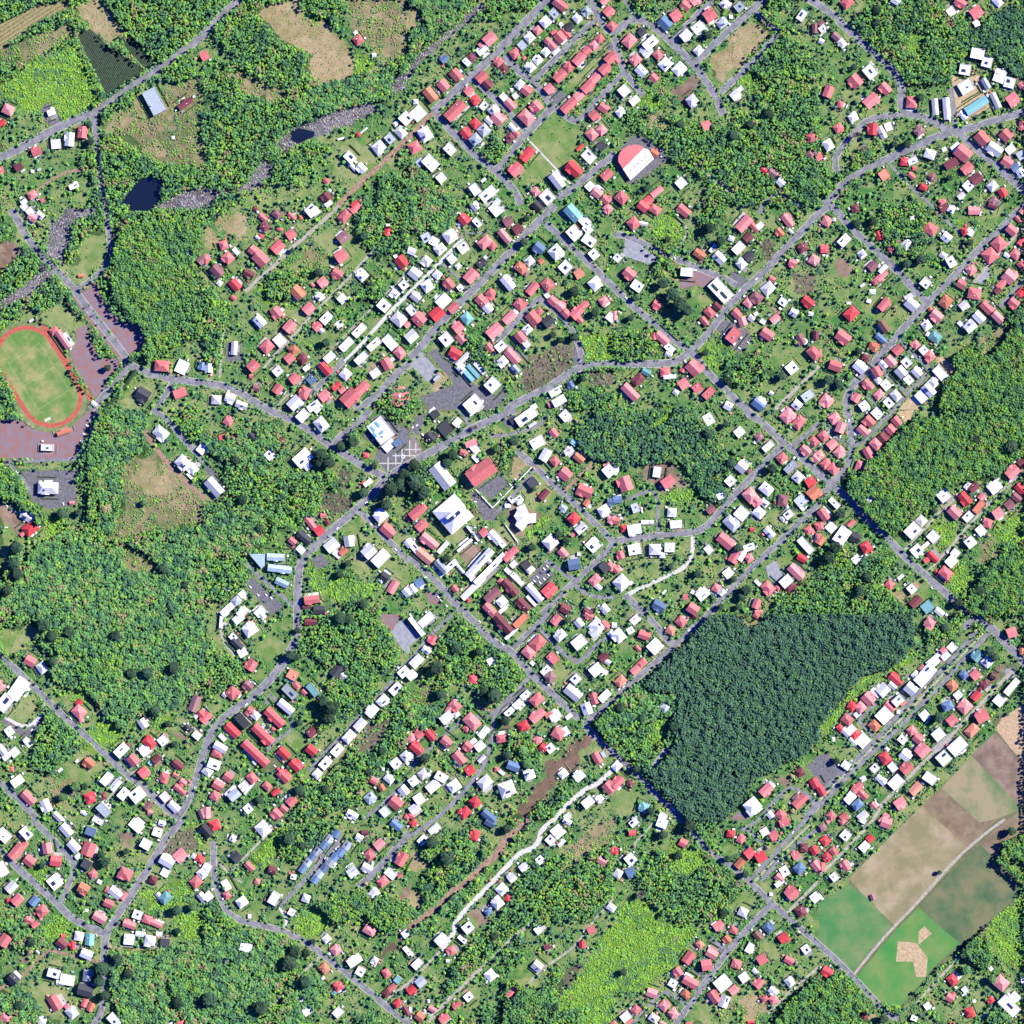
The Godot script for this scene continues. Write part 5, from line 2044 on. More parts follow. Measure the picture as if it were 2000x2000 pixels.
1131,895,20.3,12.9,40,3,0,3.8,-1,
1604,1544,20.3,12.9,60,1,0,4.2,-1,
1685,1552,20.3,12.9,45,0,0,3.5,-1,
848,1618,22.8,11.4,-40,4,0,3.5,-1,
868,1988,19.6,13,-35,0,0,4.3,-1,
1532,1606,19.6,13,-20,0,0,3.9,-1,
1464,1851,19.6,13,-60,4,2,4,-1,
64,381,16.6,14.7,-30,0,1,4,-1,
1020,89,16.6,14.7,48,5,2,4.7,-1,
1005,106,16.6,14.7,55,0,1,4.1,-1,
1146,23,16.6,14.7,48,5,1,4.3,-1,
1111,54,16.6,14.7,-42,6,0,4.2,-1,
1106,66,22.1,11.1,48,0,0,3.7,-1,
1067,101,16.6,14.7,-42,4,1,3.6,-1,
1050,118,16.6,14.7,-42,4,1,3.9,-1,
984,135,16.6,14.7,45,2,1,4,-1,
953,166,16.6,14.7,45,2,0,3.7,-1,
928,195,16.6,14.7,-35,1,1,4.1,-1,
821,317,16.6,14.7,-40,5,2,2.7,42,
1152,364,16.6,14.7,-45,4,2,4,-1,
1183,391,16.6,14.7,45,0,0,4,-1,
1195,52,16.6,14.7,45,0,1,3.9,-1,
1171,77,16.6,14.7,-42,0,1,4.1,-1,
1415,8,16.6,14.7,-42,4,1,3.6,-1,
1364,99,16.6,14.7,-45,4,1,3.8,-1,
1285,108,16.6,14.7,45,0,1,3.9,-1,
1212,220,16.6,14.7,-38,4,1,4.2,-1,
1666,230,16.6,14.7,-30,4,1,3.4,-1,
1637,250,16.6,14.7,-35,1,1,3.7,-1,
1735,248,16.6,14.7,70,4,2,4.2,-1,
1993,304,16.6,14.7,60,5,2,4.4,-1,
1993,338,16.6,14.7,60,4,0,3.6,-1,
1958,377,16.6,14.7,60,1,0,4.1,-1,
1925,164,22.1,11.1,60,5,0,3.9,-1,
64,425,16.6,14.7,30,0,0,3.9,-1,
395,508,16.6,14.7,-45,2,0,3.8,-1,
518,444,16.6,14.7,-40,2,1,4.3,-1,
437,479,16.6,14.7,70,0,1,3.7,-1,
402,506,16.6,14.7,48,0,1,4.1,-1,
620,638,16.6,14.7,-45,0,0,4,-1,
408,719,16.6,14.7,90,4,0,3.4,-1,
1034,510,16.6,14.7,-40,4,1,3.5,-1,
953,603,16.6,14.7,45,4,0,3.5,-1,
1030,644,16.6,14.7,-42,4,1,3.5,-1,
1179,588,16.6,14.7,-35,0,1,3.9,-1,
1187,408,16.6,14.7,45,0,1,3.9,-1,
1461,464,16.6,14.7,-45,2,0,3.4,-1,
1461,592,16.6,14.7,40,0,1,4.1,-1,
1438,613,16.6,14.7,45,0,0,3.9,-1,
1450,628,16.6,14.7,70,0,0,4.1,-1,
1529,590,16.6,14.7,35,4,2,4.1,-1,
1486,785,16.6,14.7,40,4,0,3.8,-1,
1882,597,16.6,14.7,-40,4,0,3.5,-1,
1720,661,22.1,11.1,40,7,0,3.4,-1,
1774,742,16.6,14.7,48,4,2,4.4,-1,
1672,777,16.6,14.7,-60,0,0,3.7,-1,
95,945,16.6,14.7,0,4,2,2.7,15,
446,823,16.6,14.7,30,0,1,3.4,-1,
493,852,16.6,14.7,50,6,0,4.1,-1,
601,910,16.6,14.7,-42,5,2,2.7,9,
795,1156,16.6,14.7,50,4,0,3.9,-1,
462,1173,16.6,14.7,-42,5,1,3.5,-1,
850,810,16.6,14.7,-40,6,2,4.8,-1,
924,802,22.1,11.1,-40,4,0,2.7,14,
920,866,22.1,11.1,-20,0,0,4.3,-1,
1084,901,16.6,14.7,48,0,1,4,-1,
1063,966,22.1,11.1,-50,2,0,4.1,-1,
1181,1189,16.6,14.7,50,4,0,4.1,-1,
819,1138,16.6,14.7,-30,7,0,3.9,-1,
806,1150,16.6,14.7,60,4,0,4,-1,
1384,1073,16.6,14.7,50,4,2,4.2,-1,
1602,1055,16.6,14.7,-60,3,0,3.9,-1,
1672,1092,16.6,14.7,-40,4,2,4.4,-1,
1780,1150,16.6,14.7,50,4,2,4.8,-1,
1929,1022,16.6,14.7,-70,0,1,3.9,-1,
2,1341,16.6,14.7,-35,0,1,4,-1,
19,1428,16.6,14.7,55,4,2,4.7,-1,
114,1595,22.1,11.1,45,4,0,3.4,-1,
485,1579,16.6,14.7,50,4,2,4.2,-1,
620,1511,16.6,14.7,-48,4,1,3.9,-1,
846,1250,16.6,14.7,-60,1,0,3.7,-1,
999,1237,33.2,7.4,-45,4,2,2.7,22,
1131,1217,16.6,14.7,50,4,0,3.8,-1,
1104,1428,16.6,14.7,60,4,2,4,-1,
1100,1511,16.6,14.7,-40,4,1,4.1,-1,
1310,1231,16.6,14.7,30,3,1,4.1,-1,
1204,1496,16.6,14.7,-45,4,1,3.6,-1,
1504,1535,16.6,14.7,-45,4,0,3.6,-1,
1664,1380,16.6,14.7,-45,1,1,3.5,-1,
1662,1424,16.6,14.7,-42,4,2,4.5,-1,
1652,1494,16.6,14.7,35,4,2,4.1,-1,
1871,1357,16.6,14.7,-40,4,2,4.5,-1,
1762,1444,16.6,14.7,40,4,2,4.4,-1,
1708,1500,16.6,14.7,-45,4,2,4.4,-1,
1720,1523,22.1,11.1,45,4,0,4.1,-1,
192,1602,22.1,11.1,30,4,2,4.3,-1,
159,1931,22.1,11.1,-60,4,2,2.7,46,
288,1795,16.6,14.7,20,0,1,4.1,-1,
678,1651,16.3,14.7,-55,5,0,3.8,-1,
662,1926,16.3,14.7,-30,1,1,4.2,-1,
600,1974,16.3,14.7,-35,4,0,3.9,-1,
1023,1693,16.3,14.7,-40,4,0,4.3,-1,
882,1856,16.3,14.7,60,0,1,3.5,-1,
915,1946,16.3,14.7,-40,4,2,4.4,-1,
1207,1706,16.3,14.7,-60,4,1,4.3,-1,
1493,1624,16.3,14.7,-30,4,2,4.9,-1,
1570,1655,16.3,14.7,90,2,1,4.2,-1,
1590,1660,16.3,14.7,60,1,0,4.1,-1,
1324,1897,16.3,14.7,55,0,0,4.2,-1,
1314,1920,16.3,14.7,30,4,2,4,-1,
1242,1972,16.3,14.7,-50,0,1,3.5,-1,
1511,1952,16.3,14.7,-30,0,1,3.7,-1,
1611,1642,16.3,14.7,50,1,1,4,-1,
1629,1712,16.3,14.7,50,4,2,4.8,-1,
1015,166,18.4,12.9,-50,4,1,3.5,-1,
1239,197,18.4,12.9,-40,4,0,3.8,-1,
1948,4,18.4,12.9,45,4,1,3.6,-1,
941,514,18.4,12.9,-40,6,0,3.6,-1,
1993,572,18.4,12.9,-50,1,1,3.5,-1,
659,1082,18.4,12.9,40,4,2,2.7,139,
777,864,18.4,12.9,-42,7,2,4.1,-1,
1566,1090,18.4,12.9,30,1,0,3.7,-1,
1477,1179,18.4,12.9,-70,0,0,4.1,-1,
1985,972,18.4,12.9,40,2,0,4.1,-1,
760,1521,18.4,12.9,40,4,1,4.2,-1,
1254,1295,18.4,12.9,-42,0,1,3.6,-1,
1241,1308,18.4,12.9,-42,0,0,3.7,-1,
1238,1606,17.9,13,-40,4,2,4.3,-1,
1480,1827,17.9,13,50,9,0,3.9,-1,
1541,1875,17.9,13,30,1,0,3.5,-1,
1510,1935,17.9,13,40,4,0,3.6,-1,
1473,444,20.3,11.1,48,0,0,2.7,61,
1015,1135,20.3,11.1,45,4,2,2.7,116,
995,1390,20.3,11.1,-42,4,2,4.8,-1,
1011,1374,20.3,11.1,-42,4,2,4.7,-1,
1026,1357,20.3,11.1,-42,4,2,4.7,-1,
488,1692,19.6,11.4,45,0,0,4.1,-1,
1308,735,24,9.2,-5,4,0,3.7,-1,
400,110,14.7,14.7,-30,1,0,3.9,-1,
1050,60,14.7,14.7,-40,0,1,3.5,-1,
997,269,14.7,14.7,48,2,1,3.7,-1,
1046,375,14.7,14.7,-40,0,1,3.9,-1,
1160,89,14.7,14.7,-42,0,1,3.9,-1,
1277,153,14.7,14.7,45,0,0,3.8,-1,
1583,302,14.7,14.7,40,2,1,3.8,-1,
1525,356,14.7,14.7,45,4,0,3.6,-1,
1820,346,14.7,14.7,-30,2,1,3.9,-1,
1981,327,14.7,14.7,-40,7,0,3.9,-1,
60,414,14.7,14.7,-35,4,2,4.5,-1,
663,634,14.7,14.7,-40,4,2,4.8,-1,
854,537,14.7,14.7,40,4,1,4.2,-1,
1106,613,14.7,14.7,45,0,0,3.9,-1,
1206,504,14.7,14.7,40,4,2,4.1,-1,
1283,595,14.7,14.7,30,1,0,3.7,-1,
1550,611,14.7,14.7,30,4,0,3.5,-1,
1422,793,14.7,14.7,30,4,0,3.8,-1,
1683,497,14.7,14.7,-35,4,1,4,-1,
1610,487,14.7,14.7,0,1,0,4,-1,
1842,406,14.7,14.7,-30,2,0,3.7,-1,
1803,684,14.7,14.7,-42,4,2,4.9,-1,
926,874,14.7,14.7,-40,4,2,4.1,-1,
945,1040,14.7,14.7,-42,0,0,3.9,-1,
1593,895,14.7,14.7,45,0,0,4.1,-1,
1463,1090,14.7,14.7,-30,0,1,3.7,-1,
1399,1148,14.7,14.7,30,0,1,3.4,-1,
1579,1036,14.7,14.7,-30,0,1,3.6,-1,
1600,889,14.7,14.7,-30,0,1,4.1,-1,
1737,1142,14.7,14.7,40,1,1,4,-1,
1865,1080,14.7,14.7,40,4,2,4.6,-1,
1995,904,14.7,14.7,-40,2,0,3.6,-1,
395,1395,14.7,14.7,45,1,0,3.5,-1,
819,1434,14.7,14.7,-40,0,0,3.4,-1,
1061,1461,14.7,14.7,40,1,0,3.5,-1,
1714,1353,14.7,14.7,-45,4,0,2.7,165,
1882,1318,14.7,14.7,-40,7,1,3.7,-1,
1780,1426,14.7,14.7,-40,0,1,4.1,-1,
1623,1593,14.7,14.7,-40,0,1,3.9,-1,
300,1718,14.7,14.7,20,2,1,3.7,-1,
532,1699,14.7,14.7,20,2,0,3.7,-1,
598,1754,14.7,14.7,20,4,1,3.9,-1,
666,1664,14.7,14.7,-55,7,0,4,-1,
655,1673,14.7,14.7,-55,7,0,3.8,-1,
645,1684,14.7,14.7,-55,5,0,4.3,-1,
634,1695,14.7,14.7,-55,7,0,4.1,-1,
625,1706,14.7,14.7,-55,5,0,3.9,-1,
616,1717,14.7,14.7,-55,7,0,4.1,-1,
1055,1679,14.7,14.7,-40,4,2,4.1,-1,
1000,1714,14.7,14.7,-40,4,0,3.7,-1,
1334,1646,14.7,14.7,30,1,0,3.9,-1,
1339,1941,14.7,14.7,-50,3,1,3.6,-1,
1855,1948,14.7,14.7,30,0,0,3.8,-1,
1127,37,16.6,12.9,48,4,1,3.6,-1,
974,122,16.6,12.9,-42,0,1,3.4,-1,
916,178,16.6,12.9,-42,0,0,3.5,-1,
945,207,16.6,12.9,-50,4,2,4.3,-1,
1277,300,16.6,12.9,35,3,0,4,-1,
1749,2,16.6,12.9,30,4,0,3.9,-1,
1633,72,16.6,12.9,40,2,0,3.9,-1,
1644,85,16.6,12.9,50,4,1,3.5,-1,
1940,393,16.6,12.9,-40,2,1,4,-1,
106,646,16.6,12.9,-35,0,1,2.7,152,
541,419,16.6,12.9,40,2,1,3.8,-1,
758,452,16.6,12.9,-70,1,0,4.3,-1,
771,574,16.6,12.9,40,4,1,3.5,-1,
1028,671,16.6,12.9,50,4,2,4.2,-1,
957,680,16.6,12.9,50,0,0,4.2,-1,
1401,599,16.6,12.9,40,2,0,2.7,4,
1716,460,16.6,12.9,70,1,0,3.5,-1,
742,1007,16.6,12.9,-40,6,0,2.7,174,
588,1073,16.6,12.9,45,4,2,4.6,-1,
893,825,16.6,12.9,-48,4,2,4.5,-1,
1082,846,16.6,12.9,50,0,0,4.3,-1,
1193,1106,16.6,12.9,50,0,1,4.1,-1,
1202,918,16.6,12.9,-60,4,0,2.7,219,
1206,976,16.6,12.9,-10,7,0,4.2,-1,
1388,995,16.6,12.9,-40,2,0,3.8,-1,
1492,982,16.6,12.9,45,4,1,4.1,-1,
306,1482,16.6,12.9,-45,2,0,3.9,-1,
385,1436,16.6,12.9,40,4,2,4.8,-1,
499,1397,16.6,12.9,40,4,1,4.3,-1,
522,1535,16.6,12.9,40,0,1,3.8,-1,
1050,1444,16.6,12.9,-40,0,1,3.6,-1,
1556,1558,16.6,12.9,-45,2,1,2.7,164,
1699,1359,16.6,12.9,-48,4,0,2.7,229,
1923,1337,16.6,12.9,-45,2,1,3.5,-1,
391,1677,16.6,12.9,30,1,1,3.5,-1,
395,1751,16.6,12.9,50,4,0,4.1,-1,
755,1900,16.3,13,60,1,1,3.7,-1,
755,1939,16.3,13,-40,2,1,3.4,-1,
777,1959,16.3,13,-40,1,1,4.2,-1,
804,1933,16.3,13,-40,1,0,4.2,-1,
1194,1772,16.3,13,35,4,1,3.4,-1,
1447,1638,16.3,13,-60,0,1,3.4,-1,
1522,1714,16.3,13,40,0,0,3.6,-1,
1343,1908,16.3,13,30,4,0,2.7,130,
1628,1662,16.3,13,45,0,1,3.7,-1,
1616,1673,16.3,13,45,1,1,4.1,-1,
1604,1692,16.3,13,90,0,0,3.9,-1,
1686,1983,16.3,13,50,2,1,3.7,-1,
1782,315,18.4,11.1,-25,4,0,4,-1,
1931,292,18.4,11.1,35,7,0,2.7,68,
1995,246,18.4,11.1,-80,0,0,3.5,-1,
1880,226,18.4,11.1,50,4,0,3.8,-1,
657,754,18.4,11.1,-40,1,0,3.6,-1,
932,435,18.4,11.1,48,4,2,4.7,-1,
1376,628,18.4,11.1,50,0,0,4,-1,
1513,622,18.4,11.1,-40,0,0,4,-1,
126,844,27.6,7.4,-18,3,0,4.1,-1,
1111,881,18.4,11.1,-30,4,0,3.7,-1,
908,1065,36.9,5.5,-40,4,2,4.7,-1,
1202,1111,18.4,11.1,50,0,0,3.9,-1,
1834,1195,18.4,11.1,40,4,0,3.9,-1,
395,1589,18.4,11.1,70,2,0,3.8,-1,
1652,1430,18.4,11.1,45,4,0,4,-1,
1726,1598,22.1,9.2,-40,0,0,3.7,-1,
796,1856,19.6,9.8,50,4,2,4.4,-1,
794,1974,19.6,9.8,60,2,0,3.9,-1,
1522,1724,19.6,9.8,-40,4,2,4.6,-1,
658,1628,14.7,13,-55,7,0,4.2,-1,
644,1638,14.7,13,-55,5,0,3.5,-1,
633,1650,14.7,13,-55,7,0,4.2,-1,
620,1662,14.7,13,-55,5,0,3.5,-1,
611,1673,14.7,13,-55,7,0,3.9,-1,
602,1684,14.7,13,-55,5,0,4.2,-1,
592,1697,14.7,13,-55,7,0,4,-1,
638,1833,14.7,13,-40,4,1,3.6,-1,
1051,1816,14.7,13,50,4,2,4,-1,
1155,1816,14.7,13,-25,0,0,4,-1,
1427,1628,14.7,13,10,1,1,3.9,-1,
1554,1670,14.7,13,-30,0,0,4.1,-1,
1433,1816,14.7,13,20,0,1,4,-1,
1420,1834,14.7,13,50,3,0,3.5,-1,
1367,1844,14.7,13,50,3,1,3.5,-1,
37,327,14.7,12.9,-30,2,0,4.1,-1,
984,190,14.7,12.9,48,4,2,4.5,-1,
1146,99,14.7,12.9,-42,0,0,3.9,-1,
1254,64,14.7,12.9,-40,6,0,4,-1,
1766,317,14.7,12.9,5,1,1,3.5,-1,
928,404,14.7,12.9,50,4,0,3.7,-1,
804,491,14.7,12.9,20,4,0,3.5,-1,
962,481,14.7,12.9,-42,0,1,2.7,186,
1142,595,14.7,12.9,-45,0,0,4.1,-1,
901,721,14.7,12.9,48,4,1,4.1,-1,
1548,514,14.7,12.9,20,0,0,4.3,-1,
1884,452,14.7,12.9,70,1,1,4.2,-1,
1894,454,14.7,12.9,30,4,2,4.7,-1,
1995,518,14.7,12.9,50,0,1,3.8,-1,
1788,673,14.7,12.9,50,0,1,4.2,-1,
798,1061,14.7,12.9,50,4,0,3.6,-1,
474,1160,14.7,12.9,-42,4,2,4.1,-1,
450,1185,14.7,12.9,-42,4,2,4.1,-1,
439,1195,14.7,12.9,-42,4,0,4.1,-1,
1013,976,14.7,12.9,-35,4,1,3.9,-1,
1038,1173,25.8,7.4,48,4,2,2.7,140,
1482,854,14.7,12.9,-30,2,1,4.3,-1,
1202,1017,14.7,12.9,10,0,0,4,-1,
1407,968,14.7,12.9,-30,4,2,4.6,-1,
1428,1061,14.7,12.9,40,4,0,2.7,33,
1212,1084,14.7,12.9,70,0,0,4.1,-1,
456,1244,14.7,12.9,45,4,2,4.3,-1,
433,1214,25.8,7.4,-85,4,2,4.1,-1,
450,1544,25.8,7.4,-45,4,0,3.4,-1,
1195,1239,14.7,12.9,50,4,0,2.7,179,
959,1291,14.7,12.9,-30,4,2,4.2,-1,
1073,1397,14.7,12.9,-30,3,0,2.7,146,
1788,1318,14.7,12.9,-45,4,1,2.7,45,
1648,1595,14.7,12.9,-40,0,0,3.5,-1,
182,1706,14.7,12.9,-35,0,1,4,-1,
83,1993,14.7,12.9,10,4,1,3.5,-1,
912,122,16.6,11.1,45,4,2,4.8,-1,
955,236,16.6,11.1,45,4,0,2.7,154,
1181,2,16.6,11.1,-42,0,0,4.2,-1,
1202,118,16.6,11.1,48,0,0,2.7,337,
1007,721,16.6,11.1,48,5,0,3.9,-1,
1523,454,16.6,11.1,50,3,0,4.1,-1,
1593,655,16.6,11.1,90,2,0,3.8,-1,
1262,727,16.6,11.1,30,8,0,3.4,-1,
1200,617,16.6,11.1,90,0,0,3.8,-1,
1995,472,16.6,11.1,-50,1,0,3.9,-1,
1724,713,16.6,11.1,48,4,0,3.9,-1,
671,1077,16.6,11.1,-40,3,0,3.6,-1,
930,895,16.6,11.1,48,4,2,2.7,0,
1195,1015,16.6,11.1,-60,0,0,3.9,-1,
1148,1195,16.6,11.1,30,2,0,3.8,-1,
290,1573,16.6,11.1,-50,2,0,3.7,-1,
833,1270,16.6,11.1,40,4,0,3.6,-1,
1150,1202,16.6,11.1,30,0,0,4.3,-1,
877,1386,16.6,11.1,-60,0,0,2.7,360,
802,1477,16.6,11.1,90,4,2,2.7,278,
1295,1593,16.6,11.1,30,4,2,2.7,387,
1846,1281,16.6,11.1,-40,4,0,4.2,-1,
1743,1339,16.6,11.1,40,4,0,2.7,331,
58,1797,16.6,11.1,30,0,0,3.9,-1,
33,1904,16.6,11.1,45,4,2,2.7,428,
178,1966,16.6,11.1,-70,3,0,3.6,-1,
444,1748,13,13,-30,0,1,3.4,-1,
570,1781,13,13,30,4,2,4.3,-1,
777,1913,13,13,40,8,2,4.6,-1,
792,1823,13,13,-40,4,0,3.8,-1,
1606,1615,13,13,-30,2,1,4.2,-1,
1699,1637,13,13,-40,1,0,4.1,-1,
1811,1964,13,13,-35,4,2,4,-1,
145,364,18.4,9.2,-20,4,0,3.6,-1,
1001,250,18.4,9.2,48,4,0,3.7,-1,
1591,56,18.4,9.2,90,2,0,3.8,-1,
1724,526,18.4,9.2,-48,4,0,4.3,-1,
719,943,18.4,9.2,-35,4,2,4.9,-1,
924,1042,36.9,4.6,52,4,2,4.7,-1,
1666,1448,18.4,9.2,45,4,0,2.7,127,
313,1751,18.4,9.2,45,4,0,2.7,333,
275,1824,18.4,9.2,8,4,0,3.7,-1,
48,404,12.9,12.9,45,4,2,4.5,-1,
624,580,12.9,12.9,-42,4,1,4,-1,
1026,532,12.9,12.9,40,2,1,2.7,448,
1003,821,12.9,12.9,-35,6,0,2.7,11,
1193,980,12.9,12.9,0,7,0,4.1,-1,
1219,1032,12.9,12.9,-10,1,1,2.7,190,
912,1422,12.9,12.9,45,0,1,2.7,32,
101,220,14.7,11.1,-20,4,0,3.7,-1,
688,325,22.1,7.4,47,4,0,2.7,436,
694,400,14.7,11.1,-40,1,0,4,-1,
868,116,14.7,11.1,-42,7,0,3.5,-1,
1606,56,14.7,11.1,-40,4,2,4.1,-1,
1803,366,14.7,11.1,20,1,1,4.3,-1,
1995,168,14.7,11.1,55,0,1,3.8,-1,
79,421,14.7,11.1,40,4,0,3.8,-1,
395,715,14.7,11.1,-80,7,0,3.6,-1,
1131,624,14.7,11.1,45,0,0,2.7,264,
1115,752,14.7,11.1,60,7,0,3.7,-1,
1484,441,14.7,11.1,-40,4,2,4.2,-1,
1488,657,14.7,11.1,60,2,1,2.7,237,
1670,408,14.7,11.1,60,2,1,3.9,-1,
1710,549,14.7,11.1,-40,0,1,3.6,-1,
1842,499,14.7,11.1,30,4,1,2.7,532,
1691,698,14.7,11.1,20,2,1,3.8,-1,
1714,742,14.7,11.1,48,4,1,2.7,533,
620,800,14.7,11.1,-45,4,2,2.7,565,
572,1057,14.7,11.1,40,0,0,4,-1,
798,1011,14.7,11.1,50,0,0,2.7,115,
906,885,14.7,11.1,25,0,0,3.8,-1,
1100,992,14.7,11.1,30,5,1,3.9,-1,
1036,1113,14.7,11.1,-42,4,1,4.1,-1,
1003,1102,14.7,11.1,-45,4,2,2.7,271,
1005,1125,14.7,11.1,45,4,2,4.2,-1,
982,1191,22.1,7.4,-40,4,2,2.7,22,
1598,1028,14.7,11.1,60,1,1,3.7,-1,
1598,1050,14.7,11.1,90,0,1,4.1,-1,
1890,949,14.7,11.1,-50,4,0,3.5,-1,
512,1202,14.7,11.1,45,4,1,4,-1,
580,1339,14.7,11.1,45,0,1,2.7,198,
487,1540,29.5,5.5,-50,4,2,2.7,545,
555,1579,14.7,11.1,40,0,0,2.7,546,
731,1525,14.7,11.1,30,1,0,4.3,-1,
1171,1560,14.7,11.1,-40,4,1,3.7,-1,
1641,1422,14.7,11.1,45,1,1,4,-1,
48,1650,14.7,11.1,-50,0,0,2.7,110,
213,1739,14.7,11.1,30,0,1,2.7,283,
166,1958,14.7,11.1,-70,1,0,3.7,-1,
354,1998,14.7,11.1,-40,1,1,3.5,-1,
506,1615,16.3,9.8,-40,1,0,2.7,73,
766,1928,16.3,9.8,-40,0,0,3.8,-1,
1108,1604,16.3,9.8,30,4,0,4,-1,
903,1834,19.6,8.2,40,4,2,4.1,-1,
892,1963,16.3,9.8,-40,0,0,3.9,-1,
1684,1602,16.3,9.8,30,4,2,4.4,-1,
1938,402,16.6,9.2,20,2,0,3.9,-1,
1998,410,16.6,9.2,-50,3,0,3.6,-1,
1774,580,16.6,9.2,-30,4,0,2.7,173,
1877,634,16.6,9.2,45,4,2,2.7,319,
14,1477,16.6,9.2,-40,4,0,4.1,-1,
435,1440,16.6,9.2,45,4,2,2.7,385,
539,1546,16.6,9.2,-45,1,0,4.2,-1,
242,1749,16.6,9.2,-60,0,0,2.7,283,
702,1635,13,11.4,30,4,0,3.6,-1,
954,1780,13,11.4,-40,7,1,3.8,-1,
1137,1844,13,11.4,90,1,0,3.9,-1,
844,1970,14.7,9.8,30,0,0,3.8,-1,
1641,205,12.9,11.1,-70,0,1,3.9,-1,
501,758,12.9,11.1,20,2,0,3.8,-1,
1053,609,12.9,11.1,-40,0,1,2.7,89,
1077,789,12.9,11.1,-30,0,0,2.7,378,
1277,657,12.9,11.1,90,0,0,2.7,255,
1335,721,12.9,11.1,-60,0,0,2.7,39,
1857,410,12.9,11.1,30,4,1,4.2,-1,
1948,568,12.9,11.1,-40,2,0,4.1,-1,
1635,748,12.9,11.1,-70,6,2,4.6,-1,
1121,864,12.9,11.1,40,8,2,4.2,-1,
1146,982,12.9,11.1,-55,3,0,3.4,-1,
827,992,12.9,11.1,-40,0,1,2.7,115,
889,1150,12.9,11.1,48,0,0,3.4,-1,
1461,918,12.9,11.1,40,2,1,2.7,296,
1409,1156,12.9,11.1,-60,4,0,3.9,-1,
1602,1026,12.9,11.1,90,0,0,3.8,-1,
1917,970,12.9,11.1,-50,0,0,3.5,-1,
155,1372,12.9,11.1,-45,1,0,2.7,177,
203,1554,12.9,11.1,70,2,1,3.6,-1,
358,1527,12.9,11.1,40,0,0,3.9,-1,
335,1566,12.9,11.1,45,2,0,2.7,590,
746,1538,12.9,11.1,60,3,0,3.8,-1,
891,1395,12.9,11.1,-40,4,1,2.7,465,
804,1593,12.9,11.1,30,1,0,2.7,549,
1231,1231,12.9,11.1,-30,4,0,4.1,-1,
1231,1531,12.9,11.1,30,2,1,3.7,-1,
1504,1591,12.9,11.1,50,4,0,3.9,-1,
1801,1306,12.9,11.1,-45,0,1,2.7,126,
1674,1395,12.9,11.1,-40,4,2,2.7,690,
1706,1573,12.9,11.1,50,0,0,3.5,-1,
4,240,14.7,9.2,-40,1,0,3.8,-1,
642,398,14.7,9.2,-35,4,2,2.7,747,
970,395,14.7,9.2,-40,4,0,2.7,236,
1343,203,14.7,9.2,50,1,0,2.7,493,
1780,344,14.7,9.2,40,0,0,3.7,-1,
1877,383,14.7,9.2,-35,4,0,3.5,-1,
514,425,14.7,9.2,40,0,0,3.5,-1,
462,491,14.7,9.2,48,4,2,4.8,-1,
1392,485,18.4,7.4,-55,4,2,4.7,-1,
1820,607,14.7,9.2,45,3,0,2.7,320,
1600,690,14.7,9.2,90,0,0,2.7,188,
48,1040,18.4,7.4,-40,0,0,2.7,63,
999,976,14.7,9.2,50,4,2,4.7,-1,
1168,1146,14.7,9.2,40,4,0,2.7,452,
992,1115,14.7,9.2,45,4,2,2.7,12,
1807,1065,18.4,7.4,-40,4,2,2.7,224,
368,1422,14.7,9.2,40,6,0,3.5,-1,
671,1320,14.7,9.2,50,4,0,2.7,141,
924,1448,14.7,9.2,-40,4,0,2.7,800,
1108,1593,14.7,9.2,-40,4,2,4,-1,
1355,1202,14.7,9.2,40,2,0,2.7,411,
1840,1289,14.7,9.2,-45,2,0,2.7,363,
70,1805,14.7,9.2,-40,0,0,3.5,-1,
118,1919,14.7,9.2,10,4,0,2.7,103,
143,1846,14.7,9.2,90,1,0,3.9,-1,
733,1875,11.4,11.4,30,4,1,4,-1,
1884,1932,11.4,11.4,-40,4,2,4.1,-1,
455,1637,13,9.8,-60,4,1,3.7,-1,
713,1626,13,9.8,0,2,0,4.2,-1,
1196,1659,13,9.8,90,1,1,4.2,-1,
807,1607,13,9.8,-40,1,1,4.1,-1,
1235,1626,13,9.8,-10,1,0,3.8,-1,
1202,1662,13,9.8,90,1,0,3.9,-1,
1396,1805,13,9.8,-35,4,2,2.7,727,
1228,1994,13,9.8,-40,0,0,2.7,613,
1493,1950,13,9.8,-30,0,1,3.9,-1,
1646,1604,13,9.8,-40,0,1,3.5,-1,
1785,1988,13,9.8,20,4,2,4.4,-1,
2,333,11.1,11.1,-20,0,0,3.8,-1,
1086,101,16.6,7.4,-42,4,0,2.7,564,
1007,188,11.1,11.1,-40,4,2,4.8,-1,
1600,308,11.1,11.1,-30,0,0,3.6,-1,
1908,342,16.6,7.4,-30,4,0,2.7,305,
1906,46,11.1,11.1,-35,4,0,3.9,-1,
570,423,16.6,7.4,45,0,0,3.5,-1,
795,634,11.1,11.1,-42,0,0,2.7,87,
899,562,11.1,11.1,-40,4,2,4.7,-1,
1005,611,11.1,11.1,-45,4,0,2.7,313,
854,738,16.6,7.4,-45,5,2,4.3,-1,
1256,437,16.6,7.4,10,4,0,2.7,294,
1467,622,11.1,11.1,40,4,0,3.8,-1,
1571,667,11.1,11.1,30,4,1,2.7,878,
551,860,11.1,11.1,-40,9,0,3.5,-1,
982,1063,11.1,11.1,48,4,2,4.9,-1,
899,1111,22.1,5.5,48,4,0,2.7,454,
1430,1030,11.1,11.1,45,4,0,2.7,71,
1293,1084,11.1,11.1,0,4,1,2.7,222,
1699,976,11.1,11.1,40,4,1,4.1,-1,
1662,1022,16.6,7.4,-40,0,0,4.1,-1,
52,1446,11.1,11.1,-40,4,2,4.9,-1,
595,1351,11.1,11.1,45,0,0,2.7,475,
941,1482,16.6,7.4,-45,4,0,3.7,-1,
1995,1270,16.6,7.4,90,3,0,3.6,-1,
1842,1270,11.1,11.1,-45,0,0,4.2,-1,
1762,1372,11.1,11.1,-40,3,0,2.7,468,
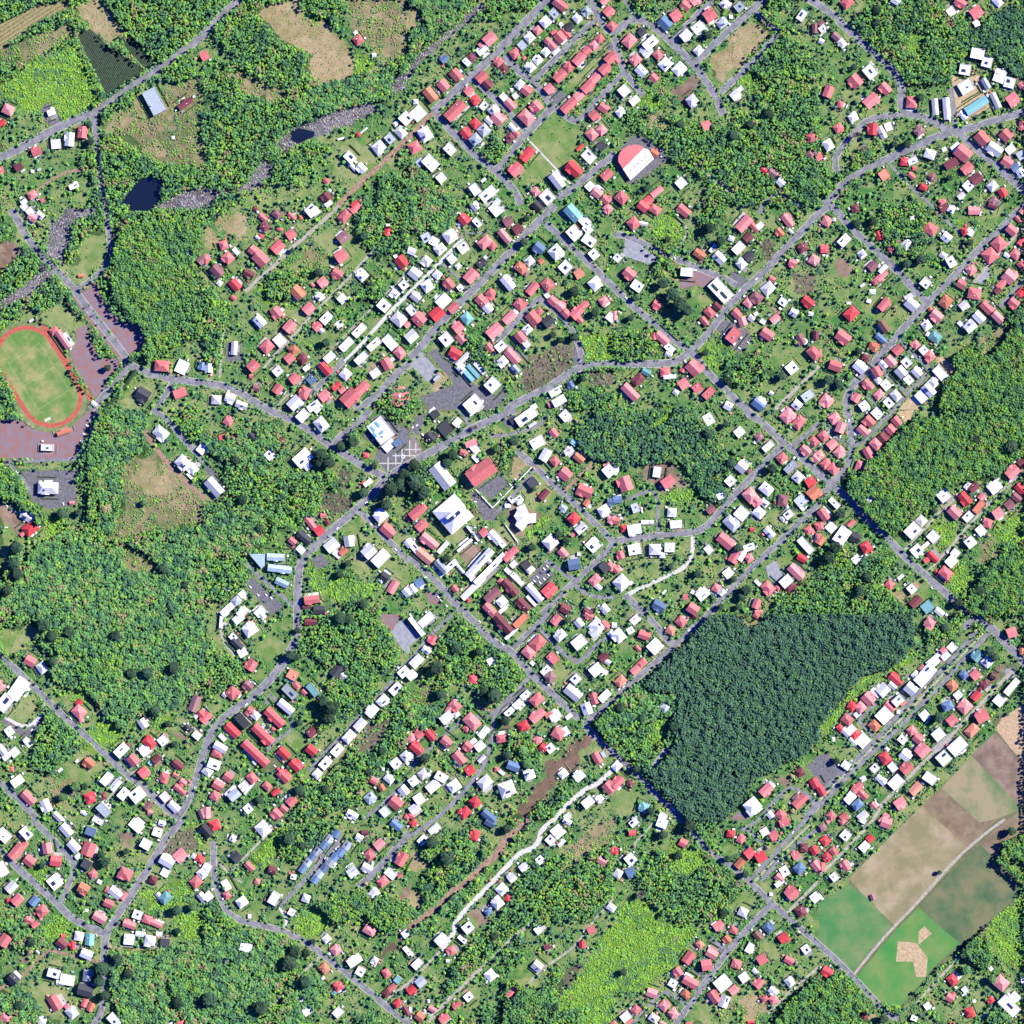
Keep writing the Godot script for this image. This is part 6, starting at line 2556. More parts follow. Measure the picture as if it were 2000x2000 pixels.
1940,1320,11.1,11.1,30,9,0,4,-1,
48,395,12.9,9.2,-35,4,2,4.8,-1,
1009,261,12.9,9.2,48,0,1,4,-1,
1492,333,12.9,9.2,35,1,0,3.4,-1,
1840,395,12.9,9.2,-30,0,1,4,-1,
669,762,12.9,9.2,-40,0,0,2.7,13,
599,719,12.9,9.2,-40,4,2,4.1,-1,
1042,795,12.9,9.2,-30,4,1,2.7,11,
1306,692,12.9,9.2,30,4,0,2.7,879,
1741,487,12.9,9.2,35,0,1,3.9,-1,
435,854,12.9,9.2,-20,1,0,3.6,-1,
1185,908,12.9,9.2,-30,0,0,2.7,219,
248,1457,12.9,9.2,-40,2,0,2.7,149,
1181,1312,12.9,9.2,30,4,2,2.7,178,
1179,1473,12.9,9.2,60,5,2,2.7,595,
317,1608,12.9,9.2,20,4,0,3.4,-1,
574,1712,11.4,9.8,10,4,2,4.5,-1,
992,1754,11.4,9.8,-60,1,1,3.7,-1,
1069,1849,11.4,9.8,-20,2,0,4,-1,
1935,1952,11.4,9.8,50,1,1,3.4,-1,
1989,429,14.7,7.4,45,0,0,2.4,-1,
599,1185,14.7,7.4,0,2,0,2.4,323,
1121,1042,14.7,7.4,-40,0,0,2.4,584,
1260,1020,14.7,7.4,0,4,0,2.4,-1,
1482,1195,14.7,7.4,0,0,0,2.4,-1,
1480,1138,14.7,7.4,45,4,2,2.4,-1,
1759,1127,14.7,7.4,-40,4,2,2.4,-1,
1708,1345,14.7,7.4,-40,4,0,2.4,165,
1097,1646,16.3,6.5,-45,4,0,2.4,-1,
802,1860,16.3,6.5,50,4,2,2.4,-1,
1475,1897,13,8.2,45,4,0,2.4,-1,
638,354,11.1,9.2,30,0,1,2.4,-1,
1082,64,11.1,9.2,-40,0,0,2.4,389,
1382,19,11.1,9.2,-35,4,0,2.4,156,
1446,174,11.1,9.2,-40,4,2,2.4,633,
1604,46,11.1,9.2,-40,2,0,2.4,-1,
895,520,11.1,9.2,-40,4,1,2.4,-1,
1069,578,11.1,9.2,45,4,2,2.4,777,
1428,466,11.1,9.2,20,4,1,2.4,-1,
1508,545,11.1,9.2,30,0,0,2.4,-1,
1490,628,11.1,9.2,30,4,2,2.4,-1,
1320,766,11.1,9.2,30,4,1,2.4,-1,
1704,570,11.1,9.2,0,4,0,2.4,-1,
711,945,11.1,9.2,-35,1,1,2.4,-1,
715,889,11.1,9.2,0,1,1,2.4,-1,
632,1007,11.1,9.2,0,0,0,2.4,-1,
640,1020,11.1,9.2,60,2,1,2.4,-1,
746,1133,11.1,9.2,-40,4,1,2.4,788,
978,1135,11.1,9.2,-45,0,1,2.4,12,
1531,802,11.1,9.2,-40,4,2,2.4,92,
1529,1013,11.1,9.2,45,4,1,2.4,838,
1339,1166,11.1,9.2,-20,0,0,2.4,-1,
1519,1148,11.1,9.2,45,0,1,2.4,245,
1809,1094,11.1,9.2,-30,1,0,2.4,871,
1904,949,11.1,9.2,-40,4,0,2.4,673,
344,1513,11.1,9.2,30,3,0,2.4,-1,
1187,1293,11.1,9.2,30,4,0,2.4,847,
1477,1202,11.1,9.2,30,0,1,2.4,-1,
1832,1279,11.1,9.2,-40,4,2,2.4,363,
1685,1521,11.1,9.2,-30,4,1,2.4,-1,
153,1672,11.1,9.2,-40,4,0,2.4,-1,
503,1721,9.8,9.8,20,0,1,2.4,-1,
1199,1999,9.8,9.8,-40,0,1,2.4,-1,
1541,1754,9.8,9.8,30,4,2,2.4,183,
1540,800,12.9,7.4,30,0,0,2.4,92,
1566,992,12.9,7.4,45,4,2,2.4,221,
164,1587,12.9,7.4,30,4,0,2.4,-1,
1111,1399,12.9,7.4,-40,4,0,2.4,-1,
980,1508,12.9,7.4,40,4,2,2.4,-1,
1704,1752,11.4,8.2,70,2,0,2.4,-1,
1102,81,16.6,5.5,-42,4,0,2.4,389,
1133,288,16.6,5.5,-42,1,0,2.4,-1,
549,877,16.6,5.5,-50,9,0,2.4,-1,
1040,829,16.6,5.5,-35,4,0,2.4,11,
797,1935,13,6.5,60,1,0,2.4,1110,
802,1972,13,6.5,90,4,2,2.4,1136,
1467,1997,13,6.5,0,1,0,2.4,-1,
1295,1999,13,6.5,30,0,0,2.4,-1,
1620,1602,13,6.5,-40,0,0,2.4,1056,
1602,1752,13,6.5,50,4,0,2.4,603,
1997,1915,13,6.5,90,4,2,2.4,-1,
812,199,9.2,9.2,0,4,1,2.4,-1,
1604,81,9.2,9.2,30,4,0,2.4,-1,
282,779,9.2,9.2,30,4,1,2.4,51,
429,553,9.2,9.2,40,4,1,2.4,-1,
628,646,9.2,9.2,45,4,0,2.4,919,
1057,510,9.2,9.2,-40,3,0,2.4,-1,
1782,425,9.2,9.2,0,4,2,2.4,-1,
1813,653,9.2,9.2,30,4,2,2.4,321,
955,1096,9.2,9.2,45,4,0,2.4,12,
1998,1177,9.2,9.2,0,4,1,2.4,-1,
23,1502,9.2,9.2,0,0,1,2.4,-1,
294,1587,9.2,9.2,20,0,0,2.4,-1,
439,1357,9.2,9.2,40,4,0,2.4,225,
795,1595,9.2,9.2,30,1,1,2.4,-1,
1200,1221,9.2,9.2,0,4,0,2.4,-1,
19,1759,9.2,9.2,0,1,0,2.4,559,
379,1672,9.2,9.2,30,4,1,2.4,1105,
132,1966,9.2,9.2,-40,0,0,2.4,334,
184,789,11.1,7.4,40,4,0,2.4,-1,
547,448,11.1,7.4,30,3,0,2.4,-1,
947,504,11.1,7.4,-40,4,2,2.4,997,
1966,499,11.1,7.4,30,4,0,2.4,-1,
371,930,14.7,5.5,45,4,2,2.4,660,
992,988,11.1,7.4,0,4,0,2.4,-1,
1535,988,11.1,7.4,60,4,0,2.4,326,
1830,1119,11.1,7.4,60,1,0,2.4,247,
323,1436,11.1,7.4,40,2,0,2.4,510,
1246,1266,11.1,7.4,45,0,0,2.4,-1,
311,1824,11.1,7.4,10,4,0,2.4,-1,
335,1995,11.1,7.4,-50,4,0,2.4,-1,
773,242,9.2,7.4,-40,4,1,2.4,-1,
1844,292,9.2,7.4,-30,4,2,2.4,-1,
499,408,9.2,7.4,30,2,1,2.4,-1,
512,450,9.2,7.4,30,4,1,2.4,916,
510,462,9.2,7.4,30,1,1,2.4,-1,
456,582,9.2,7.4,40,1,0,2.4,-1,
773,501,9.2,7.4,50,4,2,2.4,212,
766,702,9.2,7.4,-30,4,0,2.4,309,
1477,613,9.2,7.4,-30,4,2,2.4,-1,
1583,613,9.2,7.4,0,4,1,2.4,-1,
1697,588,9.2,7.4,20,4,2,2.4,-1,
914,1171,9.2,7.4,48,1,1,2.4,43,
1272,1020,9.2,7.4,0,4,0,2.4,-1,
1233,1138,9.2,7.4,-40,4,2,2.4,36,
159,1407,9.2,7.4,-20,0,1,2.4,177,
294,1490,9.2,7.4,40,8,2,2.4,-1,
545,1504,9.2,7.4,40,1,0,2.4,274,
1040,1295,9.2,7.4,40,4,2,2.4,-1,
1239,1598,9.2,7.4,30,4,2,2.4,1007,
1915,1345,9.2,7.4,-45,2,1,2.4,1104,
1732,1463,9.2,7.4,40,4,1,2.4,332,
195,1722,9.2,7.4,30,4,2,2.4,-1,
781,1710,8.2,8.2,-40,0,0,2.4,-1,
1935,1891,8.2,8.2,-40,4,2,2.4,-1,
653,1939,9.8,6.5,-40,8,0,2.4,-1,
590,1952,9.8,6.5,-20,4,2,2.4,-1,
1002,1999,13,4.9,0,0,0,2.4,-1,
1346,1999,13,4.9,0,0,0,2.4,-1,
1860,1999,9.8,6.5,0,3,0,2.4,-1,
945,352,11.1,5.5,-40,4,2,2.4,-1,
159,539,11.1,5.5,0,3,0,2.4,-1,
1544,452,11.1,5.5,45,4,0,2.4,-1,
1685,557,11.1,5.5,-35,4,2,2.4,-1,
83,391,7.4,7.4,-30,0,0,2.4,-1,
731,108,7.4,7.4,0,4,0,2.4,-1,
700,263,7.4,7.4,0,1,1,2.4,-1,
667,271,14.7,3.7,-15,4,2,2.4,-1,
1096,48,7.4,7.4,-40,4,2,2.4,-1,
1428,33,7.4,7.4,0,4,2,2.4,-1,
1786,329,7.4,7.4,0,1,0,2.4,-1,
226,460,7.4,7.4,0,3,0,2.4,-1,
373,495,7.4,7.4,0,4,0,2.4,-1,
588,425,7.4,7.4,0,3,1,2.4,-1,
758,441,7.4,7.4,0,4,0,2.4,1082,
551,605,7.4,7.4,50,4,2,2.4,398,
491,735,7.4,7.4,0,0,0,2.4,-1,
1506,768,7.4,7.4,30,4,0,2.4,-1,
1755,472,7.4,7.4,0,2,0,2.4,-1,
1131,1082,7.4,7.4,0,4,2,2.4,-1,
1353,1156,7.4,7.4,30,4,2,2.4,-1,
1469,1034,7.4,7.4,0,1,0,2.4,-1,
383,1399,7.4,7.4,-40,4,0,2.4,1050,
535,1424,7.4,7.4,30,0,0,2.4,28,
970,1502,7.4,7.4,0,1,1,2.4,-1,
1755,1390,7.4,7.4,0,4,2,2.4,-1,
1788,1473,7.4,7.4,0,0,0,2.4,129,
124,1828,7.4,7.4,0,1,0,2.4,560,
488,1789,8.2,6.5,90,4,2,2.4,-1,
504,464,9.2,5.5,30,4,0,2.4,-1,
1658,592,9.2,5.5,0,4,2,2.4,-1,
141,982,9.2,5.5,0,0,0,2.4,-1,
458,852,9.2,5.5,0,3,0,2.4,-1,
118,1504,9.2,5.5,-40,4,2,2.4,-1,
497,1490,9.2,5.5,45,4,0,2.4,6,
711,255,16.6,2.8,-40,4,0,2.4,-1,
440,1877,6.5,6.5,0,4,0,2.4,-1,
875,1877,6.5,6.5,0,4,0,2.4,-1,
1506,1746,6.5,6.5,0,4,2,2.4,-1,
694,64,7.4,5.5,-40,4,1,2.4,-1,
1024,114,7.4,5.5,-40,0,1,2.4,-1,
1817,356,7.4,5.5,-30,4,0,2.4,1026,
611,557,7.4,5.5,40,0,0,2.4,-1,
444,1150,11.1,3.7,50,4,0,2.4,-1,
1424,899,7.4,5.5,0,4,0,2.4,-1,
151,1486,7.4,5.5,-45,4,2,2.4,-1,
1627,1444,7.4,5.5,90,4,1,2.4,-1,
62,626,9.2,3.7,-30,4,0,2.4,-1,
1297,1156,9.2,3.7,-45,4,0,2.4,-1,
631,1910,6.5,4.9,-40,4,1,2.4,-1,
837,1955,6.5,4.9,90,4,1,2.4,-1,
1902,1955,6.5,4.9,0,4,1,2.4,-1,
64,335,5.5,5.5,0,4,0,2.4,-1,
338,269,5.5,5.5,0,4,1,2.4,-1,
999,176,5.5,5.5,0,4,1,2.4,-1,
1629,429,5.5,5.5,0,4,1,2.4,-1,
1475,864,5.5,5.5,0,4,2,2.4,-1,
748,1502,5.5,5.5,0,4,1,2.4,-1,
170,1778,5.5,5.5,0,4,0,2.4,-1,
77,331,7.4,3.7,-30,5,0,2.4,-1,
1672,928,7.4,3.7,30,4,2,2.4,-1,
74,1859,7.4,3.7,45,4,0,2.4,-1]
var ROADS := [
[0,14.5,0,[-54,334,52,284,114,248,186,220,248,174,319,128,400,67,437,25,515,-37]],
[0,9.8,1,[182,220,190,286,195,331,201,368,205,400,211,441,215,483,215,504,201,528,176,549,151,566]],
[2,6.2,0,[190,329,135,333,93,356,62,381]],
[2,9.3,1,[659,400,738,327,800,267,846,220]],
[0,14.5,3,[1114,-42,1017,52,966,108,914,155,846,220]],
[0,12.4,0,[846,220,899,273,932,306,968,335,1007,373,1017,400]],
[0,12.4,1,[982,110,1009,135,1044,162,1075,201]],
[0,9.8,0,[1080,207,1119,238,1131,234,1200,160,1219,143]],
[0,12.4,2,[1080,209,1024,265,968,335]],
[0,10.4,0,[924,157,955,182,986,211,1024,255]],
[0,9.3,0,[1044,155,1100,99,1160,41,1171,37]],
[0,12.4,2,[1124,-53,1166,27,1175,48,1200,66,1212,52,1237,37,1256,39,1283,56,1314,85,1345,116,1359,128,1376,155,1399,190,1413,224]],
[0,12.4,1,[1090,387,1142,350,1200,300]],
[1,3.3,0,[1030,271,1119,364]],
[0,10.4,0,[1310,83,1345,46,1382,8,1433,-42]],
[0,12.4,1,[1357,124,1407,74,1459,27,1535,-39]],
[0,11.4,1,[1405,182,1459,132,1521,66]],
[0,10.4,0,[1473,19,1498,46,1521,64]],
[0,6.2,0,[1237,35,1231,17,1189,-51]],
[0,10.4,1,[1200,74,1208,104,1214,124,1219,141,1239,166,1256,186]],
[3,7.2,0,[1345,308,1386,344,1436,383]],
[0,8.3,0,[1562,400,1542,389,1523,381,1506,383,1490,400,1484,417]],
[0,12.9,3,[1531,-29,1600,9,1627,31,1668,68,1716,112,1749,141,1762,164,1759,207,1766,222]],
[0,12.4,1,[2058,204,1952,232,1900,250,1865,257]],
[0,10.4,0,[1766,224,1714,228,1689,238,1670,257,1641,290,1629,315,1635,335]],
[0,12.4,2,[1766,222,1797,226,1828,240,1859,257]],
[0,14.5,4,[1859,257,1807,277,1745,306,1693,329,1652,354,1625,385,1610,400]],
[0,13.5,3,[1865,255,1890,275,1931,311,1973,348,2044,413]],
[0,8.3,0,[1865,255,1863,207,1857,172]],
[0,5.7,0,[1732,315,1766,352,1797,383,1820,400,1848,431,1890,468]],
[2,3.7,0,[1850,-44,1780,31,1745,72,1722,104]],
[0,12.4,0,[21,410,37,433,56,468,79,499,114,530,145,566,176,607,217,659,253,706]],
[0,11.4,1,[253,711,232,742,207,768,186,793,176,800]],
[0,12.4,2,[253,711,280,727,331,740,400,748,441,754,483,775,521,800,566,817,607,841,648,872,680,891,721,918,752,930]],
[0,9.3,0,[338,746,321,773,304,800]],
[3,7.2,0,[663,400,632,431,597,462,566,487,535,520,504,545,479,570]],
[1,7.2,1,[673,706,690,690,731,644,768,603,800,571,858,514,904,466]],
[0,9.3,0,[673,702,628,748,576,800]],
[3,5.2,0,[756,466,711,508,680,545,638,586,597,628,566,665,535,694,514,721]],
[3,3.3,0,[800,528,731,597,669,659,617,721,566,766,541,793]],
[0,12.4,0,[800,711,773,731,742,768,700,800]],
[3,5.2,0,[429,738,435,669,441,638]],
[0,13.5,2,[1084,400,1059,425,1038,446,997,493,945,545,904,586,852,638,821,680,800,700]],
[0,11.4,0,[1065,435,1111,479,1162,524,1200,564,1237,599,1279,632,1304,659,1345,682]],
[0,4.1,0,[904,466,904,456,955,454]],
[0,4.6,0,[858,514,872,520,914,562]],
[0,9.3,1,[974,665,1017,617,1053,582]],
[0,9.3,0,[1053,582,1090,613,1121,648,1135,690,1138,711]],
[0,7.2,0,[974,665,1028,700]],
[0,12.4,3,[986,800,997,793,1038,773,1080,752,1121,721,1162,711,1200,711,1283,711,1320,708,1345,690,1362,675,1386,648,1407,617,1448,570,1500,524,1531,487,1573,446,1600,414,1617,404,1625,400,1666,450,1714,493,1749,524,1782,562,1811,592]],
[0,10.4,1,[1200,458,1225,460,1252,474,1293,493,1335,512,1376,528,1417,545,1438,557]],
[0,12.4,1,[1353,690,1376,721,1407,752,1438,783,1463,800]],
[3,7.2,0,[1600,715,1562,752,1521,793,1511,800]],
[3,4.1,0,[1324,489,1341,458,1341,441,1324,427]],
[2,5.2,0,[1486,576,1511,603,1531,628]],
[0,11.9,2,[2040,356,1973,429,1911,487,1859,545,1817,586,1776,628,1735,675,1693,725,1662,756,1652,783,1654,800,1662,831,1662,883,1656,908,1641,930,1621,947]],
[3,6.2,0,[2042,403,1973,472,1942,504,1921,528,1900,555]],
[0,8.3,0,[2039,500,1973,576,1952,599]],
[0,7.8,1,[1757,663,1782,690,1817,717,1803,738,1776,764,1747,800,1724,821,1693,858,1662,874]],
[0,6.2,0,[1724,721,1745,744,1770,764]],
[0,5.2,0,[1689,768,1714,793,1720,800]],
[0,7.2,0,[192,800,186,821,170,872,155,897,83,899,0,902,21,908,46,935,62,966]],
[2,9.3,0,[282,841,300,872,342,920,373,949,400,976]],
[0,9.3,1,[296,800,331,821,352,852,383,883,400,904]],
[2,3.1,0,[342,1044,300,1044,259,1061,207,1073]],
[0,13.5,4,[1007,800,966,817,914,841,872,866,831,889,800,906,756,932,727,966,690,1001,644,1038,607,1073,586,1100,582,1131,580,1200,582,1231,572,1262,555,1293,528,1328,493,1362,452,1390,421,1417,406,1444,400,1469]],
[0,12.4,1,[648,868,680,841,711,817,721,800]],
[0,10.4,0,[700,997,721,1015,756,1053,800,1100]],
[0,7.2,0,[479,1100,524,1142,566,1177,578,1189]],
[0,8.3,0,[899,800,910,817,916,831]],
[0,7.2,0,[1063,810,1061,825,1038,837,1007,846,976,852,955,850]],
[0,10.4,2,[1007,879,1038,904,1069,935,1100,962,1131,992,1162,1022,1193,1053,1200,1061,1173,1090,1142,1117,1111,1146,1080,1179,1059,1200]],
[0,8.3,0,[1065,1094,1090,1111,1117,1131]],
[0,8.3,1,[1121,1140,1142,1158,1162,1166,1200,1168]],
[2,7.2,0,[1104,959,1121,941,1152,910,1168,897]],
[0,11.9,4,[800,1086,831,1117,858,1142,887,1177,912,1200,945,1237,976,1262,999,1272,1017,1293,1038,1318,1069,1345,1104,1380,1131,1403]],
[0,7.2,0,[970,1001,1007,966,1038,924,1042,916]],
[0,12.4,3,[1453,800,1490,827,1527,862,1562,889,1600,926,1625,945,1652,970,1693,1013,1735,1053,1766,1086,1797,1115,1828,1142,1859,1168,1890,1200]],
[0,11.4,1,[1531,866,1500,899,1459,941,1417,986,1397,1011,1376,1032,1345,1042,1283,1046,1200,1057]],
[0,10.3,3,[1600,982,1562,1020,1511,1069,1459,1117,1417,1162,1384,1200,1345,1235,1304,1272,1252,1318,1200,1364,1162,1397,1138,1413,1168,1444,1200,1472,1231,1500,1262,1531,1293,1562,1324,1593,1331,1600,1354,1626,1376,1655,1412,1681,1449,1706,1478,1736,1508,1765,1537,1790,1566,1816,1600,1845,1637,1878,1666,1908,1703,1948,1724,1970,1754,1992]],
[0,8.3,1,[1548,870,1573,852,1600,825]],
[0,7.2,0,[1285,1038,1285,976,1274,957,1246,966,1227,976]],
[1,7.9,0,[1353,1048,1353,1080,1341,1106,1304,1125,1252,1148,1221,1164]],
[0,12.4,1,[1221,1162,1241,1183,1262,1200]],
[0,12.4,0,[1621,951,1600,972]],
[0,6.2,0,[1608,825,1625,846,1652,866]],
[3,5.2,0,[1766,1075,1797,1044,1828,1007,1848,990,1884,955]],
[3,5.2,0,[2043,877,1962,953,1921,997,1880,1038,1848,1080,1807,1121]],
[0,11.4,2,[400,1459,383,1521,373,1552,352,1593,342,1596,290,1546,253,1517,197,1465,145,1417,93,1370,41,1316,-45,1239]],
[0,11.4,1,[-45,1490,31,1556,62,1589,72,1600]],
[3,4.1,0,[253,1517,280,1484,306,1459]],
[3,4.1,1,[253,1517,217,1552,203,1573]],
[1,6.2,0,[89,1372,83,1397,50,1424,10,1401]],
[0,7.2,0,[603,1506,638,1465,669,1438,694,1407,727,1376,762,1335,800,1290,841,1241,883,1200]],
[0,7.2,0,[800,1521,762,1556,711,1600]],
[0,6.2,0,[528,1355,555,1386,576,1417,555,1438,535,1448,518,1473]],
[0,8.3,1,[520,1376,528,1357]],
[3,6.2,0,[433,1200,431,1252,472,1293]],
[0,11.4,1,[1073,1200,1038,1231,1003,1266]],
[0,8.3,0,[1048,1221,1090,1266,1125,1295,1138,1289,1168,1256,1200,1237]],
[0,8.5,2,[1032,1324,997,1362,966,1390,964,1417,957,1459,949,1490,924,1525,893,1562,850,1600,818,1622,800,1635]],
[0,6.2,1,[966,1390,945,1403,914,1397,883,1424,831,1469,800,1500]],
[2,5.2,0,[930,1345,930,1376,945,1386,966,1388]],
[1,9.7,1,[1200,1500,1173,1527,1142,1542,1111,1568,1081,1602,1056,1622,1053,1644,1038,1659,1020,1662,990,1692,961,1724,939,1746,910,1776,888,1802,888,1820,862,1856]],
[3,6.2,0,[893,1562,868,1535,858,1527]],
[0,10.4,0,[1268,1206,1293,1237,1314,1260]],
[0,14.5,4,[1600,1564,1573,1600]],
[0,7.2,1,[1593,1568,1573,1548,1542,1535,1511,1566,1484,1600,1449,1622]],
[0,13.5,1,[2042,1336,1973,1266,1942,1231,1906,1204,1890,1217,1880,1225]],
[0,8.7,2,[1931,1237,1869,1304,1807,1370,1745,1432,1683,1490,1641,1531,1600,1577]],
[0,8.7,3,[1911,1231,1853,1293,1786,1362,1724,1428,1672,1484,1631,1521,1600,1552]],
[3,4.6,0,[1921,1237,1859,1299,1797,1366,1735,1430,1679,1486,1635,1527,1600,1564]],
[0,6.6,0,[1677,1407,1714,1370,1745,1345,1776,1318]],
[0,6.2,1,[1677,1407,1704,1438,1714,1438]],
[0,6.2,1,[1757,1349,1778,1370]],
[3,6.8,1,[1977,1310,1931,1359,1890,1401,1848,1448,1807,1486,1766,1527,1724,1568,1707,1600,1673,1637,1637,1673,1600,1710]],
[0,10.4,0,[62,1600,93,1629,120,1658,143,1683,145,1699,135,1724,120,1762]],
[0,12.4,1,[-41,1616,31,1693,72,1728,114,1766,135,1790,166,1807,203,1822]],
[0,12.4,3,[356,1600,321,1641,296,1687,269,1728,244,1766,217,1807,207,1824,203,1859,205,1911,203,1962,162,2054]],
[2,6.2,0,[-54,1958,41,1911,79,1869,99,1855,124,1863,166,1873,201,1880]],
[3,3.1,0,[217,1848,290,1850,311,1850]],
[0,10.3,2,[418,1644,416,1703,426,1746,444,1783,473,1800,528,1811,565,1823,602,1842,638,1871,686,1908,730,1944,766,1977,849,2033]],
[0,8.8,1,[667,1637,627,1681,590,1724,558,1758,546,1772]],
[1,7.3,0,[546,1772,558,1790,561,1805,554,1812]],
[0,11.0,0,[799,1626,766,1666,730,1706,700,1732]],
[3,4.4,0,[550,1604,503,1648,455,1699]],
[3,4.4,1,[422,1681,444,1703,473,1724]],
[3,5.1,0,[627,1867,590,1900,554,1941,524,1974]],
[3,5.1,0,[748,1963,766,1944,800,1919,829,1889,862,1856]],
[2,14.7,0,[1034,1600,1012,1622,990,1633,976,1662,939,1695,910,1724,881,1743,859,1768,829,1790,800,1812]],
[3,7.3,0,[1049,1794,1012,1823,976,1856,946,1886,910,1919,873,1955,837,1996]],
[3,4.4,0,[1199,1754,1166,1790,1144,1820,1122,1849,1086,1875,1056,1893,1020,1937,983,1977]],
[0,8.1,1,[1574,1600,1537,1640,1508,1673,1467,1717]],
[0,8.1,2,[1599,1618,1555,1651,1522,1681,1486,1721]],
[3,4.4,0,[1581,1611,1544,1648,1515,1677,1475,1721]],
[0,10.3,1,[1504,1768,1475,1798,1442,1834,1409,1875,1383,1911,1361,1941,1339,1974,1286,2048]],
[0,6.6,0,[1197,2044,1266,1966,1288,1941,1306,1937,1339,1963]],
[0,7.3,0,[1420,1853,1402,1845,1390,1831]],
[3,5.9,0,[1599,1721,1566,1754,1537,1783]],
[3,5.1,0,[1599,1889,1559,1922,1530,1948,1500,1981]],
[3,4.4,0,[1277,1607,1237,1651,1200,1688]],
[0,7.3,0,[1456,1615,1478,1637,1500,1662]],
[3,5.5,0,[1963,1600,1937,1618,1900,1648,1864,1681,1827,1721,1790,1765,1754,1802,1717,1842,1681,1886,1668,1904]],
[3,5.1,0,[1875,1867,1827,1919,1790,1959]],
[3,6.6,0,[1974,1930,1941,1963,1915,1992]]]
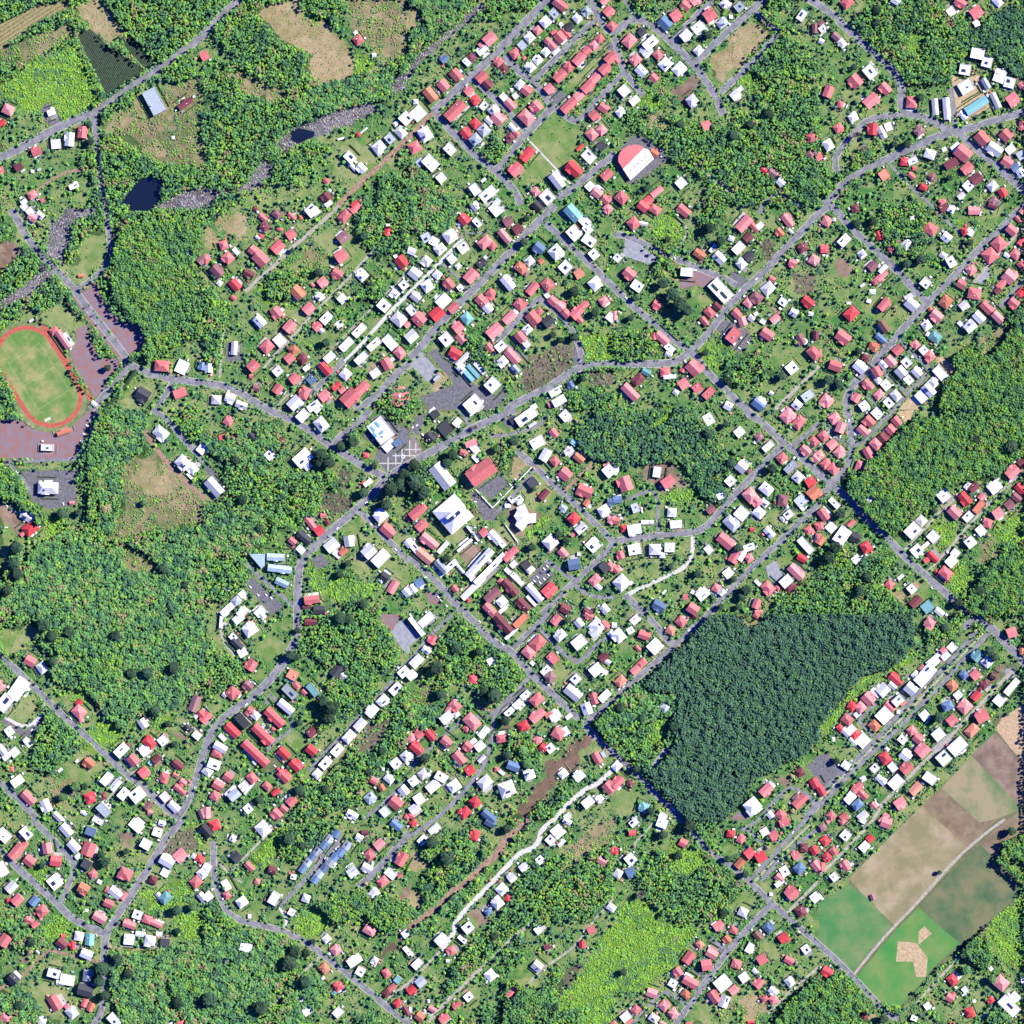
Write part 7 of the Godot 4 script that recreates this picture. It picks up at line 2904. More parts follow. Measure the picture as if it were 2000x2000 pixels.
var ZONES := [
["D",[139,19,176,0,199,0,248,62,217,89,176,54]],
["K",[348,377,400,364,400,400,311,400]],
["B",[0,166,93,104,155,83,178,145,197,176,176,207,124,238,104,207,41,228]],
["M",[228,217,393,145,400,331,290,311,207,248]],
["M",[0,93,83,62,145,41,145,72,62,124,0,124]],
["K",[800,128,764,166,768,180,783,178,800,159]],
["K",[727,195,665,209,607,240,572,250,535,282,553,298,580,286,586,280,620,267,711,230,735,215]],
["K",[516,311,472,368,435,373,400,364,400,400,417,400,427,383,489,371,532,342,541,323]],
["D",[516,8,582,0,586,17,644,41,694,116,690,145,644,176,592,137,607,104,549,83,499,25]],
["M",[462,132,516,162,562,178,555,203,524,199,468,178]],
["M",[675,0,800,0,800,104,752,124,690,62]],
["B",[597,21,628,31,617,48,586,35]],
["B",[700,104,717,116,711,145,690,141]],
["O",[620,166,762,135,731,197,617,224,576,238,572,207]],
["G",[669,280,721,259,742,311,711,352,669,342]],
["G",[1075,220,1123,242,1131,259,1123,311,1106,321,1119,362,1098,352,1048,352,1007,377,1024,342,1044,290,1032,269]],
["G",[1090,182,1148,128,1177,104,1198,104,1173,135,1142,162,1111,182]],
["K",[945,0,955,0,914,46,852,91,817,130,800,153,800,124,841,87,893,46,928,12]],
["O",[800,0,924,0,893,41,831,83,800,104]],
["D",[800,10,821,21,831,46,800,62]],
["O",[800,311,825,331,862,373,904,400,800,400]],
["T",[966,269,997,290,976,321,945,306]],
["D",[1382,120,1459,41,1469,31,1511,64,1407,170,1392,145]],
["S",[1318,176,1351,149,1368,170,1332,195]],
["S",[1386,321,1417,311,1444,342,1424,358,1397,342]],
["B",[1262,176,1293,197,1304,238,1272,207,1241,207]],
["B",[1448,135,1490,155,1469,186,1438,166]],
["T",[1200,207,1324,228,1407,248,1600,166,1600,400,1448,400,1386,352,1304,311]],
["M",[1252,228,1293,217,1314,248,1293,259,1258,244]],
["T",[1662,41,1807,0,1890,41,1890,104,1848,166,1766,166,1724,104]],
["F",[1935,31,2000,0,2000,155,1973,145,1942,114,1890,99,1890,72]],
["B",[1766,62,1807,62,1803,114,1776,104]],
["G",[83,607,128,582,170,632,145,646,104,638]],
["G",[155,462,197,437,207,483,213,514,182,524,170,555,145,555,149,514]],
["B",[172,644,186,659,232,711,217,711]],
["V",[238,441,400,421,383,524,387,566,342,628,352,669,290,711,269,648,228,590,215,549,224,493]],
["K",[114,421,186,400,186,417,145,441,128,493,124,524,104,504,87,499,99,452]],
["K",[83,514,108,535,62,576,0,607,0,590,52,555]],
["S",[0,472,37,466,44,493,31,504,0,545]],
["T",[0,535,72,504,83,520,52,555,0,586]],
["T",[41,597,114,545,135,576,83,607]],
["T",[145,431,190,417,201,437,166,462,145,504,128,524,137,462]],
["G",[259,742,311,752,300,773,269,800,238,800]],
["K",[300,400,400,400,400,406,300,408]],
["D",[410,431,462,419,479,431,483,462,452,462,421,441]],
["D",[400,441,431,452,425,483,400,483]],
["T",[400,545,441,597,446,638,431,711,400,711]],
["B",[493,566,524,555,576,545,566,566,524,597]],
["T",[524,535,628,524,576,555,566,586,524,586]],
["T",[628,628,669,648,669,607,742,524,752,586,690,586]],
["T",[690,400,800,400,800,483,742,504,700,462]],
["G",[648,441,721,483,731,504,690,524,648,504,607,462]],
["G",[576,603,607,617,582,638,570,628]],
["G",[711,617,742,632,727,644]],
["G",[483,597,520,617,493,624]],
["M",[597,472,628,493,638,524,597,524,576,504]],
["D",[862,715,883,735,846,773,837,762]],
["E",[1028,700,1111,669,1125,690,1111,721,1059,752,1028,773,1013,752,1024,721]],
["E",[1142,725,1200,721,1200,762,1152,752]],
["B",[1138,659,1200,655,1200,704,1146,704]],
["G",[1048,648,1080,644,1080,680,1053,680]],
["G",[1042,454,1065,450,1084,468,1065,483,1048,468]],
["T",[904,648,945,659,955,690,955,752,976,742,924,711]],
["O",[800,400,893,400,893,421,872,458,841,452,800,452]],
["G",[1183,524,1200,524,1200,551]],
["T",[1111,762,1200,773,1200,800,1111,800]],
["T",[1121,562,1152,576,1142,607,1111,597]],
["G",[1357,557,1376,576,1397,586,1376,603,1355,586]],
["G",[1506,690,1552,669,1589,711,1542,742,1521,721]],
["E",[1490,462,1517,472,1521,504,1500,514,1480,493]],
["E",[1542,524,1583,535,1600,566,1562,576,1542,555]],
["B",[1376,659,1407,669,1428,690,1459,711,1407,731,1382,711]],
["B",[1272,410,1324,431,1335,462,1304,483,1272,462]],
["T",[1200,648,1272,648,1283,680,1262,706,1200,706]],
["G",[1341,417,1366,437,1345,446]],
["T",[1417,700,1480,690,1486,731,1448,752,1417,742]],
["G",[1672,586,1724,576,1741,607,1755,648,1704,628,1683,607]],
["S",[1631,499,1658,508,1666,545,1641,553,1621,524]],
["B",[1859,425,1890,441,1880,446,1859,437]],
["V",[1838,742,1869,690,1931,669,1962,628,2000,597,2000,800,1828,800,1838,773]],
["T",[1724,400,1797,400,1828,462,1786,504,1745,493,1704,441]],
["M",[1942,648,1983,617,1973,648,1931,700,1911,690]],
["G",[27,908,149,906,147,914,31,918]],
["G",[58,930,145,930,145,935,58,937]],
["S",[0,970,10,978,31,1007,50,1024,41,1044,25,1038,0,1028]],
["V",[0,924,31,920,52,945,54,976,72,990,93,1017,83,1028,62,1017,31,976,0,970]],
["B",[87,1028,114,1007,124,1038,93,1080,66,1111,62,1086,83,1059]],
["V",[195,800,224,800,207,831,197,862,190,914,197,955,186,1003,170,1017,178,976,174,924,170,883,182,841]],
["O",[224,800,290,800,284,862,248,893,238,945,228,986,217,1028,182,1048,197,1007,197,924,201,862]],
["M",[253,893,300,872,400,986,400,1024,311,1038,248,1044,197,1069,224,1032,238,976]],
["D",[311,966,342,962,342,924,311,924,300,893,269,893,269,955]],
["O",[72,1069,124,1038,176,1048,197,1073,400,1032,400,1200,0,1200,0,1173,31,1152,41,1111]],
["M",[238,1059,269,1069,311,1100,300,1121,259,1121,238,1100]],
["G",[0,1038,25,1048,17,1111,0,1142]],
["T",[331,817,400,821,400,862,373,858]],
["S",[400,976,441,986,421,995,400,992]],
["E",[624,949,659,955,690,976,686,997,648,1003,624,982]],
["E",[648,908,690,914,694,941,665,941]],
["T",[446,924,628,924,628,997,586,1028,524,1028,483,1069,400,1069,400,986,452,986]],
["O",[400,1007,504,986,524,1048,462,1090,400,1080]],
["O",[400,862,472,841,545,821,566,883,504,924,400,883]],
["G",[665,1028,686,1011,711,1028,711,1069,742,1059,783,1111,800,1111,800,1162,752,1111,700,1111,700,1080]],
["B",[555,997,576,1003,603,1038,576,1038,555,1017]],
["B",[597,1090,617,1121,659,1121,700,1131,742,1142,711,1173,669,1173,607,1152]],
["T",[400,1090,462,1080,483,1111,479,1142,441,1173,400,1173]],
["G",[779,841,798,841,798,858,783,858]],
["S",[1017,976,1048,990,1059,1007,1017,1044,997,1059,990,1028,986,997,1007,986]],
["S",[893,1090,924,1059,955,1069,914,1111]],
["D",[986,914,997,883,1017,893,1034,910,1003,939]],
["G",[955,1024,970,1020,1007,1059,990,1069]],
["G",[1017,945,1059,928,1094,966,1065,997,1028,976]],
["G",[883,1038,899,1028,920,1053,893,1080]],
["G",[914,990,908,962,932,1007,924,1020]],
["F",[1121,831,1200,800,1200,904,1152,893,1127,872]],
["T",[800,914,841,920,858,955,841,976,800,986]],
["B",[1028,1038,1065,1007,1073,1017,1032,1059]],
["G",[1069,1003,1086,990,1094,1017,1080,1024]],
["S",[1241,914,1272,899,1304,899,1324,920,1335,941,1304,962,1279,949,1262,928]],
["G",[1229,992,1279,992,1279,1011,1229,1017]],
["G",[1521,1090,1542,1080,1573,1100,1552,1121,1542,1111]],
["G",[1494,997,1515,1003,1521,1024,1500,1032]],
["G",[1362,1007,1382,997,1397,1007,1376,1024]],
["F",[1200,800,1355,800,1386,831,1417,883,1428,914,1355,935,1324,904,1262,904,1200,914]],
["F",[1345,924,1407,945,1428,976,1407,986,1366,966]],
["B",[1293,962,1355,949,1366,970,1324,986,1293,976]],
["B",[1241,852,1304,800,1324,810,1272,841]],
["T",[1511,1162,1600,1121,1600,1200,1511,1200]],
["G",[1531,846,1562,841,1548,862]],
["V",[1786,821,2000,800,2000,883,1962,914,1911,935,1869,945,1828,966,1797,997,1766,1028,1735,1048,1683,997,1652,955,1662,924,1704,893,1745,852]],
["T",[1600,1069,1693,1090,1745,1090,1724,1142,1766,1183,1807,1200,1600,1200]],
["B",[1859,1100,1900,1090,1911,1142,1869,1162,1844,1142]],
["B",[1824,1024,1869,1017,1859,1059,1832,1069]],
["B",[1942,1028,2000,1007,2000,1069,1952,1059]],
["M",[1911,1048,1952,1069,1942,1111,1911,1100]],
["G",[1741,1038,1770,1059,1757,1069,1737,1048]],
["D",[1745,1162,1770,1142,1786,1162,1755,1183]],
["G",[1770,1142,1807,1131,1828,1162,1803,1173]],
["V",[1942,1090,2000,1069,2000,1200,1869,1200,1911,1131]],
["G",[14,1397,56,1349,79,1370,74,1390,46,1420,25,1407]],
["D",[6,1246,41,1225,74,1217,74,1237,46,1262,21,1279]],
["G",[0,1252,10,1225,72,1210,79,1237,21,1283]],
["O",[79,1200,400,1200,400,1324,352,1376,311,1397,290,1382,259,1417,228,1428,207,1397,176,1355,145,1345,114,1335,93,1304,114,1293,72,1241]],
["V",[93,1221,155,1241,155,1283,114,1272]],
["V",[176,1272,238,1283,228,1324,166,1345,145,1304]],
["B",[155,1448,197,1397,228,1407,238,1438,207,1469]],
["T",[83,1386,155,1428,135,1469,104,1511,62,1500,72,1448]],
["B",[290,1417,342,1386,327,1407,321,1432]],
["S",[331,1417,356,1424,368,1448,383,1465,362,1459,342,1444]],
["G",[124,1490,186,1465,197,1511,155,1531,124,1511]],
["M",[93,1511,145,1521,135,1573,104,1562]],
["B",[114,1355,166,1345,186,1376,155,1370]],
["G",[321,1407,342,1397,331,1424]],
["G",[491,1262,535,1237,570,1241,562,1272,528,1297]],
["G",[549,1444,576,1417,603,1448,586,1469]],
["G",[493,1314,514,1304,528,1324,508,1341]],
["B",[586,1241,638,1237,644,1262,597,1272]],
["T",[586,1200,742,1200,783,1279,731,1345,711,1376,669,1407,628,1428,617,1407,638,1366,648,1314,607,1272]],
["B",[576,1355,617,1376,628,1407,597,1397]],
["T",[400,1252,472,1293,483,1324,400,1366]],
["T",[586,1521,628,1531,711,1448,783,1335,800,1345,800,1448,731,1511,690,1573,607,1600,566,1600,597,1552]],
["E",[721,1417,773,1397,731,1469,700,1469,700,1444]],
["N",[995,1600,1038,1552,1048,1521,1069,1500,1100,1480,1131,1444,1152,1432,1168,1444,1142,1480,1111,1511,1090,1511,1080,1542,1059,1562,1028,1600]],
["N",[976,1397,997,1417,1007,1424,976,1428]],
["G",[945,1511,962,1486,976,1500,962,1521]],
["G",[1069,1293,1111,1299,1142,1328,1100,1345,1080,1324]],
["G",[883,1428,904,1417,904,1444]],
["G",[1168,1459,1200,1473,1168,1506,1152,1490]],
["T",[862,1241,904,1210,955,1262,997,1283,1028,1324,955,1386,935,1366,904,1324,841,1355,821,1324,852,1293]],
["B",[904,1279,945,1252,955,1262,924,1287]],
["O",[800,1376,841,1376,862,1397,831,1424,800,1417]],
["M",[800,1335,852,1335,841,1376,800,1376]],
["T",[990,1428,1038,1438,1059,1480,1038,1500,997,1490]],
["V",[1162,1407,1200,1376,1200,1459,1173,1432]],
["T",[1048,1600,1090,1542,1131,1511,1111,1562,1080,1600]],
["X",[1386,1200,1600,1200,1600,1438,1577,1469,1511,1500,1469,1521,1438,1573,1417,1600,1345,1600,1293,1542,1252,1500,1293,1490,1324,1448,1314,1407,1324,1355,1262,1345,1252,1335,1314,1279,1345,1252]],
["O",[1200,1362,1241,1335,1272,1355,1324,1355,1324,1386,1293,1407,1241,1417,1200,1407]],
["B",[1283,1397,1314,1403,1299,1438,1272,1469,1252,1459]],
["T",[1200,1407,1283,1417,1262,1459,1262,1500,1241,1490,1200,1469]],
["G",[1200,1542,1241,1542,1262,1552,1241,1593,1200,1593]],
["S",[1525,1515,1542,1511,1542,1531,1527,1538]],
["G",[1531,1552,1562,1542,1552,1562,1535,1577]],
["D",[1428,1200,1490,1204,1496,1210,1469,1225]],
["X",[1600,1200,1780,1200,1786,1252,1755,1293,1724,1308,1683,1318,1652,1355,1621,1386,1600,1417]],
["B",[1600,1417,1621,1390,1652,1362,1683,1324,1724,1314,1786,1272,1797,1287,1755,1304,1714,1328,1672,1355,1641,1397,1617,1438]],
["G",[1880,1241,1906,1217,1904,1231,1875,1262]],
["S",[1931,1314,1962,1299,1962,1320,1942,1335]],
["T",[1797,1210,1890,1210,1859,1241,1817,1262]],
["G",[1762,1299,1797,1287,1776,1314]],
["G",[83,1983,52,1911,124,1931,141,1952,114,1983]],
["G",[93,1869,120,1865,124,1886,99,1890]],
["B",[62,1704,93,1693,93,1724,79,1735]],
["B",[356,1610,383,1604,400,1641,400,1658,368,1652]],
["B",[93,1786,135,1797,135,1828,104,1844,83,1817]],
["B",[269,1735,311,1735,362,1724,373,1755,342,1786,290,1776]],
["S",[37,1859,62,1869,52,1900]],
["O",[21,1817,83,1813,93,1844,62,1859,25,1848]],
["O",[0,1942,62,1942,83,1973,72,2000,0,2000]],
["O",[0,1776,41,1776,58,1807,31,1817,0,1817]],
["O",[217,1859,290,1859,362,1838,400,1828,400,2000,238,2000,217,1931]],
["B",[342,1786,400,1776,400,1838,362,1838,342,1817]],
["V",[331,1911,400,1911,400,1952,342,1962]],
["S",[238,1621,265,1631,259,1652,244,1658]],
["E",[321,1631,373,1610,389,1652,342,1672,311,1662]],
["G",[280,1724,321,1714,352,1724,311,1735]],
["G",[466,1776,503,1754,524,1768,495,1794]],
["G",[466,1886,503,1871,539,1849,568,1849,561,1878,517,1900,473,1900]],
["N",[722,1908,744,1864,774,1827,799,1802,799,1827,766,1856,737,1900]],
["G",[722,1915,744,1922,730,1944,715,1930]],
["B",[576,1790,612,1765,638,1783,642,1812,602,1834,583,1820]],
["B",[473,1703,524,1695,528,1673,583,1666,565,1637,546,1618]],
["T",[539,1618,656,1600,620,1644,583,1681,554,1673]],
["V",[620,1765,711,1739,799,1765,799,1802,748,1820,711,1783,656,1802]],
["O",[400,1820,473,1820,546,1827,583,1842,590,1871,565,1893,528,1948,492,1999,400,1999]],
["O",[576,1900,620,1900,642,1930,620,1966,583,1999,539,1999,554,1955]],
["T",[400,1746,437,1783,473,1809,400,1820]],
["S",[781,1732,799,1728,799,1754,781,1761]],
["S",[910,1790,928,1772,950,1794,932,1816]],
["G",[1002,1908,1042,1864,1078,1864,1064,1900,1027,1922,1005,1937]],
["B",[1093,1948,1137,1900,1148,1871,1174,1834,1199,1805,1199,1999,1148,1999,1130,1974,1093,1974]],
["B",[972,1783,1002,1780,1009,1802,976,1812]],
["E",[1078,1930,1115,1886,1141,1878,1122,1915,1093,1937]],
["T",[818,1666,910,1618,932,1681,903,1724,866,1710,829,1710]],
["T",[983,1776,1034,1681,1093,1673,1199,1637,1199,1746,1159,1790,1075,1802,1020,1812,946,1875,892,1886,932,1838]],
["T",[932,1827,990,1842,939,1886,910,1911,866,1955,881,1893]],
["V",[990,1911,1049,1937,1075,1930,1086,1966,1020,1999,983,1999]],
["M",[1130,1637,1199,1600,1199,1644,1148,1666,1093,1710]],
["G",[917,1915,946,1930,939,1966,910,1974]],
["D",[800,1655,829,1673,844,1695,815,1710,800,1710]],
["D",[800,1732,829,1746,822,1776,800,1768]],
["O",[800,1776,837,1776,873,1746,910,1732,903,1761,855,1790,800,1827]],
["G",[1475,1717,1493,1717,1519,1746,1515,1765,1486,1739]],
["G",[1427,1754,1464,1739,1478,1768,1449,1798,1427,1783]],
["G",[1402,1655,1427,1644,1442,1666,1420,1673]],
["B",[1200,1765,1255,1746,1292,1783,1328,1802,1365,1820,1346,1849,1310,1893,1273,1930,1237,1937,1200,1937]],
["T",[1237,1710,1365,1644,1383,1673,1420,1710,1427,1783,1383,1802,1328,1783,1273,1754]],
["B",[1310,1637,1376,1666,1390,1681,1346,1710,1310,1710]],
["D",[1456,1937,1493,1959,1511,1985,1464,1985,1442,1959]],
["V",[1511,1999,1548,1948,1599,1900,1599,1999]],
["G",[1339,1985,1365,1955,1390,1977,1390,1999,1346,1999]],
["G",[1493,1827,1522,1849,1511,1875,1486,1856]],
["G",[1574,1783,1599,1783,1599,1820,1581,1805]],
["S",[1438,1600,1464,1600,1456,1611,1442,1607]],
["B",[1922,1820,1948,1783,1985,1754,1999,1746,1999,1893,1959,1875,1937,1856]],
["V",[1875,1849,1922,1820,1937,1864,1930,1893,1875,1867]],
["V",[1600,1922,1629,1900,1666,1930,1710,1970,1703,1999,1600,1999]],
["D",[1681,1977,1717,1974,1710,1999,1688,1999]],
["V",[1959,1637,1999,1637,1999,1732,1966,1703,1948,1681]],
["O",[1922,1974,1948,1955,1985,1996,1930,1999]],
["G",[1966,1673,1999,1681,1999,1710,1970,1695]],
["#",[1660,1723,1800,1574,1836,1540,1945,1423,2000,1377,2020,1377,2020,1620,1955,1640,1945,1680,1995,1730,1985,1755,1890,1840,1820,1900,1757,1966,1717,1955,1673,1908,1630,1868,1600,1842,1600,1770]]]
var SHEETS := [
["A",[79,211,93,199,110,217,120,242,104,248,89,236]],
["C",[0,48,72,12,132,0,137,14,72,44,0,97]],
["Q",[151,68,176,56,207,87,284,137,209,186,182,135]],
["Q",[248,68,261,74,304,124,288,137,244,93]],
["W",[269,352,294,344,319,356,311,383,308,400,234,400,253,373]],
["W",[568,257,584,250,615,257,613,267,580,282,568,273]],
["A",[1075,186,1090,174,1106,184,1094,207,1080,207]],
["A",[1183,87,1200,79,1200,99,1189,104]],
["A",[1212,290,1237,265,1268,271,1299,294,1304,311,1262,342,1231,360,1206,331,1200,306]],
["A",[1867,201,1923,164,1931,176,1894,199,1869,209]],
["Y",[1859,145,1880,155,1911,145,1931,176,1952,207,1911,224,1869,217,1861,197]],
["U",[149,642,170,634,174,659,197,700,228,700,238,711,217,731,203,762,186,779,176,762,149,721,137,690,149,669]],
["U",[155,576,186,549,207,597,238,628,269,632,286,661,280,680,248,696,217,648,186,607]],
["U",[141,580,149,574,253,704,242,715]],
["W",[253,400,300,400,296,414,253,412]],
["A",[441,669,470,669,472,706,441,706]],
["J",[800,711,825,688,852,721,837,748]],
["A",[893,731,966,773,986,752,990,773,966,800,841,800,821,777,883,752]],
["A",[837,690,850,680,899,735,887,748]],
["A",[1121,669,1142,690,1138,715,1121,715]],
["A",[1397,638,1417,624,1459,644,1469,665,1444,690,1417,669]],
["J",[1221,462,1246,474,1287,504,1272,516,1241,508,1217,499]],
["A",[1428,528,1459,545,1453,566,1424,555]],
["U",[1359,528,1397,537,1382,562,1355,557,1328,566,1328,549]],
["J",[1911,535,1931,520,1933,541,1915,555,1904,549]],
["Y",[1828,700,1838,694,1869,721,1853,735,1832,715]],
["Y",[1755,800,1776,775,1801,800]],
["U",[0,821,41,821,62,837,104,846,155,817,178,800,188,800,155,883,145,895,0,895]],
["A",[41,920,149,918,157,904,153,924,145,937,149,986,93,995,62,976,56,945]],
["A",[479,1138,493,1127,555,1183,528,1200]],
["A",[607,1090,628,1082,644,1100,624,1111]],
["A",[400,904,421,924,441,955,462,976,452,970,417,937,400,920]],
["A",[711,852,727,817,742,810,800,841,800,904,756,924,731,893,742,879]],
["A",[918,966,928,959,955,990,976,997,966,1017,945,1017,928,986]],
["A",[928,953,976,924,992,945,959,976]],
["A",[1032,1131,1065,1100,1084,1121,1059,1148]],
["A",[800,841,817,810,831,810,817,852]],
["Z",[800,858,810,850,825,879,817,893,800,895]],
["A",[982,821,1007,810,1015,829,990,837]],
["U",[831,1152,858,1162,862,1183,837,1177]],
["J",[1496,1106,1515,1094,1531,1127,1517,1142,1500,1127]],
["Y",[1751,804,1786,800,1778,821,1766,825]],
["A",[0,1407,12,1403,50,1428,83,1390,87,1407,58,1438,41,1438]],
["J",[762,1231,783,1210,800,1225,800,1279,785,1268]],
["U",[742,1200,783,1200,768,1231,752,1225]],
["A",[483,1438,514,1459,535,1459,549,1438,535,1480,520,1506,541,1511,555,1490,504,1438]],
["J",[800,1210,806,1221,825,1241,800,1262]],
["A",[972,1390,1022,1339,1030,1345,982,1403]],
["J",[1320,1444,1304,1469,1279,1500,1272,1494,1293,1465]],
["U",[1438,1589,1453,1583,1465,1600,1428,1600]],
["A",[1577,1496,1600,1475,1600,1527,1593,1521]],
["J",[1817,1465,1853,1432,1863,1444,1832,1473]],
["A",[1600,1471,1617,1473,1650,1500,1631,1521,1610,1535,1600,1531]],
["J",[1962,1308,1977,1304,1987,1320,1968,1328]],
["A",[1390,1831,1420,1853,1412,1864,1390,1849]],
["A",[1354,1893,1376,1900,1383,1919,1368,1915]],
["5",[1600,1768,1655,1724,1703,1761,1743,1812,1710,1845,1666,1897,1629,1864,1600,1842]],
["7",[1794,1772,1838,1812,1875,1842,1820,1893,1783,1941,1758,1966,1717,1955,1673,1908,1721,1849,1761,1805]],
["Y",[1754,1838,1790,1842,1812,1871,1809,1908,1790,1908,1783,1878,1750,1878]],
["Y",[1794,1820,1805,1809,1820,1823,1794,1845]],
["8",[1944,1423,1958,1400,2000,1377,2006,1377,2006,1497,1976,1464]],
["1",[1901,1471,1943,1431,2006,1496,2006,1570,1985,1569,1972,1553,1903,1484]],
["2",[1837,1540,1899,1477,1986,1568,1995,1581,1953,1597,1912,1608,1866,1566]],
["4",[1800,1574,1838,1539,1867,1565,1913,1606,1947,1600,1889,1658,1800,1588]],
["3",[1658,1716,1729,1643,1801,1574,1892,1657,1816,1742,1750,1811,1692,1755]],
["4",[1912,1650,1958,1606,1997,1581,2006,1588,2006,1625,1958,1643,1947,1677]],
["6",[1795,1767,1914,1650,1947,1680,1995,1730,1988,1753,1940,1790,1889,1835,1873,1844]]]
var TREES: PackedFloat32Array = [
178,277,10.4,0,
176,244,8.3,0,
1328,244,10.4,0,
1432,265,12.4,0,
1465,244,10.4,0,
1500,224,12.4,0,
1262,368,8.3,0,
1382,70,10.4,0,
1710,21,12.4,0,
1710,46,10.4,0,
1668,132,8.3,0,
1745,282,8.3,0,
1770,282,10.4,0,
1672,265,14.5,2,
1687,290,12.4,2,
1797,192,10.4,0,
1853,348,8.3,0,
257,702,8.3,0,
211,719,8.3,0,
572,489,6.2,0,
711,462,10.4,0,
622,532,10.4,0,
638,669,10.4,0,
787,454,8.3,0,
727,555,8.3,0,
1080,655,8.3,0,
1094,665,8.3,0,
1121,659,10.4,0,
1028,427,8.3,0,
1121,570,12.4,0,
1162,611,10.4,0,
1024,474,10.4,0,
1138,740,8.3,0,
1386,446,14.5,0,
1407,472,12.4,0,
1314,576,16.6,0,
1328,597,18.6,0,
1341,607,14.5,0,
1293,555,12.4,0,
1246,655,8.3,0,
1241,582,8.3,0,
1304,468,8.3,0,
1422,744,10.4,0,
1527,735,10.4,0,
1252,680,8.3,0,
1376,690,8.3,0,
1231,622,8.3,0,
1672,437,10.4,0,
1704,433,10.4,0,
1797,508,12.4,0,
1894,474,8.3,0,
1770,516,10.4,0,
1677,686,8.3,0,
1637,752,10.4,0,
1617,742,12.4,0,
33,1069,16.6,0,
29,1100,16.6,0,
37,1121,14.5,0,
17,1152,12.4,0,
124,1003,12.4,0,
155,1001,8.3,0,
282,982,8.3,1,
321,1111,12.4,0,
362,1142,10.4,0,
690,862,14.5,0,
665,872,12.4,0,
628,887,14.5,0,
644,904,14.5,0,
624,904,12.4,0,
711,962,12.4,0,
762,955,18.6,0,
756,986,14.5,0,
783,945,16.6,0,
789,928,14.5,0,
474,976,12.4,0,
508,1032,10.4,0,
680,1100,8.3,0,
665,1121,10.4,0,
711,1179,12.4,0,
462,899,12.4,0,
731,910,8.3,0,
810,941,20.7,0,
829,962,16.6,0,
883,887,12.4,0,
874,904,12.4,0,
810,908,14.5,0,
1044,955,6.2,0,
1090,1044,10.4,0,
1106,1055,10.4,0,
1038,1069,10.4,0,
928,835,10.4,2,
1003,862,12.4,0,
970,877,10.4,1,
872,1090,10.4,0,
1382,846,12.4,0,
1506,916,12.4,0,
1442,1069,10.4,0,
1310,1106,8.3,0,
1362,1121,10.4,0,
1432,1131,8.3,0,
1428,904,12.4,0,
1457,1152,12.4,0,
1448,1166,10.4,0,
1442,1185,8.3,0,
1407,1185,8.3,0,
1417,829,8.3,0,
1641,1003,12.4,0,
1911,1152,12.4,0,
1921,1183,12.4,0,
1869,1177,10.4,0,
1824,997,8.3,0,
1631,1069,14.5,0,
1617,1090,14.5,0,
1693,1127,12.4,0,
1679,1152,14.5,0,
1973,872,16.6,0,
1904,858,12.4,0,
1637,908,8.3,0,
104,1291,12.4,0,
87,1221,16.6,0,
104,1241,14.5,0,
137,1233,14.5,0,
228,1241,12.4,0,
306,1386,12.4,0,
329,1413,8.3,0,
257,1314,12.4,0,
290,1314,14.5,0,
342,1304,14.5,0,
166,1535,8.3,0,
149,1535,12.4,1,
124,1556,10.4,1,
232,1417,8.3,1,
342,1453,8.3,0,
566,1279,12.4,0,
578,1283,10.4,0,
582,1231,8.3,0,
648,1382,18.6,0,
632,1370,14.5,0,
644,1401,14.5,0,
586,1411,8.3,0,
638,1542,12.4,0,
586,1542,12.4,0,
665,1206,14.5,0,
680,1208,12.4,0,
721,1506,10.4,0,
748,1465,10.4,0,
508,1562,10.4,0,
966,1357,18.6,0,
945,1349,10.4,0,
831,1480,12.4,0,
852,1304,16.6,0,
893,1266,12.4,0,
862,1355,12.4,0,
992,1475,10.4,0,
1028,1490,12.4,1,
986,1407,12.4,0,
935,1272,10.4,0,
1108,1212,8.3,0,
1022,1465,12.4,1,
1241,1500,10.4,0,
1270,1583,10.4,0,
1210,1382,12.4,0,
1254,1403,10.4,0,
1314,1417,12.4,0,
1931,1272,12.4,0,
1942,1283,10.4,0,
1832,1399,12.4,0,
1633,1486,8.3,0,
1844,1225,10.4,0,
1644,1531,6.2,0,
207,1683,12.4,0,
248,1662,8.3,0,
199,1668,10.4,0,
348,1776,12.4,0,
203,1890,18.6,0,
197,1915,14.5,0,
232,1873,14.5,0,
207,1942,12.4,0,
348,1956,14.5,0,
253,1900,12.4,0,
41,1962,12.4,0,
62,1838,12.4,0,
83,1689,8.3,0,
377,1770,10.4,1,
348,1817,8.3,0,
565,1637,14.7,0,
568,1878,18.3,0,
576,1856,14.7,0,
598,1860,11.0,0,
590,1651,11.0,0,
411,1948,18.3,0,
510,1966,18.3,0,
532,1849,8.8,2,
510,1882,8.8,2,
455,1827,9.5,2,
612,1838,7.3,0,
598,1915,14.7,0,
844,1644,14.7,0,
873,1673,18.3,0,
990,1618,11.0,0,
965,1827,11.0,0,
1082,1966,11.0,0,
1324,1670,11.0,0,
1295,1629,11.0,0,
1346,1611,14.7,0,
1412,1780,11.0,0,
1442,1724,11.0,2,
1251,1746,14.7,2,
1218,1897,9.2,0,
1420,1677,9.2,0,
1456,1706,9.2,0,
1559,1805,7.3,0,
1974,1622,11.0,0,
1834,1703,5.9,0,
1724,1988,11.0,0,
1988,1673,7.3,0,
1937,1911,11.0,1,
1886,1893,11.0,1]
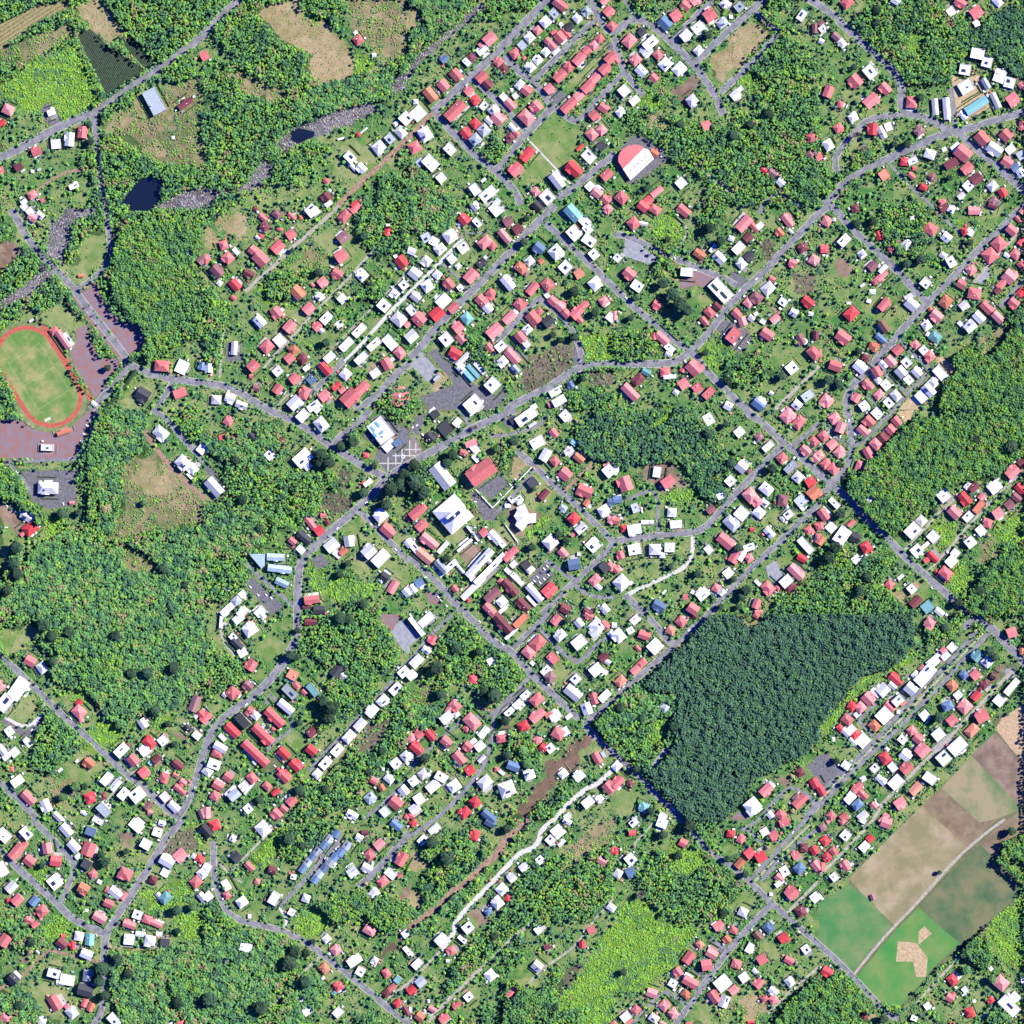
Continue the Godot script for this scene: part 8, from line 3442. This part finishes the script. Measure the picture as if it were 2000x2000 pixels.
var CARS: PackedFloat32Array = [
1415,653,35,0,
1413,648,35,1,
1461,669,35,0,
1444,680,30,0,
1318,504,50,0,
1376,435,40,0,
1223,582,45,0,
1444,568,-45,0,
1477,545,-45,0,
174,821,40,0,
170,831,30,0,
166,839,30,1,
164,848,30,0,
159,862,20,0,
155,870,15,1,
153,879,15,0,
33,922,35,0,
143,920,0,1,
25,986,50,2,
14,988,50,0,
31,999,50,0,
39,1001,50,0,
21,995,50,2,
12,1030,0,0,
124,984,80,0,
690,819,-40,0,
704,833,-20,1,
721,974,-40,2,
715,982,-40,0,
725,1024,45,0,
733,1032,45,1,
773,1073,45,0,
659,1032,-40,0,
615,1055,-40,1,
489,1146,45,0,
504,1162,45,0,
520,1162,45,0,
530,1168,45,0,
516,1175,45,1,
835,827,-40,0,
810,825,-40,1,
806,835,-40,0,
814,831,-40,0,
978,966,45,0,
986,955,45,1,
997,947,45,0,
1007,937,45,0,
1017,928,45,1,
1044,1135,45,0,
1050,1127,45,0,
1057,1119,45,1,
1063,1111,45,0,
1069,1106,45,0,
1055,1138,45,0,
1063,1131,45,0,
1071,1123,45,0,
852,982,-40,0,
841,976,-40,0,
862,1173,45,0,
856,1166,45,0,
872,1183,45,0,
928,980,0,0,
939,1001,0,1,
928,1030,0,0,
1069,932,40,0,
1658,821,85,0,
1820,1148,45,0,
77,1403,-50,0,
68,1415,-50,0,
62,1426,-50,0,
139,1403,40,0,
149,1422,40,0,
381,1540,80,0,
541,1297,-50,0,
481,1376,-40,0,
549,1424,45,0,
555,1415,45,0,
537,1496,40,0,
545,1457,-45,0,
537,1506,40,2,
937,1214,45,0,
962,1241,45,1,
982,1258,45,0,
945,1221,45,1,
1316,1581,45,0,
1513,1568,-45,0,
1345,1231,-40,0,
1807,1343,-45,0,
1772,1386,-45,0,
1548,1626,-45,0,
1520,1681,-45,0,
1561,1820,40,0,
1631,1886,40,0]
var HEDGES := [
[6.6,[201,0,259,66,319,124]],
[8.3,[265,725,234,768,203,800]]]
